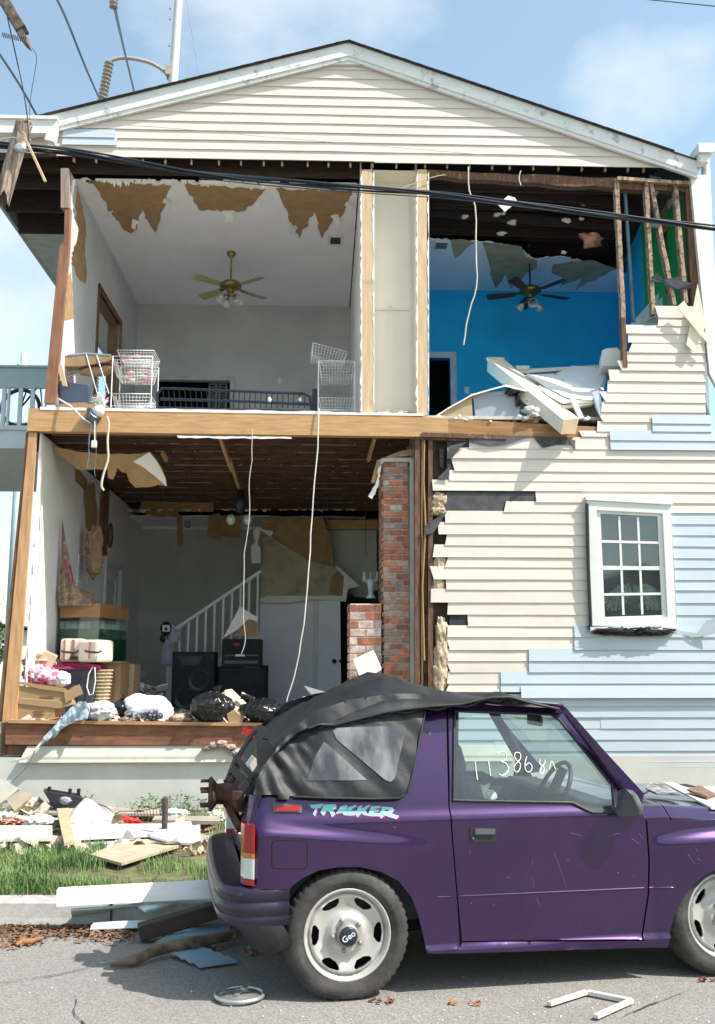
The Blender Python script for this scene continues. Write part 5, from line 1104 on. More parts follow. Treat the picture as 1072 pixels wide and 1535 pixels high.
# cap and shirt on the newel
t = ts('baseball_cap', 'black cap with white square patch hung on the stair newel', 'cap', H, 249, 950, 3.75)
mb = MB(); mb.blob(t.p(249, 942), (.17, .12, .20), .12, 2, 3, 1); t.part(mb, 'crown', blackp)
mb = MB(); mb.blob(t.p(246, 957), (.13, .06, .12), .1, 2, 3, 2); t.part(mb, 'brim', blackp); mb = MB(); mb.bb(t.p(243, 947, -.075), t.p(255, 937, -.06)); t.part(mb, 'patch', white, bevel=.01)
mb = MB(); mb.prism([t.p(246, 941, -.078), t.p(249, 940, -.078), t.p(251, 942, -.078), t.p(252, 940, -.078), t.p(251, 945, -.078), t.p(248, 945, -.078)], (0, .004, 0)); t.part(mb, 'emblem', blackp)
t = ts('shirt', 'pale lilac shirt draped down the stair newel under the cap', 'shirt', H, 252, 995, 3.75)
mb = MB(); mb.sheet(z6([(760,945),(800,960),(795,1000),(760,1020),(765,1110),(715,1108),(720,1030),(738,985)]), lambda x, y: t.p(x, y, .04*math.sin(x*.8)+.02*math.sin(y*.2)), step=2.5, th=(0, .02, 0)); t.solo(mb, M('lilac_cloth', (.42, .42, .50), .9, var=.08))
# speakers
spk = M('speaker_carpet', (.012, .016, .02), .8, var=.3, bump=.2)
t = ts('loudspeaker', 'black floor loudspeaker with two round drivers in front of the stair', 'loudspeaker', H, 288, 1058, 3.0)
a = t.p(256, 1058); b = t.p(322, 977); W_ = b.x-a.x; Z_ = b.z; mb = MB(); mb.bb((a.x, 0, 0), (b.x, .42, Z_)); t.part(mb, 'cabinet', spk, bevel=.012)
mb = MB(); mb.prism([(a.x+.06, -.004, Z_-.06), (a.x+W_*.72, -.004, Z_-.06), (a.x+W_*.62, -.004, Z_-.18), (a.x+.16, -.004, Z_-.18)], (0, -.004, 0)); mb.bb((b.x-.05, -.02, Z_-.1), (b.x-.02, .0, Z_-.05)); t.part(mb, 'horn', blackp, bevel=.003)
RX = Matrix.Rotation(PI/2, 3, 'X')
for (px, py, r) in ((298, 1020, .155), (277, 1053, .15)):
    c = t.p(px, py); c.y = -.003; c.z = max(c.z, .1); mb = MB(); mb.lathe([(r, 0), (r, .014), (r*.9, .016), (r*.84, .004), (r*.72, .006), (r*.3, -.05)], 32, c, RX); w_ = t.part(mb, 'driver', blackp); mb = MB(); mb.lathe([(0, -.02), (r*.22, -.028), (r*.33, -.05)], 20, c, RX); t.part(mb, 'dust_cap', M('grey_dust_cap', (.17, .18, .19), .5), parent=w_)
t = ts('amplifier_stack', 'black amplifier head stacked on a dark cabinet beside the closet', 'amplifier', H, 362, 1060, 3.1)
a = t.p(331, 1060); b = t.p(392, 958); m_ = t.p(360, 1000).z; mb = MB(); mb.bb((a.x-.03, 0, 0), (b.x+.06, .4, m_-.01)); t.part(mb, 'cabinet', spk, bevel=.015)
mb = MB(); mb.bb((a.x, -.02, m_), (b.x, .35, b.z)); t.part(mb, 'amplifier_head', spk, bevel=.012); mb = MB(); mb.bb((a.x+.04, -.03, m_+.05), (b.x-.04, -.021, m_+.09)); mb.bb((a.x+.04, -.03, m_+.15), (b.x-.04, -.021, m_+.17)); t.part(mb, 'control_strip', M('dark_grey_metal', (.06, .07, .08), .35))
mb = MB(); mb.lathe([(0, 0), (.05, .001), (.05, .008), (0, .009)], 20, t.p(355, 966, -.035), Matrix.Rotation(PI/2, 3, 'X') @ Matrix.Diagonal((1, .5, 1))); t.part(mb, 'badge', M('red_badge', (.5, .04, .05), .4)); mb = MB(); mb.bb(t.p(353, 984, -.04), t.p(367, 981, -.03)); t.part(mb, 'handle_plate', steelw)
t = ts('side_amplifier', 'small black box standing against the right of the amplifier stack', 'amplifier', H, 393, 1060, 3.3); mb = MB(); a = t.p(388, 1060); b = t.p(401, 997); mb.bb((a.x, 0, 0), (b.x, .3, b.z)); t.solo(mb, spk, .01)
t = ts('fallen_drywall', 'triangular white and brown drywall scrap resting on the amplifier', 'drywall scrap', H, 362, 956, 3.0)
mb = MB(); mb.prism(t.pp(z7([(42, 948), (112, 815), (135, 830), (188, 862), (185, 880), (150, 868), (100, 915)])), (0, .012, 0), 0); mb.prism(t.pp(z7([(80, 940), (105, 915), (140, 870), (185, 885), (190, 945)]), .03), (0, .01, 0), 1); t.solo(mb, [gypw, paperb])
# vase with branches on the pier
t = ts('glass_vase', 'grey glass vase holding three stubby stems on the brick pier', 'vase', H, 556, 897, .55)
vz = M('grey_vase_glass', (.32, .35, .36), .12, var=.1); mb = MB(); mb.lathe([(.0, 0), (.06, 0), (.055, .01), (.03, .05), (.032, .11), (.055, .22), (.05, .22), (.027, .11), (.025, .05)], 18); t.part(mb, 'vase_body', vz)
for (x, y) in ((546, 857), (556, 857), (566, 857)):
    mb = MB(); q = t.p(x, y); mb.tube([(0, 0, .06), (q.x*.5, 0, .18), (q.x*.9, 0, q.z-.10), (q.x, 0, q.z)], [.004, .012, .03, .012], 8); t.part(mb, 'stem', M('grey_green_candle', (.22, .27, .24), .5, var=.3))
t = ts('mounted_smoke_alarm', 'small round glass ceiling lamp at the back of the lower room', 'ceiling lamp', H, 281, 786, 5.6); mb = MB(); mb.lathe([(0, .07), (.06, .07), (.06, .05), (.03, .04), (.06, 0), (.05, -.05), (0, -.07)], 16); t.solo(mb, vz)
t = ts('ceiling_fan', 'dark broken fan hub with two glass globes hanging over the lower room', 'ceiling fan', H, 360, 760, 2.2, group=None)
mb = MB(); mb.lathe([(0, .22), (.07, .22), (.05, .16), (.08, .12), (.09, .02), (.05, -.08), (0, -.1)], 16); t.part(mb, 'hub', blackp)
for x in (346, 371): mb = MB(); mb.blob(t.p(x, 779), (.12, .12, .15), .02, 1, 3, 1); t.part(mb, 'lamp_shade', MATS['frosted_shade'])
t = T('oval_mirror', 'small dark framed round mirror on the left lower wall', 'mirror', H, (lw(3.4, ZF1+2.3)+.03, H.hx(162, 803, lw(3.4, ZF1+2.2)).y, H.hx(162, 803, lw(3.4, ZF1+2.2)).z))
mb = MB(); mb.tube([(0, .13*math.cos(a), .17*math.sin(a)) for a in [2*PI*i/20 for i in range(20)]], .018, 6, closed=True); t.part(mb, 'frame', wood_br); mb = MB(); mb.lathe([(0, .0), (.125, 0)], 20, (0, 0, 0), Matrix.Rotation(PI/2, 3, 'Y') @ Matrix.Diagonal((1.3, 1, 1))); t.part(mb, 'mirror_glass', M('mirror_grey', (.3, .32, .33), .1))
# aquarium
vA = 1.05
t = ts('aquarium', 'large glass fish tank with green water and thick wooden hood', 'aquarium', H, 120, 1000, vA)
A, B, Cc = t.p(90, 905), t.p(150, 912, -.1), t.p(193, 928, .75); az_ = t.p(90, 905).z; D_ = A+(Cc-B)
def quad_prism(P, z0, z1, mb, mi=0): mb.prism([Vector((p.x, p.y, z0)) for p in P], (0, 0, z1-z0), mi)
P4 = [A, B, Cc, D_]; zt = az_; zh = t.p(120, 926).z; zb_ = t.p(120, 1005).z
mb = MB(); quad_prism(P4, zh, zt, mb); t.part(mb, 'hood', M('varnished_pine', (.30, .145, .06), .5, var=.2, scale=3, stretch=(1.5, 1.5, 10)), bevel=.006)
cen = sum(P4, Vector())/4; Q4 = [cen+(p-cen)*.97 for p in P4]
mb = MB(); quad_prism([cen+(p-cen)*.93 for p in P4], zb_+.01, zh-.13, mb); t.part(mb, 'water', M('murky_green_water', (.02, .10, .055), .1, var=.3, scale=3))
mb = MB(); quad_prism(Q4, zb_, zh, mb); t.part(mb, 'tank_glass', glass('tank_glass', (.78, .92, .88), .04, .02, 1.4))
mb = MB(); quad_prism([cen+(p-cen)*1.0 for p in P4], zb_-.03, zb_-.002, mb); quad_prism([cen+(p-cen)*.8 for p in P4], ZF1-t.B.z, zb_-.031, mb); t.part(mb, 'stand', blackp)
# blanket + papers over tank, hanging tapestry
t = ts('tapestry', 'patterned brown tapestry with a pink ribbon slumped behind the fish tank', 'tapestry', H, 95, 905, .95)
mb = MB(); mb.sheet(z6([(275,470),(290,560),(310,660),(330,760),(400,830),(410,850),(262,850),(258,800),(270,650)]), lambda x, y: t.p(x, y, .03*math.sin(x*.5)), step=4, th=(0, .012, 0)); mb.tube([t.p(97, 838, -.03), t.p(101, 850, -.04), t.p(107, 865, -.04), t.p(106, 875, -.04)], .014, 6, 1); t.solo(mb, [M('tapestry', (.24, .17, .13), .95, var=.4, scale=22, col2=(.38, .27, .2)), M('pink_ribbon', (.5, .05, .12), .6)])
board('cardboard_piece', 'bent brown cardboard lying on the fish tank hood', 'cardboard', z6([(300,760),(340,780),(400,800),(418,850),(370,848),(340,820)]), 1.3, (0, .1, .02), M('cardboard', (.36, .235, .125), .85, var=.08, scale=3))
card = MATS['cardboard']
# suitcase, tote, boxes, baskets, cabinet
t = ts('storage_tote', 'dark storage tote with magenta lid between the cardboard boxes and wicker basket', 'storage tote', H, 113, 1052, .55)
zt = t.p(113, 1002).z; f0 = ZF1-t.B.z; a = t.p(78, 1040).x; b = t.p(140, 1040).x
mb = MB(); mb.prism([(a+.03, 0, f0), (b-.03, 0, f0), (b, 0, zt), (a, 0, zt)], (0, .4, 0)); t.part(mb, 'tote_body', M('slate_plastic', (.05, .055, .08), .45), bevel=.015)
mb = MB(); mb.prism([t.p(70, 1003, -.03), t.p(148, 1003, -.03), t.p(148, 997, -.03), t.p(88, 988, .1), t.p(75, 992, .1)], (0, .42, 0)); t.part(mb, 'lid', M('magenta_plastic', (.22, .02, .07), .4), bevel=.008)
mb = MB(); mb.tube([t.p(139, 1000, -.05), t.p(133, 1010, -.05), t.p(130, 1030, -.06), t.p(134, 1042, -.06), t.p(140, 1040, -.06), t.p(143, 1020, -.05), t.p(142, 1000, -.05)], .008, 6); t.part(mb, 'handle_cord', cord_w)
t = ts('suitcase', 'cream soft suitcase with dark handles and tan straps on the magenta lid', 'suitcase', H, 122, 992, .6)
mb = MB(); e = Euler((0, 0, -.35)).to_matrix(); a = t.p(90, 990); b = t.p(126, 961); W_ = b.x-a.x; mb.box((a.x+W_/2, .12, .13), (W_, .3, .26)); mb.box((a.x+W_+.13, .04, .12), (.26, .34, .25), e); t.part(mb, 'shell', M('cream_canvas', (.66, .60, .50), .8, var=.1), bevel=.03)
mb = MB()
for q in ((a.x+.04, .03), (a.x+W_*.5, .05), (a.x+W_-.03, .03)): mb.bb((q[0], -.036, .02), (q[0]+q[1]*.7, -.031, .25))
mb.bb((a.x+W_+.09, -.15, .03), (a.x+W_+.11, -.14, .22)); [t.part(q_, 'strap', M('tan_strap', (.35, .15, .08), .6)) for q_ in each(mb)]
mb = MB(); 
for c in (a.x+W_*.45, a.x+W_+.15): mb.tube([(c-.09, -.045-(.13 if c > 0+a.x+W_ else 0), .12), (c-.06, -.08-(.13 if c > a.x+W_ else 0), .11), (c+.06, -.08-(.13 if c > a.x+W_ else 0), .10), (c+.09, -.045-(.13 if c > a.x+W_ else 0), .12)], .013, 6)
mb.bb((a.x+.12, -.05, .02), (a.x+.3, -.03, .06)); [t.part(q_, 'handle', blackp) for q_ in each(mb)]
def cbox(label, P, v, dep, tape=True):
    t = T('cardboard_box', label, 'cardboard box', H, h(P[0][0], P[0][1], v)); mb = MB(); mb.prism(t.pp(P), (0, dep, 0)); t.part(mb, 'box', card, bevel=.004); return t
t = cbox('lower of two flattened cardboard boxes at the left sill', [(20, 1078), (20, 1052), (26, 1046), (98, 1052), (99, 1058), (82, 1062), (82, 1078)], .02, .42)
mb = MB(); mb.prism(t.pp([(24, 1046), (98, 1052), (108, 1050), (104, 1058), (88, 1062), (28, 1055)], -.015), (0, .012, .004)); t.part(mb, 'flap', card); 
mb = MB(); 
for i in range(4): mb.bb(t.p(50, 1066+i*2.4, -.004), t.p(67-(i % 2)*4, 1067+i*2.4, -.0025))
t.part(mb, 'printing', M('printing_ink', (.15, .08, .05), .8))
t = cbox('upper cardboard box with open torn flap stacked at the left sill', [(28, 1050), (27, 1028), (96, 1037), (97, 1054), (60, 1054)], .02, .4)
mb = MB(); mb.prism(t.pp([(24, 1024), (30, 1022), (98, 1032), (100, 1038), (60, 1033)], -.02), (0, .02, 0)); mb.prism(t.pp([(98, 1054), (97, 1038), (112, 1028), (119, 1026), (124, 1040), (108, 1048)], -.03), (0, .012, 0)); t.part(mb, 'flap', card)
mb = MB(); mb.bb(t.p(80, 1047, -.004), t.p(60, 1044, -.002)); t.part(mb, 'printing', MATS['printing_ink'])
t = ts('pink_blanket', 'bright pink and white crumpled blanket on top of the cardboard boxes', 'blanket', H, 75, 1028, .2)
mb = MB(); mb.blob(t.p(52, 1010), (.26, .3, .22), .3, 3, 4, 1, crease=.4); mb.blob(t.p(72, 1016), (.42, .34, .22), .3, 3, 4, 2, crease=.5); mb.blob(t.p(92, 1018), (.2, .3, .18), .3, 3, 4, 3, crease=.4, mi=1); t.solo(mb, [M('hot_pink_cloth', (.62, .06, .20), .8, var=.2, scale=12, col2=(.75, .55, .6), lo=.42, hi=.58), M('white_pink_cloth', (.75, .66, .68), .8, var=.1)])
t = ts('brown_paper_wad', 'torn tan paper and cloth heaped between wall and magenta lid', 'paper wad', H, 58, 1010, .4); mb = MB(); mb.blob(t.p(60, 990), (.36, .3, .22), .5, 3, 4, 5, crease=.8); mb.prism(t.pp([(42, 982), (70, 978), (86, 985), (78, 1000), (55, 1008), (42, 1000)], -.1), (0, .01, .02)); t.solo(mb, M('tan_paper', (.52, .41, .29), .85, var=.15))
t = ts('wicker_basket', 'tall pale wicker basket beside the dark tote', 'basket', H, 150, 1053, .75)
mb = MB(); f0 = ZF1-t.B.z; zt = t.p(150, 1005).z; n = 24
for k in range(15):
    z = f0+(zt-f0)*k/14; r = .075+.05*k/14; mb.tube([((r+.005*(1 if (i+k) % 2 else -1))*math.cos(2*PI*i/n), (r+.005*(1 if (i+k) % 2 else -1))*math.sin(2*PI*i/n), z) for i in range(n)], .010, 5, closed=True)
mb.lathe([(.07, f0), (.118, zt)], 20); t.solo(mb, M('wicker', (.45, .35, .22), .8, var=.2))
t = ts('wooden_cabinet', 'plain brown wooden cabinet behind the wicker basket', 'cabinet', H, 170, 1052, .95); a, b = t.p(152, 995), t.p(181, 995); f0 = ZF1-t.B.z; cw = M('cabinet_wood', (.30, .18, .10), .6, var=.12, scale=2, stretch=(8, 8, 1)); mb = MB(); mb.bb((a.x, 0, f0), (b.x, .5, a.z)); t.part(mb, 'case', cw, bevel=.006); mb = MB(); mb.bb((a.x-.0, -.015, a.z+.001), (b.x+.01, .5, a.z+.03)); t.part(mb, 'top', cw, bevel=.004)
mb = MB(); mb.bb((a.x+.16, -.012, f0+.05), (b.x-.02, -.001, a.z-.04)); t.part(mb, 'door', cw, bevel=.003)
t = ts('drawer_unit', 'small light brown drawer unit right of the wooden cabinet', 'drawers', H, 190, 1045, 1.5); a, b = t.p(181, 995), t.p(201, 995); f0 = ZF1-t.B.z; mb = MB(); mb.bb((a.x, 0, f0), (b.x, .45, a.z)); cw2 = M('light_cabinet_wood', (.40, .27, .16), .6, var=.1); t.part(mb, 'case', cw2, bevel=.006)
for k in range(3):
    mb = MB(); hh = (a.z-f0)/3; mb.bb((a.x+.02, -.014, f0+hh*k+.015), (b.x-.02, -.001, f0+hh*(k+1)-.015)); d_ = t.part(mb, 'drawer', cw2, bevel=.004); mb = MB(); mb.bb(((a.x+b.x)/2-.04, -.028, f0+hh*(k+.7)), ((a.x+b.x)/2+.04, -.0145, f0+hh*(k+.7)+.012)); t.part(mb, 'pull', wood_br, parent=d_)
# row of bags and clothes along the sill
black_bag = MATS['black_trash_plastic']
def bag(name, label, cat, px, py, v, blobs, m, sub=4):
    t = ts(name, label, cat, H, px, py, v); mb = MB()
    for i, (x, y, w_, d_, h_, amp, fq, cr_) in enumerate(blobs): mb.blob(t.p(x, y), (w_, d_, h_), amp, fq, sub, i+px, crease=cr_)
    return t.solo(mb, m)
def tbag(label, px, py, v, w_, h_, seed, knot=(0, 0)):
    t = ts('trash_bag', label, 'trash bag', H, px, py, v); mb = MB(); n, k = 90, 44
    def f(a, b):
        th = 2*PI*a; ph = b; r = (math.sin(PI*min(1, ph*1.02))**.55); q = Vector((math.cos(th), math.sin(th), ph*2))
        fold = .22*abs(noise.noise(Vector((q.x*4.5, q.y*4.5, ph*1.6+seed))))+.12*abs(noise.noise(Vector((q.x*11, q.y*11, ph*3+seed))))+.05*abs(math.sin(th*13+ph*5+3*noise.noise(q*2)))
        r *= 1.06-fold; r *= 1+.22*noise.noise(q*1.2+Vector((seed, 0, 0)))+.07*noise.noise(q*5)
        return (w_/2*r*math.cos(th), w_*.42*r*math.sin(th), h_*(ph**.8)*(1+.06*noise.noise(q*3)))
    mb.grid(n, k, f); mb.tube([(knot[0], 0, h_*.95), (knot[0]*1.3, .01, h_*1.06), (knot[0]*1.8-.03, 0, h_*1.12)], [.04, .02, .05], 9); t.solo(mb, black_bag)
tbag('large glossy black trash bag left of the torn tan paper on the sill', 316, 1088, .02, .50, .36, 3, (.05, 0))
tbag('glossy black trash bag right of the torn tan paper on the sill', 395, 1088, .05, .50, .29, 8, (-.12, 0))
tbag('small dark bag between the grey bundle and the white sack', 184, 1076, .2, .26, .20, 12, (.0, 0))
bag('white_sack', 'large smooth white plastic sack on the sill', 'plastic sack', 222, 1080, .2, [(222, 1061, .54, .36, .28, .16, 1.3, .10), (207, 1055, .32, .3, .22, .18, 1.4, .1), (243, 1069, .26, .3, .18, .2, 1.5, .1)], M('white_plastic_sack', (.78, .78, .80), .45, bump=.15, bscale=9))
bag('clothes_bundle', 'grey and white bundle of clothes on the sill left of the white sack', 'clothes', 150, 1082, .0, [(153, 1066, .34, .28, .24, .22, 3, .5), (138, 1066, .2, .2, .18, .3, 3, .5)], M('lilac_grey_cloth', (.52, .50, .53), .9, var=.2, scale=9, col2=(.7, .68, .68)))
bag('clothes_bundle', 'dark patterned clothes lying in front of the white sack', 'clothes', 210, 1082, -.02, [(205, 1075, .3, .12, .09, .3, 3, .3), (228, 1073, .25, .12, .1, .3, 3, .3)], M('dark_print_cloth', (.06, .065, .10), .9, var=.5, scale=30, col2=(.3, .28, .3), lo=.5, hi=.6))
bag('clothes_bundle', 'tan cloth lying on the sill under the dark clothes', 'clothes', 195, 1082, -.04, [(193, 1079, .22, .1, .07, .5, 5, .6), (268, 1077, .2, .1, .07, .6, 6, .6)], M('tan_cloth', (.45, .31, .22), .9, var=.25))
t = ts('torn_paper', 'torn tan paper sheets standing between the two black trash bags', 'torn paper', H, 355, 1080, .1)
mb = MB(); mb.prism([t.p(337, 1036, -.0), t.p(347, 1034, .1), t.p(372, 1058, .1), t.p(375, 1068, .0), t.p(352, 1064, -.1), t.p(338, 1052, -.1)], (.0, .015, .01)); mb.prism([t.p(330, 1040, .05), t.p(338, 1036, .05), t.p(352, 1066, -.1), t.p(345, 1066, -.1)], (0, .01, 0)); mb.prism([t.p(360, 1056, .1), t.p(398, 1048, .1), t.p(378, 1062, .0)], (0, .01, .0)); t.solo(mb, M('pale_tan_paper', (.66, .52, .38), .85, var=.1))
t = ts('steel_pot', 'dented shiny steel pot lying on its side on the sill', 'pot', H, 455, 1070, .1)
stl = M('shiny_steel', (.42, .44, .46), .18, metal=.9, var=.2); mb = MB(); mm = Euler((R(75), R(-18), R(20))).to_matrix(); mb.lathe([(0, -.13), (.085, -.13), (.095, -.12), (.098, .12), (.105, .125), (.092, .12), (.088, -.11), (0, -.11)], 28, (0, 0, .06), mm); t.solo(mb, stl)
t = ts('steel_tray', 'grey blue crushed metal tray left of the steel pot', 'tray', H, 438, 1072, .15); mb = MB(); mb.prism(t.pp([(430, 1062), (440, 1048), (450, 1050), (455, 1072), (440, 1078)]), (0, .03, .0)); t.solo(mb, M('grey_blue_metal', (.22, .26, .32), .4, metal=.3), .006)
bag('rubble_pile', 'plaster rubble and food scraps beneath the steel pot', 'rubble', 430, 1088, -.02, [(425+i*7, 1082+(i % 3)*2, .09, .08, .06, .6, 5, .5) for i in range(8)], M('tan_rubble', (.50, .38, .28), .9, var=.3, scale=14), 2)
bag('clothes_bundle', 'small rust and cream rumpled cloth on the sill left of the big black trash bag', 'clothes', 272, 1084, .05, [(272, 1076, .26, .2, .10, .35, 3, .4), (262, 1080, .14, .14, .08, .4, 3, .4)], M('rust_cream_cloth', (.30, .13, .08), .9, var=.3, scale=16, col2=(.62, .52, .42)))
bag('clothes_bundle', 'blue grey cloth spilling beside the crushed metal tray', 'clothes', 418, 1086, .0, [(418, 1078, .2, .2, .10, .35, 3, .4), (407, 1083, .12, .14, .07, .4, 3, .4)], M('blue_grey_cloth', (.22, .27, .33), .9, var=.3, scale=10))
board('cardboard_piece', 'small open cardboard flap lying between the tan paper and the right black bag', 'cardboard', [(340, 1072), (352, 1066), (366, 1076), (362, 1086), (344, 1085)], -.05, (0, .03, .02), card)
bag('clothes_bundle', 'white and grey cloth behind the steel pot near the car roof', 'clothes', 480, 1072, .4, [(480, 1062, .28, .25, .14, .3, 3, .4), (495, 1056, .2, .2, .12, .4, 3, .4)], M('white_rags', (.62, .60, .56)))
board('broken_drywall', 'grey jagged drywall strip pointing left behind the steel pot', 'drywall slab', [(456, 1028, .5), (470, 1032, .5), (505, 1042, .4), (508, 1048, .4), (470, 1044, .45), (462, 1037, .5)], .4, (0, .015, 0), gypl)
board('broken_drywall', 'pale board sloping behind the crushed tray near the soft top', 'drywall slab', [(470, 1050, .3), (495, 1044, .35), (500, 1060, .3), (475, 1075, .2)], .4, (0, .015, 0), gypl)
board('cardboard_piece', 'cream board scrap standing in front of the brick pier', 'board scrap', [(530, 991), (560, 977), (572, 1004), (545, 1020), (538, 1012)], .1, (0, .01, .02), gypw)
t = ts('rubble_pile', 'grey plaster rubble at the back of the lower room by the newel', 'rubble', H, 220, 1040, 3.2); mb = MB(); rr = random.Random(8)
for i in range(26):
    c = t.p(rr.uniform(198, 245), rr.uniform(1028, 1046), rr.uniform(-.3, .3)); s = rr.uniform(.06, .22); e = Euler((rr.uniform(-1, 1), rr.uniform(-.6, .6), rr.uniform(0, 3))).to_matrix(); mb.box(c, (s, s*.8, .015), e, rr.choice((0, 0, 1)))
t.solo(mb, [gypl, paperb])
t = ts('floor_rubble', 'drywall chips and scraps strewn over the lower floor', 'rubble', H, 300, 1070, .5); mb = MB()
for i in range(420):
    q = Vector((rr.uniform(-3.3, .6), rr.uniform(.0, 3.2), ZF1+.012))-t.B; s = rr.choice((.015, .03, .05, .09)); mb.box(q, (s*rr.uniform(.6, 1.6), s, rr.uniform(.008, .02)), Euler((rr.uniform(-.3, .3), rr.uniform(-.3, .3), rr.uniform(0, 3))).to_matrix(), rr.choice((0, 0, 1)))
for i in range(420):
    q = Vector((rr.uniform(-3.6, .55), rr.uniform(-.05, .4), ZF1+.012))-t.B; s = rr.choice((.01, .018, .03, .05, .07)); mb.box(q+Vector((0, 0, s*.3)), (s*rr.uniform(.6, 2), s, rr.uniform(.004, .03)), Euler((rr.uniform(-.9, .9), rr.uniform(-.7, .7), rr.uniform(0, 3))).to_matrix(), rr.choice((0, 1, 2, 3)))
tag(t.solo(mb, [gypw, paperb, tanw, wood_old]), None, kind='stuff')
# jeans hanging over the sill and cloth on the ledge
t = ts('jeans', 'pale blue denim trousers hanging over the sill corner at the left', 'jeans', H, 105, 1078, -.14)
jm = M('pale_denim', (.38, .46, .54), .9, var=.12, scale=7, bump=.3)
def jf(x, y): return t.p(x, y, -.03*math.sin((x+y)*.22)-.03+.022*noise.noise(Vector((x*.16, y*.07, 0)))+.012*noise.noise(Vector((x*.4, y*.3, 3))))
mb = MB(); mb.sheet([(128, 1052), (118, 1052), (105, 1062), (92, 1076), (78, 1092), (66, 1104), (62, 1112), (70, 1112), (82, 1100), (78, 1108), (83, 1104), (90, 1094), (103, 1086), (110, 1084), (114, 1080), (130, 1078), (134, 1064)], jf, step=1.6, th=(0, .03, 0)); mb.tube([t.p(70, 1106, -.03), t.p(60, 1116, -.04), t.p(48, 1130, -.05), t.p(38, 1136, -.08), t.p(14, 1142, -.1)], [.02, .016, .012, .012, .006], 6, 1); t.solo(mb, [jm, M('pale_rag', (.6, .6, .54), .9)])
t = ts('crumpled_cloth', 'dusty mauve crumpled cloth on the ledge left of the car', 'cloth', H, 330, 1122, -.07); mb = MB()
for i, (x, y, s) in enumerate(((320, 1118, .16), (332, 1115, .15), (345, 1120, .14), (352, 1128, .12), (310, 1122, .1))): mb.blob(t.p(x, y), (s, .12, s*.5), .6, 4, 3, i, crease=.7)
t.solo(mb, M('mauve_cloth', (.40, .29, .27), .9, var=.15))
cord('fallen_wire', 'thin dark wire hanging down the foundation at the far left', 'wire', H, [(52, 1125), (40, 1150), (18, 1172), (8, 1180)], -.2, .004, bluc)
# ================================================================ yard and street debris
g = G.hz
def slab(name, label, cat, P, th, m, zs=None, group=None, bev=.003):
    """flat board traced on the ground: P = (px, py, height of its underside)"""
    b = G.hz(*P[0]); t = T(name, label, cat, G, b, group); mb = MB(); mb.prism([G.hz(*p)-b for p in P], (0, 0, th)); return t.solo(mb, m, bev)
wboard = M('white_board_paint', (.76, .74, .68), .6, var=.04, scale=2, dirt=(.52, .42, .34), dscale=5, dlo=.6, dhi=.78)
slab('white_board', 'long white board lying across the yard path at the far left', 'board', [(-60, 1263, .18), (-60, 1243, .21), (78, 1243, .21), (78, 1261, .19)], .03, wboard, group='white boards across the yard')
slab('white_board', 'long white board with dark underside lying right of the upright brown plank', 'board', [(108, 1260, .18), (106, 1241, .22), (245, 1240, .2), (286, 1236, .2), (290, 1250, .17), (248, 1257, .17), (220, 1255, .17)], .03, wboard, group='white boards across the yard')
slab('white_board', 'short white board end beside the car bumper and rusty post', 'board', [(225, 1256, .21), (240, 1243, .22), (300, 1240, .22), (300, 1268, .16), (262, 1266, .16)], .02, M('bluish_board', (.66, .70, .74), .6, var=.04), group='white boards across the yard')
slab('plywood_sheet', 'weathered plywood sheet lying on the grass below the white boards', 'plywood', [(135, 1285, .17), (175, 1268, .19), (215, 1262, .19), (268, 1271, .17), (182, 1298, .155)], .02, M('grey_plywood', (.42, .35, .25), .85, var=.15, scale=4, stretch=(2, 8, 1), dirt=(.25, .18, .12), dscale=5))
slab('plank', 'tan plank lying across the two long white boards', 'plank', [(96, 1268, .22), (85, 1216, .24), (103, 1215, .24), (112, 1266, .22)], .025, M('tan_plank', (.46, .35, .22), .8, var=.12, scale=4, stretch=(8, 2, 8)))
slab('plank', 'grey weathered plank along the back edge of the yard path', 'plank', [(228, 1234, .17), (232, 1228, .18), (330, 1228, .18), (330, 1236, .17)], .03, M('grey_plank', (.33, .30, .25), .85, var=.15))
slab('plank', 'short grey plank lying behind the white plastic bags', 'plank', [(50, 1222, .17), (60, 1214, .17), (240, 1215, .17), (240, 1224, .17)], .025, M('grey_plank2', (.38, .33, .27), .85, var=.2, scale=3))
# fascia board propped on the kerb
t = T('fascia_board', 'long white grooved fascia board propped over the kerb', 'board', G, g(85, 1359, .15)); mb = MB()
P = [G.hit(85, 1334, t.B.y+.03), G.hit(85, 1359, t.B.y-.02), G.hit(316, 1347, t.B.y+.10), G.hit(314, 1322, t.B.y+.20)]; mb.prism([p-t.B for p in P], (0, .03, .008))
P2 = [P[0].lerp(P[1], .25), P[0].lerp(P[1], .36), P[3].lerp(P[2], .36), P[3].lerp(P[2], .25)]; mb.prism([p-t.B+Vector((0, -.004, 0)) for p in P2], (0, .006, 0)); t.solo(mb, wboard, .003)
sb = M('slate_blue_siding', (.26, .36, .43), .5, var=.1); lb = M('light_blue_scrap', (.50, .62, .68), .5, var=.06)
def ribbed(label, P, m, n=3, z=.03, grp='blue siding scraps by the kerb'):
    """P = 4 ground points a b c d; lapped strips between ab and dc"""
    Q = [G.hz(*p) for p in P]; t = T('siding_scrap', label, 'siding scrap', G, Q[0], grp); mb = MB()
    for i in range(n):
        s0, s1 = i/n, (i+1)/n; a, b = Q[0].lerp(Q[3], s0), Q[0].lerp(Q[3], s1); d, c = Q[1].lerp(Q[2], s0), Q[1].lerp(Q[2], s1)
        up = Vector((0, 0, .014)); mb.prism([a-t.B, d-t.B, c-t.B+up, b-t.B+up], (0, 0, -.004)); mb.prism([b-t.B+up, c-t.B+up, c-t.B, b-t.B], (0, .002, 0))
    return t.solo(mb, m)
ribbed('long light blue siding strip under the fascia board at the kerb', [(108, 1377, .03), (222, 1362, .06), (290, 1352, .10), (106, 1366, .12)], lb, 2)
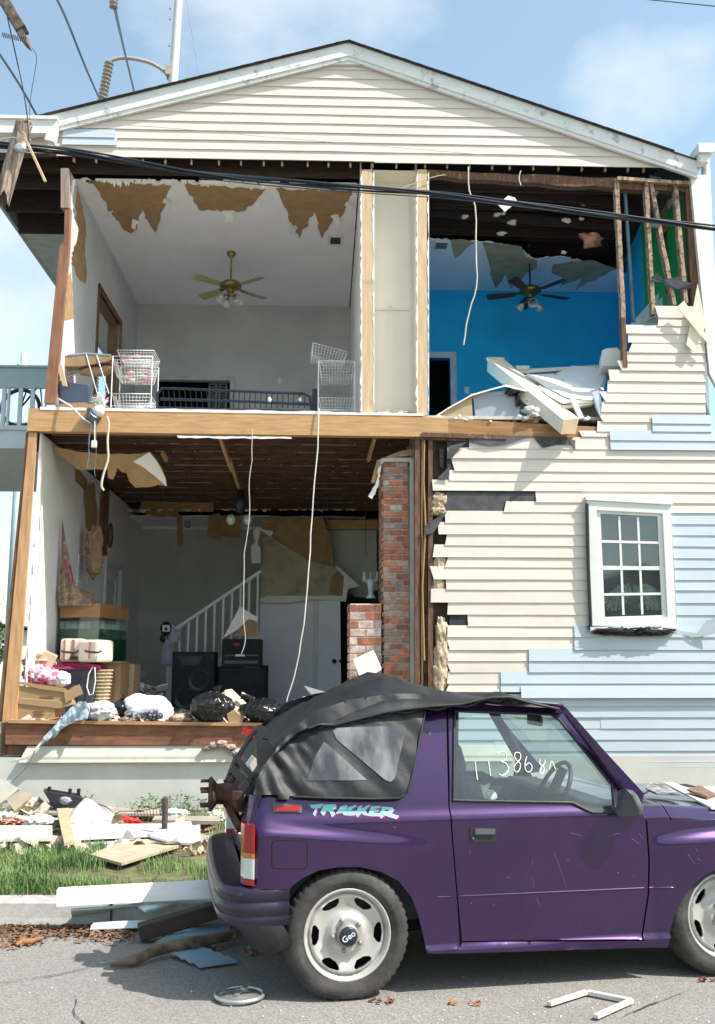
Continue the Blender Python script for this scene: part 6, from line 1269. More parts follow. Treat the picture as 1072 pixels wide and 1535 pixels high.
ribbed('slate blue siding scrap lying alone on the asphalt in the car shadow', [(300, 1450, .012), (356, 1442, .012), (300, 1420, .02), (248, 1427, .02)], sb, 4)
ribbed('slate blue siding scrap sticking out beneath the dark timber near the bumper', [(232, 1412, .03), (345, 1400, .03), (345, 1378, .06), (262, 1402, .05)], sb, 2)
ribbed('pale siding sliver lying at the kerb foot left of the dark timber', [(135, 1393, .02), (215, 1390, .02), (240, 1382, .04), (140, 1386, .03)], lb, 2)
slab('wood_scrap', 'short pale grey tapered board on the blue siding strip', 'board scrap', [(207, 1361, .12), (218, 1368, .12), (268, 1354, .13), (255, 1352, .14), (225, 1355, .14)], .012, lb)
t = T('dark_timber', 'dark rotten square timber lying under the bumper', 'timber', G, g(203, 1400, .03)); mb = MB(); mb.bar(g(208, 1398, .05)-t.B, g(345, 1358, .17)-t.B, .10, .09); t.solo(mb, M('dark_rotten_wood', (.05, .035, .028), .9, var=.35, scale=6, bump=.5), .008)
t = T('branch', 'broken bark covered branch with bare pale end on the asphalt', 'branch', G, g(170, 1448, .03)); mb = MB()
P = [(165, 1448, .01), (180, 1443, .025), (200, 1440, .03), (222, 1430, .04), (240, 1422, .05), (262, 1418, .05), (290, 1414, .05), (318, 1408, .045), (350, 1402, .045)]; rr = random.Random(3)
mb.tube([g(*p)-t.B+Vector((0, 0, 0)) for p in P], [.006, .020, .030, .026, .036, .030, .037, .028, .030], 12, 0); ob = t.solo(mb, [M('bark', (.17, .12, .085), .95, var=.4, scale=12, bump=1, bscale=30, dirt=(.32, .22, .14), dscale=3, dlo=.5, dhi=.6)])
t = T('wood_chunk', 'small orange brown broken wood chunk in the leaf litter', 'wood chunk', G, g(30, 1414, .01)); mb = MB(); mb.tube([g(x, y, z)-t.B for x, y, z in ((24, 1416, .01), (35, 1411, .02), (48, 1411, .02), (63, 1406, .015))], [.008, .022, .016, .006], 7); t.solo(mb, M('orange_wood', (.33, .15, .06), .8, var=.3))
# rusty post
t = tg('rusty_post', 'short rusty steel post standing in the yard near the bumper', 'post', 246, 1262, .13); mb = MB(); mb.lathe([(0, 0), (.026, 0), (.026, .36), (.022, .365), (0, .365)], 12); mb.box((0, 0, .02), (.11, .05, .03)); t.solo(mb, M('rusty_steel', (.07, .045, .045), .8, var=.4, scale=30))
# papers, bags, bin
pap = M('scrap_paper', (.58, .49, .38), .85, var=.15); papw = M('scrap_paper_white', (.70, .66, .58), .85, var=.1)
board('tan_panel', 'bent tan panel leaning at the far left of the yard', 'panel', [(-20, 1200), (0, 1168), (12, 1172), (28, 1182), (22, 1188), (0, 1205), (-20, 1212)], -1.1, (0, .06, -.02), papw)
board('tan_panel', 'folded tan cardboard panel standing in the left yard rubbish', 'panel', [(9, 1198), (28, 1186), (45, 1190), (40, 1200), (22, 1216)], -1.25, (0, .05, -.02), pap)
def ybag(name, label, cat, px, py, z, bl, m, sub=4):
    t = tg(name, label, cat, px, py, z); mb = MB()
    for i, (x, y, w_, d_, h_, amp, fq, cr_) in enumerate(bl):
        mb.blob(G.hit(x, y, t.B.y)-t.B, (w_, d_, h_), amp, fq, sub, i+px, crease=cr_)
    return t.solo(mb, m)
peach = M('peach_cloth', (.60, .42, .27), .85, var=.25, scale=14, col2=(.70, .62, .52))
ybag('clothes_heap', 'peach coloured crumpled cloth heap between the tan panel and black bin', 'clothes', 50, 1222, .13, [(50, 1208, .25, .2, .16, .4, 4, .7), (40, 1222, .35, .2, .14, .5, 5, .8)], peach)
ybag('clothes_heap', 'red and cream rumpled fabric at the far left front of the yard', 'clothes', 8, 1240, .15, [(5, 1230, .34, .3, .16, .5, 5, .8), (30, 1232, .25, .2, .12, .5, 5, .8)], M('cream_red_cloth', (.62, .50, .40), .85, scale=10, col2=(.45, .08, .05), lo=.5, hi=.68))
plw = M('white_bag_plastic', (.74, .72, .70), .35, var=.06, bump=.3, bscale=12)
ybag('plastic_bag', 'white plastic bag with orange print beside the tan plank', 'plastic bag', 60, 1240, .16, [(60, 1231, .26, .2, .13, .3, 3, .5), (45, 1238, .14, .15, .08, .4, 4, .5)], [plw])
t = tg('plastic_bag', 'tall translucent plastic bag peaked like a tent with pink print', 'plastic bag', 135, 1240, .16); mb = MB()
def tb(a, b):
    th = 2*PI*a; q = t.p(130, 1196); w_ = (1-b)**.75; fo = 1+.18*noise.noise(Vector((math.cos(th)*2, math.sin(th)*2, b*2)))
    return (q.x*b+w_*.26*fo*math.cos(th)+.01*math.sin(th*7)*w_, w_*.17*fo*math.sin(th)+.01*math.cos(th*9)*w_, q.z*b*(1+.06*math.sin(th*3)*(1-b)))
mb.grid(40, 16, tb); mb.blob(t.p(160, 1226), (.15, .15, .13), .2, 3, 3, 2, crease=.4); t.solo(mb, M('translucent_bag', (.66, .65, .66), .3, var=.05, bump=.3, bscale=10, dirt=(.62, .22, .26), dscale=6, dlo=.6, dhi=.7))
ybag('red_cloth', 'bright red crumpled cloth right of the peaked plastic bag', 'cloth', 198, 1240, .16, [(195, 1233, .22, .15, .09, .5, 4, .7), (187, 1230, .12, .1, .09, .5, 4, .7)], M('red_cloth', (.62, .03, .02), .6, var=.2))
ybag('plastic_bag', 'flattened white bag against the foundation right of the rusty post', 'plastic bag', 262, 1226, .13, [(262, 1220, .3, .2, .1, .4, 4, .6)], plw)
ybag('clothes_heap', 'pale crumpled paper by the wall next to the car bumper', 'paper', 315, 1226, .13, [(322, 1222, .2, .2, .1, .5, 5, .8)], papw)
t = tg('black_plastic_bin', 'black plastic tray lying tilted against the foundation', 'plastic tray', 95, 1214, .2); mb = MB()
F_ = t.pp([(65, 1186), (82, 1214), (128, 1209), (128, 1206), (122, 1198), (100, 1190)]); K_ = t.pp([(65, 1184), (68, 1183), (112, 1188), (128, 1196)], .25)
mb.prism(t.pp([(65, 1186), (118, 1194), (129, 1203), (126, 1210), (82, 1214)], -.02), (0, .03, 0)); mb.prism([t.p(65, 1186, -.02), t.p(82, 1214, -.02), t.p(84, 1208, .25), t.p(66, 1182, .25)], (.01, 0, 0)); mb.prism(t.pp([(66, 1182), (118, 1190), (126, 1199), (84, 1208)], .25), (0, .02, 0))
t.part(mb, 'shell', M('black_bin_plastic', (.035, .035, .042), .45, var=.2), bevel=.005); mb = MB()
for x in (74, 105, 118): mb.box(t.p(x, 1184 if x < 90 else 1187, .1), (.03, .03, .06))
t.part(mb, 'clips', blackp); mb = MB(); mb.blob(t.p(98, 1200, -.04), (.14, .04, .08), .5, 5, 3, 3, crease=.6); t.part(mb, 'contents', M('grey_junk', (.35, .37, .42), .6, var=.5, scale=30))
# wire grid bent among the weeds
t = tg('bent_wire_grid', 'bent dark wire garden edging tangled in front of the weeds', 'wire edging', 210, 1232, .15); mb = MB(); rr = random.Random(4)
a, b = t.p(160, 1226), t.p(252, 1208); mb.tube([a, t.p(180, 1216, .05), t.p(205, 1216), b], .004, 5); mb.tube([t.p(150, 1214), t.p(165, 1228, -.05), t.p(190, 1232), t.p(250, 1222)], .004, 5)
for i in range(14): q = a.lerp(b, .3+.7*i/14); mb.tube([q, q+Vector((.02, .03, -.12))], .003, 4)
mb.tube([t.p(100, 1239, -.2), t.p(130, 1236, -.2), t.p(150, 1222, -.15), t.p(172, 1220, -.1), t.p(160, 1210, -.1), t.p(148, 1205)], .005, 5); t.solo(mb, M('dark_wire', (.06, .045, .04), .7))
# scraps in yard as stuff
mb = MB(); rr = random.Random(21)
for i in range(1100):
    x, y = rr.uniform(-4.7, .3), rr.uniform(8.1, 10.5); s = rr.choice((.012, .02, .03, .045, .08)); e = Euler((rr.uniform(-.5, .5), rr.uniform(-.5, .5), rr.uniform(0, 3))).to_matrix()
    if x > -2.3 and rr.random() < .6: continue
    mb.box((x, y, lawnz(x, y)+s*.3), (s*rr.uniform(.6, 2), s*.7, s*rr.uniform(.05, .3)), e, rr.choice((0, 0, 1, 2)))
for i in range(230):                          # crumpled sheets, splinters and cloth
    x, y = rr.uniform(-4.7, -.2), rr.choice((rr.uniform(8.9, 10.4), rr.uniform(8.0, 8.4))); s = rr.uniform(.05, .17); e = Euler((rr.uniform(-.9, .9), rr.uniform(-.9, .9), rr.uniform(0, 6.3))).to_matrix(); c = Vector((x, y, lawnz(x, y)+s*.3)); sd = rr.uniform(0, 99)
    if x > -2.4 and rr.random() < .62: continue
    if rr.random() < .4: mb.box(c-Vector((0, 0, s*.15)), (s*2.2, s*.22, s*.12), Euler((rr.uniform(-.3, .3), rr.uniform(-.3, .3), rr.uniform(0, 3))).to_matrix(), rr.choice((1, 2, 3)))
    else: mb.grid(5, 5, lambda a, b: c+e @ Vector(((a-.5)*s*1.6, (b-.5)*s, s*.55*noise.noise(Vector((a*2.2+sd, b*2.2, sd))))), mi=rr.choice((0, 0, 1, 4)), sm=False)
tag(mb.build('yard_scraps', [papw, pap, wood_old, wood_pale, peach]), 'small paper and wood scraps strewn along the foundation', 'debris', kind='stuff')
# street things
t = tg('glass_lens', 'round clear lens ring lying on the asphalt by the rear tyre', 'lens', 359, 1496, .0); r = (G.hz(395, 1496, 0).x-G.hz(323, 1496, 0).x)/2; mb = MB(); mb.tube([(r*math.cos(2*PI*i/36), r*math.sin(2*PI*i/36)*.95, .016) for i in range(36)], .010, 8, closed=True); t.part(mb, 'rim', M('dull_chrome', (.52, .53, .52), .3, metal=.7, var=.2)); mb = MB(); mb.lathe([(r*.95, .016), (r*.6, .028), (0, .034)], 32); t.part(mb, 'lens_glass', glass('lens_glass', (.8, .82, .82), .12, .08, 1.4, film=(.5, .5, .48), filmf=.25)); mb = MB(); mb.bar((-.01, -.07, .034), (.03, .07, .04), .02, .006); t.part(mb, 'lens_rib', MATS['dull_chrome'])
t = tg('picture_frame', 'thin white broken frame with missing side lying on the asphalt', 'frame', 823, 1507, .0); q = [g(823, 1505, .015)-t.B, g(880, 1487, .015)-t.B, g(947, 1500, .015)-t.B, g(893, 1524, .015)-t.B]; mb = MB()
for a, b in ((0, 1), (1, 2), (2, 3)): mb.bar(q[a], q[b], .028, .018)
t.solo(mb, M('worn_white_frame', (.62, .60, .54), .6, dirt=(.35, .3, .25), dscale=20), .003)
for k, (x, y, lab) in enumerate(((570, 1503, 'flat red brown bark strip beside the rear tyre'), (697, 1505, 'orange crumpled leaf bits on the asphalt below the door'), (1060, 1470, 'reddish crumbs beside the front tyre'))):
    t = tg('street_scrap', lab, 'scrap', x, y, .0); mb = MB(); rr = random.Random(k)
    for i in range(7): mb.box((rr.uniform(-.09, .09), rr.uniform(-.02, .02), .008), (rr.uniform(.01, .06), .012, .006), Euler((rr.uniform(-.5, .5), rr.uniform(-.5, .5), rr.uniform(0, 3))).to_matrix())
    t.solo(mb, M('red_brown_scrap', (.20, .07, .05), .8, var=.4) if k != 1 else M('orange_scrap', (.42, .17, .05), .8))
# ================================================================ neighbour's balcony and roofs to the left
gb = M('grey_blue_paint', (.36, .45, .49), .6, var=.05); gw = M('grey_white_paint', (.60, .65, .68), .6, var=.05)
t = T('side_balcony', 'grey white balcony with slatted railing behind the torn corner', 'balcony', H, h(20, 645, 1.9))
vv = t.B.y; x0 = t.p(-140, 645).x; x1 = UL2-.16-t.B.x
mb = MB(); mb.prism([(x0, 0, 0), (x1+.05, 0, 0), (x1+.05, 0, t.p(20, 672).z), (x0, 0, t.p(20, 672).z)], (0, .05, 0)); t.part(mb, 'rim_board', gw)
mb = MB(); mb.bb((x0, .05, -.03), (x1, 3.2, 0)); mb.bb((x0, .06, t.p(20, 672).z), (x1, 3.2, t.p(20, 672).z+.02)); t.part(mb, 'deck', gw)
mb = MB(); zt, zb = t.p(20, 552).z, t.p(20, 582).z; mb.bb((x0, -.02, zb), (x1+.05, .03, zt)); mb.bb((x0, -.05, zt), (x1+.05, .06, zt+.03)); t.part(mb, 'top_rail_board', gb, bevel=.004)
mb = MB(); mb.bb((x0, -.03, 0.001), (x1+.05, .04, .06)); t.part(mb, 'bottom_rail', gw)
for i, px in enumerate((-22, -8, 5, 12, 30, 48, -36, -50)): mb = MB(); X = t.p(px, 610).x; w_ = .05 if px != 12 else .03; mb.bb((X-w_/2, -.01, .06), (X+w_/2, .03, zb)); t.part(mb, 'baluster', gw)
mb = MB(); mb.bb((x0+.3, 2.9, zb), (x1, 2.95, zt)); 
for i in range(9): mb.bb((x0+.3+i*.2, 2.9, 0), (x0+.34+i*.2, 2.95, zb))
t.part(mb, 'rear_railing', gb)
t = T('bicycle', 'dark bicycle partly seen standing on the side balcony', 'bicycle', H, h(30, 640, 2.6)); mb = MB(); c = t.p(30, 628); r = .26
mb.tube([(c.x+r*math.cos(a), 0, .27+r*math.sin(a)) for a in [2*PI*i/24 for i in range(24)]], .028, 6, closed=True); t.part(mb, 'wheel', blackp); mb = MB()
mb.tube([(c.x, 0, .27), (c.x+.25, 0, .62), (c.x+.55, 0, .58), (c.x+.3, 0, .26), (c.x+.25, 0, .62)], .014, 6); mb.tube([(c.x, 0, .27), (c.x+.12, 0, .72), (c.x+.12, .0, .82)], .012, 6); t.part(mb, 'bike_frame', blackp); mb = MB(); mb.tube([(c.x-.05, -.1, .86), (c.x+.12, 0, .82), (c.x+.3, .1, .88)], .012, 6); t.part(mb, 'handlebar', blackp)
mb = MB(); mb.blob((c.x+.36, 0, .70), (.28, .14, .06), .1, 2, 3, 1); t.part(mb, 'saddle', blackp)
t = T('neighbour_house', 'small grey shingled neighbour house seen at the far left edge', 'house', G, g(2, 1010, 0) if False else Vector((-18.5, 40, 0)))
mb = MB(); nx = G.hit(12, 900, 40).x+18.5; z1 = G.hit(4, 888, 40).z; mb.bb((-9, 0, 0), (nx-.6, 8, z1-1.4)); t.part(mb, 'wall', M('pale_house_wall', (.50, .50, .46), .8)); mb = MB(); mb.prism([(-9.5, -.4, z1-1.5), (nx, -.4, z1-1.3), (nx-1.2, -.4, z1), (-9.5, -.4, z1+3)], (0, 9, 0)); t.part(mb, 'roof', M('weathered_grey_roof', (.33, .31, .28), .9, var=.4, scale=3, stretch=(1, 1, 6)))
t = T('chimney_pipe', 'small grey chimney pipe above the balcony rail far away', 'chimney pipe', G, (G.hit(36, 545, 30).x, 30, 0)); zz_ = G.hit(36, 530, 30).z; mb = MB(); mb.lathe([(0, 0), (.12, 0), (.12, zz_), (0, zz_)], 10); t.solo(mb, gb)
leafm = M('tree_leaves', (.05, .10, .03), .8, var=.4, island=.3)
def tree(label, x, y, hgt, rad, seed):
    t = T('tree', label, 'tree', G, (x, y, 0), 'trees beyond the houses'); mb = MB(); mb.tube([(0, 0, 0), (.1, 0, hgt*.4), (0, .1, hgt*.8)], [.25, .2, .08], 8); t.part(mb, 'trunk', MATS['bark']); mb = MB(); rr = random.Random(seed)
    for i in range(2500):
        d = Vector((rr.gauss(0, 1), rr.gauss(0, 1), rr.gauss(0, 1))).normalized(); k = rr.uniform(.5, 1)*(1+.35*noise.noise(d*2+Vector((seed, 0, 0)))); c = Vector((d.x*rad*k, d.y*rad*k, hgt*.7+d.z*hgt*.35*k)); s = rr.uniform(.06, .16); e = Euler((rr.uniform(0, 6), rr.uniform(0, 6), 0)).to_matrix()
        mb.add([c+e @ Vector(q) for q in ((-s, 0, 0), (0, -s*.5, 0), (s, 0, 0), (0, s*.5, 0))], [(0, 1, 2, 3)])
    t.part(mb, 'crown', leafm)
tree('dark leafy tree below the neighbour roof at the left edge', -13.9, 34, 3.2, 1.6, 2)
for k, (x, y, hh, rd) in enumerate(((-9, -15, 8.5, 3.4), (-2.5, -17, 7, 3.0), (5, -19, 9.5, 4.0), (-17, -13, 9, 4))):  # unseen trees added to give glass and paint something dark to reflect
    tree('unseen leafy tree added behind the camera for reflections, %s from the left' % ('second', 'third', 'fourth', 'first')[k], x, y, hh, rd, 20+k)
t = T('reflection_house', 'unseen one storey house added behind the camera for reflections', 'house', G, (13, -20, 0)); mb = MB(); mb.bb((-5, -4, 0), (5, 4, 3.2)); t.part(mb, 'wall', MATS['pale_house_wall']); mb = MB(); mb.prism([(-5.6, -4.5, 3.2), (5.6, -4.5, 3.2), (0, -4.5, 5.6)], (0, 9, 0)); t.part(mb, 'roof', MATS['weathered_grey_roof'])  # unseen house added to be mirrored in car paint and window
# ================================================================ wires and poles
rope = M('black_cable', (.015, .022, .035), .45, var=.2)
t = T('utility_cable', 'thick bundle of dark blue utility cables sagging across the house front', 'cable', G, G.hit(0, 217, 8.4)); mb = MB()
base = [(-160, 200), (0, 217), (90, 225), (180, 239), (280, 256), (380, 268), (480, 277), (560, 284), (660, 292), (760, 304), (860, 316), (960, 328), (1072, 341), (1240, 362)]
cl = sp([G.hit(x, y, 8.4+.0003*x)-t.B for x, y in base])
for k in range(5):
    ph = k*2*PI/5; rr_ = .021 if k < 4 else .004
    mb.tube([p+Vector((0, rr_*math.cos(ph+i*.17), rr_*1.15*math.sin(ph+i*.17)+(.012*math.sin(i*.11+k) if k > 2 else 0))) for i, p in enumerate(cl)], .0095, 6)
t.part(mb, 'strands', rope); mb = MB(); mb.tube([p+Vector((0, -.02, -.045-.02*math.sin(i*.08))) for i, p in enumerate(cl) if 20 < i < 50], .005, 5); t.part(mb, 'lashing_wire', rope)
oldw = M('pole_wood', (.24, .17, .13), .9, var=.45, scale=5, stretch=(9, 9, 1), bump=.7, bscale=12, col2=(.42, .33, .27))
t = T('broken_pole', 'splintered broken pole stub hanging in the cables at the upper left', 'pole stub', G, G.hit(20, 240, 8.3)); mb = MB()
a, b = t.p(36, 186), t.p(5, 292); n = 14; d = (b-a).normalized(); m = d.to_track_quat('Z', 'Y').to_matrix(); L_ = (b-a).length
mb.grid(n, 10, lambda u, v: a+m @ Vector(((.075+.012*math.sin(u*12+v*3)*(1 if v in (0., 1.) else .3))*math.cos(2*PI*u), .075*math.sin(2*PI*u), L_*v+(rj.uniform(-.02, .12) if v == 1 else rj.uniform(-.03, .03) if v == 0 else 0))))
mb.blob(a, (.14, .14, .06), .4, 5, 2, 1); t.part(mb, 'stub', oldw); mb = MB(); mb.bar(t.p(34, 198, -.1), t.p(68, 272, -.12), .025, .02); t.part(mb, 'splinter', wood_pale); mb = MB(); mb.blob(t.p(32, 222, -.1), (.12, .06, .10), .5, 5, 3, 5); mb.tube([t.p(2, 210, -.1), t.p(18, 206, -.1), t.p(46, 210, -.1)], .008, 5); t.part(mb, 'clamp', M('clamp_metal', (.5, .5, .5), .4, metal=.5))
t = T('broken_crossarm', 'weathered broken crossarm hanging from wires in the top left corner', 'crossarm', G, G.hit(20, 30, 8)); mb = MB(); mb.bar(t.p(-18, -40), t.p(34, 48), .10, .13, up=(0, 1, 0)); mb.prism([t.p(25, 30, -.05), t.p(38, 50, -.05), t.p(42, 66, -.05), t.p(34, 60, -.05), t.p(22, 44, -.05)], (0, .11, 0)); t.part(mb, 'arm', M('dark_pole_wood', (.13, .10, .085), .9, var=.5, scale=5, stretch=(3, 3, 3), bump=.8, bscale=14), bevel=.01)
mb = MB(); mb.tube([t.p(30+i*1.0*0+i*.45, 58+i*.1+4*math.sin(i*.9), -.1-.02*math.cos(i*.9)) for i in range(-60, 22)], .003, 4); t.part(mb, 'coiled_wire', rope)
def wire(label, P, Y, r, m=rope, name='overhead_wire'):
    b = G.hit(P[0][0], P[0][1], Y[0]); t = T(name, label, 'wire', G, b); mb = MB(); n = len(P); Q = [G.hit(p[0], p[1], Y[0]+(Y[1]-Y[0])*i/(n-1))-b for i, p in enumerate(P)]
    mb.tube(sp(Q) if n > 2 else Q, r, 5); t.solo(mb, m)
wire('dark overhead wire dropping from the top edge to the porcelain insulator', [(76, -20), (100, 30), (130, 105), (153, 156)], (12, 21), .022)
wire('dark overhead wire crossing the curved pole arm', [(172, 12), (185, 70), (203, 145)], (11, 22), .022)
wire('thick dark wire slanting down to the left rake from the left edge', [(-20, 55), (0, 82), (30, 128), (58, 178)], (9, 13), .016)
wire('thin looping wire below the broken crossarm', [(10, 20), (22, 75), (34, 130), (41, 175), (43, 215)], (8, 8.2), .006)
wire('very thin hanging wire right of the crossarm tip', [(48, 72), (55, 85), (52, 110), (46, 145), (44, 180)], (8, 8.2), .003)
wire('faint thin wire in the sky right of the steel pole', [(278, -10), (288, 50), (300, 120)], (25, 26), .010, MATS['grey_wire'])
wire('thin grey wire crossing the top right corner of the sky', [(950, -3), (1010, 3), (1090, 11)], (20, 20), .012, rope)
wire('thin drooping wire along the gable siding', [(80, 183), (230, 190), (400, 205), (560, 218), (760, 235)], (10.1, 10.2), .003, MATS['grey_wire'])
t = T('steel_pole', 'tall white steel utility pole rising behind the roof', 'utility pole', G, (G.hit(259, 130, 24).x, 24, 0)); zt = G.hit(266, -60, 24).z; mb = MB(); mb.tube([(-.05, 0, 0), (0, 0, G.hit(259, 130, 24).z), (.12, 0, zt)], [.2, .125, .105], 16); t.part(mb, 'shaft', M('pale_steel', (.60, .60, .60), .5, var=.06, scale=5, stretch=(3, 3, 1)))
mb = MB(); rr = [(250, 111), (240, 102), (222, 93), (200, 88), (180, 87), (163, 92)]; mb.tube(sp([t.p(x, y) for x, y in rr]), .05, 8); t.part(mb, 'arm', M('pale_rust_steel', (.42, .37, .33), .6, var=.15)); mb = MB(); mb.box(t.p(253, 108), (.12, .3, .3)); 
for y in (12, 28, 68, 95): mb.box(t.p(254+(1 if y < 60 else 0), y, -.12), (.05, .05, .05))
t.part(mb, 'bracket', MATS['pale_rust_steel'])
ins = M('grey_porcelain', (.30, .26, .25), .3, var=.1)
def insul(label, A, B, Y, n, r, group=None):
    t = T('insulator', label, 'insulator', G, G.hit(*A, Y)); a = Vector((0, 0, 0)); b = G.hit(*B, Y)-t.B; m = (b-a).to_track_quat('Z', 'Y').to_matrix(); L_ = (b-a).length; pr = [(0, 0)]
    for i in range(n): z = L_*i/n; pr += [(r*.45, z), (r, z+L_/n*.35), (r, z+L_/n*.5), (r*.5, z+L_/n*.75)]
    mb = MB(); mb.lathe(pr+[(0, L_)], 16, a, m); t.solo(mb, ins)
insul('ribbed porcelain insulator hanging from the curved steel arm', (164, 93), (152, 156), 24, 11, .13)
insul('striped insulator on the wire at the top edge of the sky', (171, -10), (170, 14), 11, 4, .055)
# ================================================================ the car (frame C: x forward, y to its far side)
car = T('parked_car', 'dusty purple two door soft top off-roader with sagging black canvas roof parked before the wreck', 'car', C, (0, 0, 0))
CW = 1.60
paint = M('purple_metallic_paint', (.034, .0070, .068), .34, metal=.6, var=.08, scale=3, coat=1.0, dirt=(.060, .026, .092), dscale=3.5, dlo=.5, dhi=1.0)
def _specks(m):
    t = m.node_tree; n = t.nodes; l = t.links; b = n['Principled BSDF']; src = b.inputs['Base Color'].links[0].from_socket
    tc = n.new('ShaderNodeTexCoord'); no = n.new('ShaderNodeTexNoise'); no.inputs['Scale'].default_value = 55; no.inputs['Detail'].default_value = 3
    r = n.new('ShaderNodeValToRGB'); r.color_ramp.elements[0].position = .74; r.color_ramp.elements[1].position = .82; r.color_ramp.elements[1].color = (.35, .35, .35, 1)
    mx = n.new('ShaderNodeMix'); mx.data_type = 'RGBA'; mx.inputs[7].default_value = (.5, .45, .5, 1); l.new(tc.outputs['Object'], no.inputs['Vector']); l.new(no.outputs[0], r.inputs[0]); l.new(r.outputs[0], mx.inputs[0]); l.new(src, mx.inputs[6]); l.new(mx.outputs[2], b.inputs['Base Color'])
_specks(paint)
blk = M('black_trim', (.02, .021, .024), .5, var=.25, scale=8, bump=.05)
canv = M('black_canvas', (.009, .010, .012), .55, var=.35, scale=5, bump=.10, bscale=60, dirt=(.022, .022, .026), dscale=2.5, dlo=.45, dhi=.8)
def ss(x): x = max(0, min(1, x)); return x*x*(3-2*x)
_a, _b = C.hit(378, 1240, 0), C.hit(660, 1266, 0); FR = (_a.x, _a.z, _b.x, _b.z)
_a, _b = C.hit(978, 1262, 0), C.hit(1072, 1258, 0); FF = (_a.x, _a.z, _b.x, _b.z)
ZRIB = C.hit(800, 1339, 0).z; ZSILL = C.hit(800, 1414, 0).z; ZBELT = C.hit(760, 1206, 0).z; STAIL = C.hit(374, 1260, .03).x
def D(s, z):
    d = 0
    if z > ZBELT-.07: t = z-(ZBELT-.07); d += .34*t*t/(t+.12)*1.25+ .02*ss(t/.06)
    if s < FR[2]:                                     # rear fender shoulder
        k = (FR[2]-s)/(FR[2]-FR[0]); zl = FR[1]+(FR[3]-FR[1])*(1-k); d -= .042*min(1, k*1.1)*ss((zl+.035-z)/.06)
    if s > FF[0]:
        k = min(1, (s-FF[0])/.45); zl = FF[1]+.03*k; d -= .045*k**.6*ss((zl+.035-z)/.06)
    if s > .35: d -= .022*ss((ZSILL+.016-z)/.02)
    d += .006*math.sin((z-.3)*3.4)
    if s < STAIL+.09: t = (STAIL+.09-s)/.09; d += .055*t*t*t
    if z < .24: d += .25*(.24-z)**1.2
    if s > 2.6: d += .5*(s-2.6)**2
    return d
def cs(px, py):
    d = 0
    for _ in range(4): q = C.hit(px, py, d); d = D(q.x, q.z)
    return (q.x, q.z)
def csl(P): return [cs(*p) for p in P]
def lift(off=0, mir=False):
    if mir: return lambda s, z: Vector((s, CW-D(s, z)-off, z))
    return lambda s, z: Vector((s, D(s, z)+off, z))
def panel(name, out, holes=(), mats=paint, step=.015, th=.022, parent=None, label=None, both=True):
    for mir in ((False, True) if both else (False,)):
        mb = MB(); mb.sheet(out, lift(0, mir), step=step, holes=holes, th=(0, -th if mir else th, 0), flip=mir)
        o = car.part(mb, name, mats, label=label, parent=parent)
        if not mir: r = o
        else: r2 = o
    return (r, r2) if both else r
arch = [(434, 1333), (443, 1324), (456, 1315), (478, 1305), (508, 1300), (540, 1300), (572, 1307), (598, 1321), (617, 1345), (628, 1375), (635, 1405), (641, 1429)]
Q = [(374, 1191), (371, 1215), (370, 1240), (373, 1290), (378, 1331)]+arch+[(664, 1430), (690, 1420), (686, 1360), (681, 1300), (676, 1240), (672, 1205), (670, 1130), (669, 1059), (636, 1061), (629, 1100), (617, 1160), (609, 1188), (602, 1196), (590, 1198)]
panel('rear_quarter', csl(Q))
DR = [(672, 1058), (760, 1058), (833, 1062), (848, 1071), (930, 1180), (948, 1205), (968, 1229), (972, 1290), (971, 1340), (963, 1408), (693, 1411), (688, 1360), (683, 1300), (678, 1240), (674, 1205)]
GL = [(681, 1066), (826, 1071), (838, 1079), (918, 1178), (923, 1217), (887, 1218), (857, 1203), (679, 1200)]
door, door2 = panel('door', csl(DR), holes=[csl(GL)])
# sill below the door and the fender
panel('rocker_panel', csl([(645, 1430), (690, 1420.5), (693, 1413), (964, 1410.5), (1001, 1413), (1001, 1421), (963, 1421), (700, 1429)]), step=.02)
sf = C.hit(1090, 1408, 0).x
fa = csl([(1001, 1421), (1004, 1398), (1011, 1373), (1023, 1348), (1040, 1326), (1058, 1311), (1075, 1303)]); fa2 = [(2*sf-s, z) for s, z in fa][::-1]
z0 = cs(969, 1231)[1]; zbot = fa[0][1]
fend = csl([(965.5, 1409), (973.5, 1340), (974.5, 1290), (970.5, 1230)])+[(2.0, z0-.005), (2.5, z0-.02), (2.82, z0-.06), (2.84, z0-.2), (2.80, .42), (2*sf-fa[0][0]+.12, .40)]+fa2+fa[::-1]
panel('front_fender', fend)
# black reveal around the side glass
gl = [Vector(p) for p in csl(GL)]
for mir, dr in ((False, door), (True, door2)):
    f = lift(-.004, mir); mb = MB(); P = []
    for i in range(len(gl)):
        a, b = gl[i], gl[(i+1) % len(gl)]; P += [a.lerp(b, k/6) for k in range(6)]
    mb.tube([f(*p) for p in P], .0085, 6, closed=True); car.part(mb, 'window_seal', blk, parent=dr)
    mb = MB(); mb.sheet(csl(GL), lift(.012, mir), step=.08, flip=mir, th=None)
    car.part(mb, 'side_glass', glass('side_glass', (.72, .84, .80), .07, .015, 1.45, film=(.62, .68, .66), filmf=.018) if not mir else glass('far_side_glass', (.9, .95, .93), .02, .02, 1.2), parent=dr)
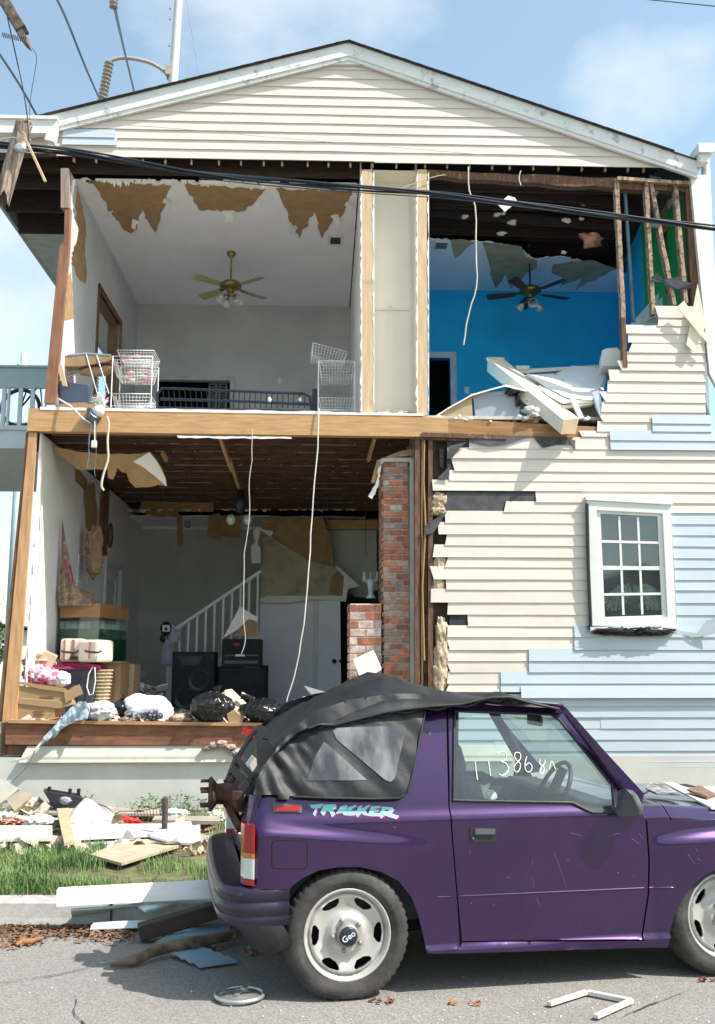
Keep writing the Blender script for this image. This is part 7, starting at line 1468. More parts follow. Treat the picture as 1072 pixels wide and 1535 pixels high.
# painted numbers on the glass
dig = [[(220,335),(223,365),(228,402)], [(268,335),(271,360),(275,388)], [(300,308),(312,302),(326,302),(332,318),(326,332),(312,336),(328,342),(338,358),(334,376),(318,386),(305,380)], [(378,306),(366,304),(360,316),(368,332),(380,344),(378,366),(366,374),(358,360),(366,344),(380,328),(382,312),(376,304)], [(404,318),(398,340),(398,362),(408,374),(420,368),(422,352),(412,342),(400,350)], [(452,328),(450,345),(462,352),(466,366),(458,380),(450,374),(456,358),(466,344),(470,330)], [(484,366),(488,344),(494,336),(500,350),(506,364)]]
mb = MB(); zc = lambda x, y: (620+.4216*x, 1000+.4216*y)
for st in dig:
    P = [lift(.006)(*cs(*zc(*q))) for q in st]; mb.tube(sp(P, 4), .0028, 5)
car.part(mb, 'painted_number', M('wax_crayon', (.74, .74, .62), .8), parent=door)
# door handle
mb = MB(); f = lift(-.006); mb.prism([f(*cs(*p)) for p in ((704, 1240), (744, 1240), (745, 1261), (705, 1262))], (0, .012, 0)); hd = car.part(mb, 'door_handle', blk, bevel=.004, parent=None)
hd.parent = door; mb = MB(); mb.prism([lift(-.018)(*cs(*p)) for p in ((711, 1242), (741, 1242), (741, 1250), (711, 1250))], (0, .012, 0)); mb.lathe([(0, -.003), (.008, -.002), (.008, .01)], 10, lift(-.011)(*cs(708.5, 1257)), Matrix.Rotation(-PI/2, 3, 'X')); o = car.part(mb, 'handle_pull', M('worn_grey_plastic', (.10, .10, .11), .4), bevel=.003); o.parent = door
# mirror
t_ = lambda x, y, d: C.hit(x, y, d)
mb = MB(); F1 = [t_(926, 1184, -.05), t_(938, 1182, -.13), t_(948, 1192, -.15), t_(959, 1214, -.13), t_(960, 1226, -.12), t_(924, 1226, -.06), t_(922, 1214, -.03)]
B1 = [p+Vector((.055, .035, 0)) for p in F1]; B1 = [p.lerp(sum(B1, Vector())/7, .15) for p in B1]; mb.add(F1+B1, [tuple(range(7)), tuple(range(13, 6, -1))]+[(i, i+7, (i+1) % 7+7, (i+1) % 7) for i in range(7)], 0, True); mb.bb(t_(926, 1222, -.04), t_(950, 1206, .06)); car.part(mb, 'side_mirror', M('dusty_black_plastic', (.06, .065, .075), .38, var=.3, dirt=(.18, .18, .19), dscale=9, dlo=.5, dhi=.7), bevel=.012, parent=door)
# lamps, fuel door, lettering
mb = MB(); f = lift(-.014); mb.sheet(csl([(409, 1204), (453, 1205), (452, 1218), (410, 1217)]), lift(-.008), step=.012, th=(0, .012, 0)); mk = car.part(mb, 'side_marker', M('grey_bezel', (.12, .12, .13), .4), bevel=.003)
mb = MB(); f = lift(-.019); mb.sheet(csl([(412, 1206.5), (450, 1207.5), (449, 1215.5), (413, 1215)]), lift(-.013), step=.012, th=(0, .008, 0)); o = car.part(mb, 'marker_lens', M('red_lens', (.34, .010, .008), .15, coat=.5), bevel=.002, parent=mk)
fd = csl([(412, 1259), (456, 1260), (461, 1264), (461, 1298), (457, 1302), (411, 1301), (408, 1297), (408, 1263)]); f = lift(-.001)
mb = MB(); P = []
for i in range(len(fd)):
    a, b = Vector(fd[i]), Vector(fd[(i+1) % len(fd)]); P += [a.lerp(b, k/5) for k in range(5)]
mb.tube([f(*p) for p in P], .0028, 5, closed=True); fo = car.part(mb, 'fuel_door_gap', dark)
mb = MB(); c2 = sum((Vector(p) for p in fd), Vector((0, 0)))/8; mb.sheet([tuple(c2+(Vector(p)-c2)*.955) for p in fd], lift(-.0022), step=.03); car.part(mb, 'fuel_door', paint)
LT = ["143,97 250,88 262,92 240,125 215,125 190,200 172,180 185,150 195,128 160,128", "264,94 370,90 385,105 375,130 352,147 372,175 342,205 326,168 310,152 292,152 265,195 240,165 260,120", "374,180 420,110 480,98 472,142 478,190 444,186 434,166 404,170", "484,120 555,97 564,112 526,126 514,150 562,148 577,165 530,190 482,190 472,160", "576,112 614,97 606,132 665,98 692,102 642,140 652,172 694,196 622,186 602,168 566,206 553,182", "694,108 780,108 772,125 727,129 722,139 767,140 757,156 717,158 713,170 777,172 770,196 694,196 667,180 680,140", "788,112 880,120 894,135 882,160 864,172 940,196 915,222 850,202 812,188 776,216 763,190 780,150"]
HO = ["300,115 346,112 336,129 298,131", "432,128 454,123 448,146 424,149", "", "", "", "", "816,138 852,142 846,156 812,156"]
pl_ = lambda S_, dx=0, dy=0: [tuple(float(v) for v in q.split(',')) for q in S_.split()]
dc = None
for mat_, dx, dy, off, nm in ((M('magenta_decal', (.50, .02, .16), .4), 7, 9, -.0028, 'decal_shadow'), (M('cyan_decal', (.22, .62, .66), .4), 0, 0, -.0042, 'decal_lettering')):
    mb = MB()
    for S_, h_ in zip(LT, HO):
        g_ = lambda L_: [cs(440+.168*(x+dx), 1190+.168*(y+dy)) for x, y in pl_(L_)]
        mb.sheet(g_(S_), lift(off), step=.03, holes=[g_(h_)] if h_ else [], seg=.2)
    o = car.part(mb, nm, mat_)
# soft top: side curtains
ZT0 = C.hit(600, 1196, 0).z
def Dt(s, z):
    t = max(0, z-ZT0+.03); rear = ss((C.hit(500, 1150, .1).x-s)/.25)
    base = .012+.30*t*t/(t+.15)*1.3
    w_ = .010*noise.noise(Vector((s*9+z*6, z*3, 2)))+.016*rear*noise.noise(Vector((s*16+z*11, z*4-s*5, 6)))+.006*rear*math.sin((s*1.3+z)*40+6*noise.noise(Vector((s*5, z*5, 0))))+.007*rear*noise.noise(Vector((s*38+z*25, z*12-s*8, 9)))+.003*noise.noise(Vector((s*30, z*22, 5)))
    return base+.05*rear*(t/.4)+w_
def ct(px, py):
    d = .05
    for _ in range(5): q = C.hit(px, py, d); d = Dt(q.x, q.z)
    return (q.x, q.z)
CUR = [(380, 1191), (386, 1165), (394, 1150), (415, 1120), (440, 1093), (470, 1066), (520, 1050), (580, 1040), (636, 1040), (638, 1061), (631, 1100), (619, 1160), (612, 1186), (604, 1196), (592, 1198), (480, 1196), (434, 1193), (432, 1198), (415, 1198), (417, 1192)]
for mir in (False, True):
    mb = MB(); fn = (lambda s, z: Vector((s, CW-Dt(s, z), z))) if mir else (lambda s, z: Vector((s, Dt(s, z)-.006, z)))
    mb.sheet([ct(*p) for p in CUR], fn, step=.018, th=(0, .01 if not mir else -.01, 0), flip=mir); cu = car.part(mb, 'side_curtain', canv)
    if mir: continue
    vin = M('cloudy_vinyl_window', (.06, .06, .065), .22, var=.2, scale=2.6, stretch=(2.6, 1, 1), coat=.4, col2=(.26, .26, .27), lo=.4, hi=.65)
    for W in ([(499, 1096), (504, 1091), (604, 1087), (608, 1091), (591, 1167), (585, 1172), (577, 1169), (504, 1108)], [(485, 1112), (489, 1114), (550, 1169), (459, 1170), (463, 1160), (472, 1134)]):
        mb = MB(); mb.sheet([ct(*p) for p in W], lambda s, z: Vector((s, Dt(s, z)-.0095, z)), step=.025); car.part(mb, 'vinyl_window', vin, parent=cu)
    mb = MB()                                          # hem bead along the curtain edge
    mb.tube([Vector((ct(*p)[0], Dt(*ct(*p))-.010, ct(*p)[1])) for p in [(440, 1194), (500, 1196), (560, 1197), (598, 1196), (610, 1189), (618, 1160), (630, 1100), (637, 1066)]], .0055, 6); car.part(mb, 'curtain_hem', blk, parent=cu)
# roof skin, from the belt at the back over to the windscreen header
top = [(381, 1190), (387, 1166), (396, 1150), (416, 1119), (441, 1092), (470, 1064), (495, 1046), (520, 1030), (548, 1018), (575, 1010), (600, 1012), (640, 1028), (690, 1040), (740, 1043), (780, 1043), (812, 1050), (838, 1061)]
low = [(383, 1191), (390, 1168), (399, 1152), (420, 1122), (446, 1098), (478, 1086), (500, 1087), (520, 1082), (545, 1076), (572, 1069), (602, 1064), (645, 1059), (690, 1056), (735, 1046), (765, 1045), (800, 1055), (838, 1063)]
NR, NC = 96, 64
def rf(a, b):
    x = a*(len(top)-1); i = min(int(x), len(top)-2); f = x-i; e = lambda P: (P[i][0]*(1-f)+P[i+1][0]*f, P[i][1]*(1-f)+P[i+1][1]*f)
    lo_, to_ = e(low), e(top); d0 = .105 if a > .35 else .03+.075*a/.35
    n_ = C.hit(*lo_, d0); m_ = C.hit(*to_, .5 if a > .3 else d0+.02+.4*a/.3); k = math.sin(PI*b)**.55 if 0 < b < 1 else 0
    s = n_.x+(m_.x-n_.x)*min(1, k); z = n_.z+(m_.z-n_.z)*k
    w_ = .022*noise.noise(Vector((s*5, b*6, 1)))*k+.010*noise.noise(Vector((s*14, b*9, 4)))*k-.02*k*ss((a-.7)/.2)*(.5+.5*math.sin(b*9))
    if a < .35: w_ += .012*k*math.sin(b*26+s*20)
    w_ += .004*noise.noise(Vector((s*32, b*24, 2)))*k
    return (s+w_*.3*(a < .4), n_.y+(CW-2*n_.y)*b, z+w_)
mb = MB(); mb.grid(NR, NC, lambda a, b: rf(a, b), sm=True); mb.tube([rf(i/NR, 0) for i in range(27, NR+1)], .008, 6); mb.tube([Vector(rf(i/NR, 0))+Vector((0, .01, -.012+.008*math.sin(i))) for i in range(30, NR-9)], .007, 6); car.part(mb, 'soft_top', canv)
mb = MB()                                              # roll bar seen dimly through the glass
hb_ = C.hit(640, 1075, .2); mb.tube([(hb_.x, .18, .5), (hb_.x, .18, hb_.z-.08), (hb_.x, .26, hb_.z), (hb_.x, CW-.26, hb_.z), (hb_.x, CW-.18, hb_.z-.08), (hb_.x, CW-.18, .5)], .025, 8); car.part(mb, 'roll_bar', blk)
# windscreen frame: pillars, header, glass
pa = [(834, 1056), (848, 1060), (905, 1124), (966, 1190), (963, 1202), (949, 1204), (931, 1179), (849, 1070)]
for mir in (False, True):
    mb = MB(); q = [C.hit(x, y, .10 if y < 1100 else .05 if y < 1150 else .02) for x, y in pa]
    if mir: q = [Vector((p.x, CW-p.y, p.z)) for p in q]
    mb.prism(q, (0, .05 if not mir else -.05, 0)); car.part(mb, 'windscreen_pillar', paint, bevel=.006)
A = C.hit(840, 1062, .1); Bq = C.hit(960, 1192, .05)
mb = MB(); mb.bar((A.x, .10, A.z), (A.x, CW-.10, A.z), .05, .05); car.part(mb, 'windscreen_header', paint, bevel=.008)
mb = MB(); mb.add([(A.x+.01, .12, A.z-.01), (A.x+.01, CW-.12, A.z-.01), (Bq.x, CW-.07, Bq.z), (Bq.x, .07, Bq.z)], [(0, 1, 2, 3)]); car.part(mb, 'windscreen_glass', glass('windscreen_glass', (.8, .88, .86), .08, .02, 1.45))
mb = MB(); q = C.hit(872, 1090, .35); mb.box((A.x+.05, .62, A.z-.09), (.03, .2, .06)); car.part(mb, 'rear_view_mirror', blk, bevel=.01)
# hood and cowl
zh = z0
def hoodf(s0, s1, dz=0):
    def f(a, b):
        s = s0+(s1-s0)*a; t = min(b, 1-b)*CW; e = .03+ (D(s, zh) if s < 2.6 else .5*(s-2.6)**2); dd = e+(CW-2*e)*b; pr = ss(min(1, t/.10))*.052+ss(min(1, (t-.08)/.25 if t > .08 else 0))*.006+.004*math.sin(PI*b)
        z = zh+.012+pr*(1-.15*max(0, s-1.8))-.075*max(0, s-1.75)-.9*max(0, s-2.62)**2+dz
        return (s, dd, z)
    return f
sc, se_ = cs(969, 1229)[0], C.hit(1003, 1215, .05).x
mb = MB(); mb.grid(10, 50, hoodf(sc-.08, se_-.003), th=(0, 0, -.02)); car.part(mb, 'cowl', paint)
mb = MB(); mb.grid(30, 50, hoodf(se_+.003, 2.84), th=(0, 0, -.02)); car.part(mb, 'hood', paint)
mb = MB(); mb.bb((sc-.05, .06, .45), (2.7, CW-.06, zh-.005)); car.part(mb, 'engine_bay', dark)
# nose (outside the picture): grille, lamps, bumper
mb = MB(); mb.bb((2.78, .10, .40), (2.84, CW-.10, zh-.02)); car.part(mb, 'front_panel', paint, bevel=.02)
mb = MB(); 
for i in range(4): mb.bb((2.842, .42, .52+i*.05), (2.85, CW-.42, .545+i*.05))
car.part(mb, 'grille', blk)
for y in (.27, CW-.27): mb = MB(); mb.bb((2.842, y-.10, .52), (2.855, y+.10, .68)); car.part(mb, 'headlight', M('lamp_glass', (.7, .72, .72), .1, coat=1), bevel=.01)
def bumper(path, prof, mats, name, mid=0):
    mb = MB(); P = [Vector((x, y, 0)) for x, y in path]; n = len(P); vs = []; k = len(prof)
    for i in range(n):
        a, b = P[max(0, i-1)], P[min(n-1, i+1)]; t = (b-a).normalized(); nr = Vector((t.y, -t.x, 0))*(-1)
        for (o, z) in prof:
            oo = o
            vs.append(P[i]+nr*oo+Vector((0, 0, z)))
    fs = [(i*k+j, i*k+j+1, (i+1)*k+j+1, (i+1)*k+j) for i in range(n-1) for j in range(k-1)]+[tuple(range(k)), tuple(range((n-1)*k, n*k))[::-1]]
    mb.add(vs, fs, 0, True); return car.part(mb, name, mats, bevel=.0)
s_ = lambda px: C.hit(px, 1350, -.03).x
zb0, zb1, zb2 = C.hit(400, 1331, -.03).z, C.hit(400, 1382, -.03).z, C.hit(390, 1437, -.03).z
half = [(s_(434), -.035), (s_(415), -.04), (s_(395), -.04), (s_(372), -.035), (s_(352), -.015), (s_(338), .03), (s_(330), .09), (s_(326), .18), (s_(324), .35), (s_(322), .6), (s_(322), .8)]
path = half+[(x, CW-y) for x, y in half[::-1][1:]]
bump = M('scuffed_purple_plastic', (.020, .013, .034), .36, var=.2, scale=10, dirt=(.18, .17, .2), dscale=11, dlo=.60, dhi=.72, coat=.1)
pr = [(-.16, zb0+.004), (-.03, zb0+.004), (-.008, zb0-.004), (0, zb0-.02), (.0, zb0-.055), (-.006, zb0-.062), (-.006, zb0-.070), (.004, zb0-.076), (.002, zb0-.12), (-.006, zb0-.126), (-.006, zb0-.134), (.0, zb0-.142), (-.012, zb1-.02), (-.02, zb1-.024), (-.16, zb1-.024)]
bumper(path, pr, bump, 'rear_bumper')
mb = MB(); vs = []; n = len(path)
for i, (x, y) in enumerate(path):                       # lower valance dips to a point behind the wheel
    e = min(i, n-1-i); dip = [0.02, .0, -.03, .03, .09, .12, .14, .15, .16, .16, .16][min(e, 10)]; sg = 1 if i < n/2 else -1
    xx = x+(.015 if e > 4 else 0); vs += [(xx+(0 if e else -.03), y+.012*sg, zb1-.018), (xx+.03, y+.025*sg, zb2+.03+dip), (xx+.05, y+.05*sg, zb2+.03+dip)]
mb.add(vs, [(i*3+j, i*3+j+1, (i+1)*3+j+1, (i+1)*3+j) for i in range(n-1) for j in range(2)], 0, True); car.part(mb, 'rear_valance', M('scuffed_black_plastic', (.028, .028, .034), .5, var=.3, dirt=(.2, .2, .22), dscale=14, dlo=.62, dhi=.74))
fpath = [(2.5, -.03), (2.75, .0), (2.9, .12), (2.95, .4), (2.96, .8), (2.95, 1.2), (2.9, CW-.12), (2.75, CW), (2.5, CW+.03)]
bumper(fpath, [(.12, .45), (-.0, .45), (-.01, .38), (0, .30), (.02, .22), (.12, .22)], bump, 'front_bumper')
# tail: tailgate, tail lamps, spare carrier, high brake lamp
zbt = C.hit(374, 1191, .05).z
mb = MB(); mb.grid(16, 10, lambda a, b: (STAIL+.012-.03*math.sin(PI*b)+.02*b*b+.006*noise.noise(Vector((a*6, b*5, 0))), .045+(CW-.09)*a, zb0-.03+(zbt-zb0+.03)*b), th=(.03, 0, 0)); car.part(mb, 'tailgate', paint)
for y0_, sg in ((.0, 1), (CW, -1)):
    mb = MB(); zt_, zm_, zl_ = C.hit(372, 1236, 0).z, C.hit(372, 1300, 0).z, C.hit(372, 1326, 0).z
    def tl(za_, zb_, mi, q=mb):
        a = [(STAIL+.022, -.006), (STAIL+.008, .0), (STAIL-.028, .035), (STAIL-.038, .09), (STAIL-.036, .15), (STAIL+.01, .16)]
        q.prism([(x, y0_+sg*(y+D(STAIL+.05, .6)), za_) for x, y in a], (0, 0, zb_-za_), mi)
    tl(zt_-.13, zt_, 0); tl(zt_-.132, zt_-.155, 2); tl(zt_-.157, zl_+.03, 1); tl(zl_+.028, zl_, 0)
    car.part(mb, 'tail_lamp', [MATS['red_lens'], M('white_lens', (.62, .62, .60), .15, coat=.5), M('amber_lens', (.6, .18, .02), .2, coat=.5)], bevel=.006)
rust = M('rusty_bracket', (.10, .04, .03), .8, metal=.3, var=.5, scale=14, bump=.5, col2=(.17, .09, .07))
hc = C.hit(331, 1190, .55); sp_ = T('spare', '', '', C, hc)
mb = MB(); mm = Matrix.Rotation(PI/2, 3, 'Y') @ Matrix.Identity(3)
mb.lathe([(0, -.065), (.085, -.065), (.095, -.05), (.085, -.045), (.055, -.02), (.06, .06), (.10, .09), (.10, .12)], 22, hc+Vector((0, 0, 0)), mm); sc_ = car.part(mb, 'spare_wheel_carrier', rust)
mb = MB()
for i in range(5): a = 2*PI*i/5+.3; mb.lathe([(.009, 0), (.009, .045), (0, .046)], 8, hc+Vector((-.065, .07*math.cos(a), .07*math.sin(a))), Matrix.Rotation(-PI/2, 3, 'Y'))
mb.bar(hc+Vector((.03, 0, .02)), hc+Vector((.10, .05, .20)), .05, .03); mb.bar(hc+Vector((.03, .05, -.03)), hc+Vector((.12, .02, -.2)), .06, .04); mb.bar(hc+Vector((.08, -.25, .02)), hc+Vector((.1, .3, .02)), .06, .04); car.part(mb, 'carrier_studs', rust, parent=sc_)
mb = MB(); mb.lathe([(0, -.068), (.033, -.068), (.035, -.055), (.03, -.05)], 16, hc+Vector((-.0, -.03, -.02)), mm); car.part(mb, 'hub_hole', dark, parent=sc_)
mb = MB(); q = lambda x, y, d=.35: C.hit(x, y, d)
mb.tube([q(343, 1163), q(358, 1135), q(374, 1105), q(383, 1095)], .012, 6); mb.bar(q(347, 1150), q(378, 1184), .06, .04); mb.bar(q(352, 1132), q(388, 1178), .05, .03); mb.bar(q(362, 1175, .2), q(378, 1190, .2), .06, .05); mb.tube([q(335, 1170), q(350, 1172), q(352, 1158)], .008, 6); car.part(mb, 'lamp_bracket', blk)
mb = MB(); mb.prism([q(384, 1118), q(392, 1108), q(404, 1110), q(409, 1122), q(409, 1152), q(388, 1154)], (0, .09, 0)); mb.prism([q(382, 1106), q(380, 1094), q(392, 1088), q(404, 1094), q(406, 1108), q(396, 1106), q(388, 1112)], (0, .14, 0)); hl = car.part(mb, 'brake_lamp_housing', blk, bevel=.006)
mb = MB(); mb.prism([q(364, 1090), q(380, 1094), q(385, 1098), q(384, 1107), q(378, 1106), q(364, 1101)], (-.0, .15, 0)); car.part(mb, 'brake_lamp_lens', MATS['red_lens'], bevel=.004, parent=hl)
mb = MB(); mb.prism([q(372, 1150, .5), q(382, 1136, .5), q(388, 1142, .5), q(378, 1160, .5)], (0, .2, 0)); car.part(mb, 'torn_paper_scrap', papw)
# wheels
rubber = M('worn_rubber', (.040, .037, .035), .82, var=.3, scale=14, bump=.25, bscale=50, dirt=(.13, .12, .11), dscale=5, dlo=.48, dhi=.8)
rimm = M('dusty_silver_paint', (.50, .485, .45), .42, metal=.25, var=.05, scale=5, dirt=(.26, .22, .18), dscale=8, dlo=.5, dhi=.78)
def wheel(sx, far=False, rot=0, lab=None):
    yb = -.0; z0w = .296; Rr = .335; NS = 200
    W0 = Vector((sx, 0, z0w)); sg = -1 if not far else 1; y0w = 0 if not far else CW
    def P(r, d, a):                                     # d = depth inward from the outer face
        x = r*math.cos(a); z = r*math.sin(a); y = d
        if z0w+z < .003:
            sq = .003-(z0w+z); z = -z0w+.003; y = d+(-.03 if d < .06 else .03 if d > .14 else 0)*min(1, sq/.035)
        elif z < -.17: y += (-.014 if d < .05 else 0)*ss((-z-.17)/.1)
        return Vector((sx+x, y0w-sg*y, z0w+z))
    prof = [(.212, .030), (.214, .012), (.226, .0), (.232, -.001), (.250, -.010), (.262, -.0135), (.268, -.013), (.285, -.0125), (.291, -.010), (.300, -.008), (.312, .0), (.324, .014), (.332, .030), (.3345, .05), (.3345, .062), (.329, .064), (.329, .070), (.335, .072), (.336, .10), (.330, .102), (.330, .108), (.336, .11), (.3345, .15), (.331, .18), (.318, .20), (.28, .215), (.22, .20)]
    prof = [(.212+(r-.212)*.86 if r > .22 else r, d if d < .03 else .03+(d-.03)*1.2) for r, d in prof]
    mb = MB(); vs = []
    for (r, d) in prof:
        for j in range(NS):
            k = j % 4; rr_ = r-(.007 if (k == 0 and .008 < d < .062) or (k == 2 and .11 < d < .19) else 0); vs.append(P(rr_, d, 2*PI*j/NS+(.01 if d > .06 else 0)))
    fs = [(i*NS+j, i*NS+(j+1) % NS, (i+1)*NS+(j+1) % NS, (i+1)*NS+j) for i in range(len(prof)-1) for j in range(NS)]
    if not far: fs = [f[::-1] for f in fs]
    mb.add(vs, fs, 0, True)
    wo = car.part(mb, 'wheel', rubber, label=lab) if False else None
    ty = car.part(mb, 'tyre', rubber)
    # rim disc with six slots
    def yr(r): 
        T_ = [(0, .012), (.04, .012), (.075, .006), (.088, .010), (.10, .030), (.125, .034), (.16, .022), (.183, .016), (.190, .030), (.199, .032), (.204, .008), (.214, .0), (.219, .004)]
        for (a, b), (c, d) in zip(T_, T_[1:]):
            if r <= c: return b+(d-b)*(r-a)/(c-a)
        return .006
    circ = [(.1895*math.cos(2*PI*i/72), .1895*math.sin(2*PI*i/72)) for i in range(72)]; holes = []
    for i in range(6):
        a = PI*i/3+rot; e = (math.cos(a), math.sin(a)); n_ = (-e[1], e[0]); ho = []
        for (rr_, tt) in ((.136, -.020), (.139, .020), (.150, .042), (.162, .050), (.172, .042), (.178, .0), (.172, -.042), (.162, -.050), (.150, -.042)): ho.append((e[0]*rr_+n_[0]*tt, e[1]*rr_+n_[1]*tt))
        holes.append(ho)
    mb = MB(); W = lambda x, z, o=0: Vector((sx+x, y0w-sg*(yr(math.hypot(x, z))+o), z0w+z))
    mb.sheet(circ, lambda x, z: W(x, z), step=.010, holes=holes, th=(0, .012 if not far else -.012, 0), flip=far, seg=.012)
    m90 = Matrix.Rotation(PI/2 if not far else -PI/2, 3, 'X')
    pr_ = [(.2195, -.006), (.219, -.001), (.213, .001), (.2055, -.006), (.199, -.026), (.189, -.030), (.189, -.06), (.205, -.16)]
    mb.lathe(pr_, 72, (sx, y0w, z0w), m90); rm = car.part(mb, 'rim', rimm, parent=ty)
    mb = MB(); mb.lathe([(.058, -.012), (.056, .010), (.050, .022), (.046, .024)], 28, (sx, y0w, z0w), m90)
    for i in range(5): a = 2*PI*i/5+.7+rot; mb.lathe([(.011, -.02), (.011, .006), (.006, .010), (0, .010)], 8, (sx+.074*math.cos(a), y0w, z0w+.074*math.sin(a)), m90)
    car.part(mb, 'hub_ring', M('dull_hub_metal', (.30, .28, .27), .5, metal=.4, var=.2), parent=rm)
    mb = MB(); mb.lathe([(.046, .02), (.045, .026), (.038, .031), (.02, .034), (0, .035)], 28, (sx, y0w, z0w), m90); cp = car.part(mb, 'centre_cap', M('black_cap', (.02, .02, .028), .35), parent=rm)
    mb = MB(); mb.lathe([(0, -.10), (.205, -.10), (.205, -.13)], 24, (sx, y0w, z0w), m90); car.part(mb, 'brake_drum', dark, parent=ty)
    if not far:
        cu_ = bpy.data.curves.new('cap_text', 'FONT'); cu_.body = 'Geo'; cu_.size = .040; cu_.extrude = .0006; cu_.align_x = 'CENTER'; cu_.align_y = 'CENTER'; cu_.offset = .0006
        to = bpy.data.objects.new('cap_text', cu_); COL.objects.link(to); bpy.context.view_layer.update()
        me = bpy.data.meshes.new_from_object(to.evaluated_get(bpy.context.evaluated_depsgraph_get())); bpy.data.objects.remove(to)
        o = bpy.data.objects.new('cap_lettering', me); me.materials.clear(); me.materials.append(M('pale_lettering', (.55, .68, .75), .4)); COL.objects.link(o); o.parent = rm
        o.rotation_euler = (PI/2, -R(32) if rot == 0 else R(20), 0); o.location = (sx, y0w-.0362, z0w)
rw = C.hit(521, 1427, -.0)
wheel(rw.x, rot=0); wheel(sf, rot=.4); wheel(rw.x, True); wheel(sf, True)
# arch liners and underbody
for sx in (rw.x, sf):
    for y0_, y1_ in ((.03, .34), (CW-.34, CW-.03)):
        mb = MB(); mb.grid(20, 1, lambda a, b: (sx+.44*math.cos(PI*a), y0_+(y1_-y0_)*b, .26+.47*math.sin(PI*a)), sm=True)
        yy_ = y1_ if y0_ < .5 else y0_; mb.add([(sx+.44*math.cos(PI*a/12), yy_, .26+.47*math.sin(PI*a/12)) for a in range(13)]+[], [tuple(range(13))]); car.part(mb, 'wheel_arch_liner', dark)
mb = MB(); mb.bb((rw.x+.44, .06, .24), (sf-.44, CW-.06, .30)); mb.bb((STAIL+.03, .35, .25), (2.75, CW-.35, .33)); mb.tube([(-.3, .5, .2), (1.2, .5, .2), (2.4, .5, .22)], .03, 8); mb.tube([(rw.x, .2, .29), (rw.x, CW-.2, .29)], .04, 8); mb.tube([(sf, .2, .29), (sf, CW-.2, .29)], .035, 8); mb.blob((rw.x, .8, .29), (.25, .25, .24), .05, 1, 2, 1); car.part(mb, 'underbody', M('grimy_underbody', (.02, .018, .016), .9, var=.3))
# cabin
inn = M('dark_grey_interior', (.035, .037, .042), .8, var=.2)
mb = MB(); mb.bb((STAIL+.06, .10, .33), (1.75, CW-.10, .36)); mb.bb((STAIL+.05, .08, .36), (.42, .16, zbt-.03)); mb.bb((STAIL+.05, CW-.16, .36), (.42, CW-.08, zbt-.03)); mb.bb((.6, .05, .36), (1.7, .09, .8)); mb.bb((.6, CW-.09, .36), (1.7, CW-.05, .8)); car.part(mb, 'cabin_floor', inn)
mb = MB(); mb.prism([(1.38, .09, .6), (1.34, .09, .80), (1.38, .09, .87), (sc-.03, .09, .86), (sc-.03, .09, .6)], (0, CW-.18, 0)); car.part(mb, 'dashboard', inn, bevel=.03)
fab = M('seat_fabric', (.12, .125, .14), .85, var=.2, scale=20)
for y in (.42, 1.18):
    mb = MB(); x = .78; m = Euler((0, -R(16), 0)).to_matrix(); mb.box((x, y, .72), (.13, .46, .60), m); mb.box((x+.25, y, .50), (.52, .48, .15)); st_ = car.part(mb, 'seat', fab, bevel=.05); mb = MB(); mb.box((x-.11, y, 1.10), (.09, .24, .17), m); car.part(mb, 'headrest', fab, bevel=.035, parent=st_)
mb = MB(); mm = Euler((0, -R(62), 0)).to_matrix(); mb.tube([Vector((1.26, .42, .90))+mm @ Vector((.18*math.cos(a), .18*math.sin(a), 0)) for a in [2*PI*i/28 for i in range(28)]], .013, 8, closed=True); mb.bar((1.26, .42, .90), (1.42, .42, .82), .05, .05); mb.bar((1.19, .42, .77), (1.33, .42, 1.03), .02, .05); mb.bar((1.26, .26, .90), (1.26, .58, .90), .05, .02); car.part(mb, 'steering_wheel', blk)
mb = MB(); mb.sheet([(-.3, .60), (.3, .62), (.5, .95), (.42, 1.15), (.1, 1.2), (-.2, .9)], lambda x, y: Vector((x, .9+.05*math.sin(x*9)+.05*math.sin(y*7), y)), step=.05, th=(0, .03, 0)); car.part(mb, 'rear_curtain_fold', M('pale_interior_cloth', (.42, .44, .46), .8, var=.2))
t = T('seat_rubbish', 'white crumpled plastic and papers heaped on the car seats', 'rubbish', C, (.75, .5, .62)); mb = MB()
for i in range(9): mb.blob((rj.uniform(-.25, .35), rj.uniform(-.1, .7), rj.uniform(.0, .28)), (rj.uniform(.15, .3), .2, rj.uniform(.1, .22)), .5, 3, 3, i, crease=.5)
t.solo(mb, plw)
# scratches
mb = MB(); f = lift(-.0012); zc2 = lambda x, y: cs(620+.4216*x, 1000+.4216*y)
for st in ([(500,660),(515,700),(530,745),(543,780)], [(425,680),(420,705)], [(422,748),(427,785)], [(437,820),(450,852)], [(775,610),(790,620),(803,628)], [(800,592),(815,608)], [(985,615),(1010,655)], [(975,665),(1000,700)], [(680,640),(690,665)], [(690,600),(735,590)], [(330,748),(345,750)], [(200,650),(201,665)], [(1010,680),(1022,690)], [(560,590),(600,600)]):
    mb.tube([f(*zc2(*q)) for q in st], .0006, 4)
rr = random.Random(3)
for i in range(14): c_ = f(*cs(rr.uniform(390, 1060), rr.uniform(1235, 1400))); r_ = rr.uniform(.0008, .0022); mb.box(c_, (r_*2, .001, r_*2))
car.part(mb, 'scratches', M('scratch_marks', (.26, .19, .30), .6))
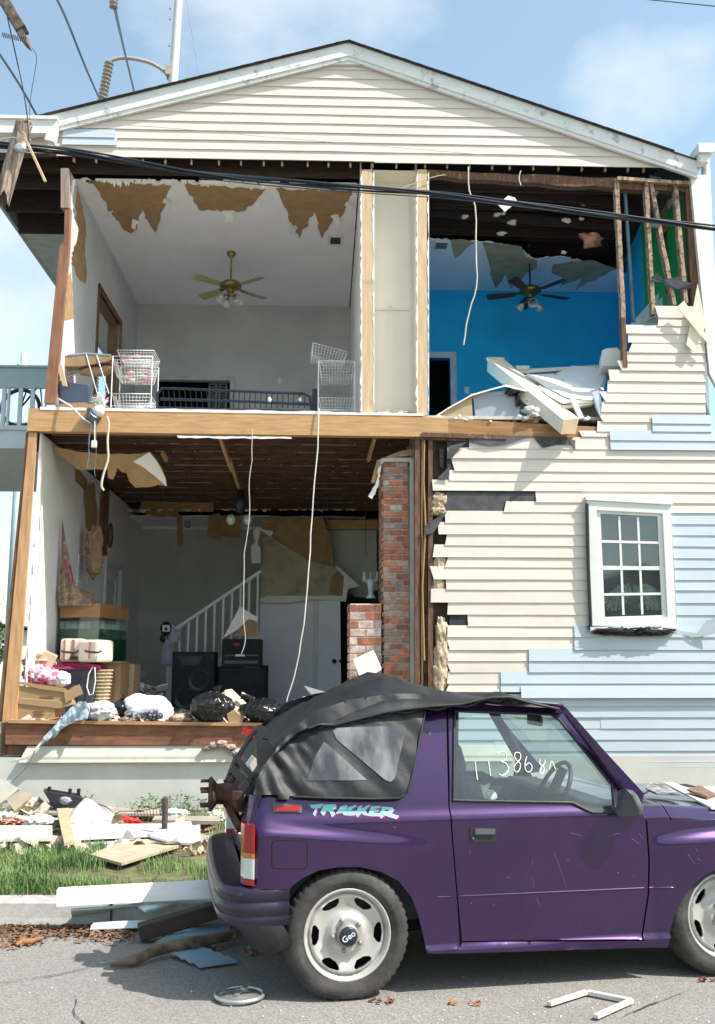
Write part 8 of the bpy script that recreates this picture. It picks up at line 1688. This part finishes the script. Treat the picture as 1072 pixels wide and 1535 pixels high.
# things on the hood
def chood(name, label, cat, P, z, th, m, bev=.002):
    b = C.hit(*P[0]); t = T(name, label, cat, C, b); mb = MB(); mb.prism([C.hit(x, y, d)-b for x, y, d in P], th); return t.solo(mb, m, bev)
zH = zh+.06
chood('painted_board', 'white board with rusty edge lying across the car hood', 'board', [(996, 1176, .80), (1006, 1175, .85), (1100, 1208, .22), (1100, 1218, .10), (1066, 1213, .10)], zH, (0, 0, .012), [wboard])
chood('rubber_mat', 'black and grey crumpled rubber piece on the hood behind the mirror', 'rubber scrap', [(968, 1184, .55), (975, 1176, .7), (990, 1176, .75), (1003, 1182, .6), (1020, 1193, .35), (985, 1192, .38)], zH, (0, 0, .012), [M('grey_black_rubber', (.10, .10, .11), .6, var=.6, scale=20, col2=(.35, .34, .34))])
chood('shingle_scrap', 'brown gritty shingle scrap on the hood behind the white board', 'shingle', [(1030, 1186, .45), (1050, 1180, .6), (1075, 1194, .4), (1060, 1197, .32)], zH+.02, (0, 0, .012), [M('brown_shingle', (.17, .10, .07), .9, var=.4, scale=60, bump=.8)])
chood('board_scrap', 'cream board edge behind the shingle scrap on the hood', 'board', [(1035, 1183, .6), (1090, 1180, .75), (1090, 1200, .35), (1060, 1199, .36)], zH+.02, (0, 0, .01), [M('cream_board', (.6, .52, .42), .8)])
t = T('wiper_blade', 'thin dark twig and wiper arm lying on the cowl', 'wiper', C, C.hit(965, 1190, .42)); mb = MB(); mb.tube([(0, 0, .0), (.10, .1, .01), (.2, .15, .0)], .006, 5); t.solo(mb, blk)

mb = MB(); mb.prism([Vector((*(lambda q: (q[0], D(*q)+.026, q[1]))(cs(x, y)),)) for x, y in [(655, 1062), (690, 1062), (688, 1200), (700, 1408), (680, 1415), (665, 1300), (658, 1205)]], (0, .04, 0)); car.part(mb, 'door_jamb', blk)
mb = MB(); mb.prism([Vector((*(lambda q: (q[0], D(*q)+.026, q[1]))(cs(x, y)),)) for x, y in [(950, 1232), (985, 1232), (985, 1330), (985, 1408), (945, 1406), (955, 1330)]], (0, .04, 0)); car.part(mb, 'door_jamb', blk)

for x0_, x1_, pn in ((652, 676, None), (690, 966, door), (974, 1010, None)):
    mb = MB(); n = 20; mb.tube([lift(.0005)(C.hit(x0_+(x1_-x0_)*i/n, 1339, 0).x, ZRIB) for i in range(n+1)], [.0050*min(1, (i+.3)/3 if pn is None and x0_ < 700 else 9, (n-i+.3)/3 if x0_ > 970 else 9) for i in range(n+1)], 8); car.part(mb, 'body_crease', paint, parent=pn)
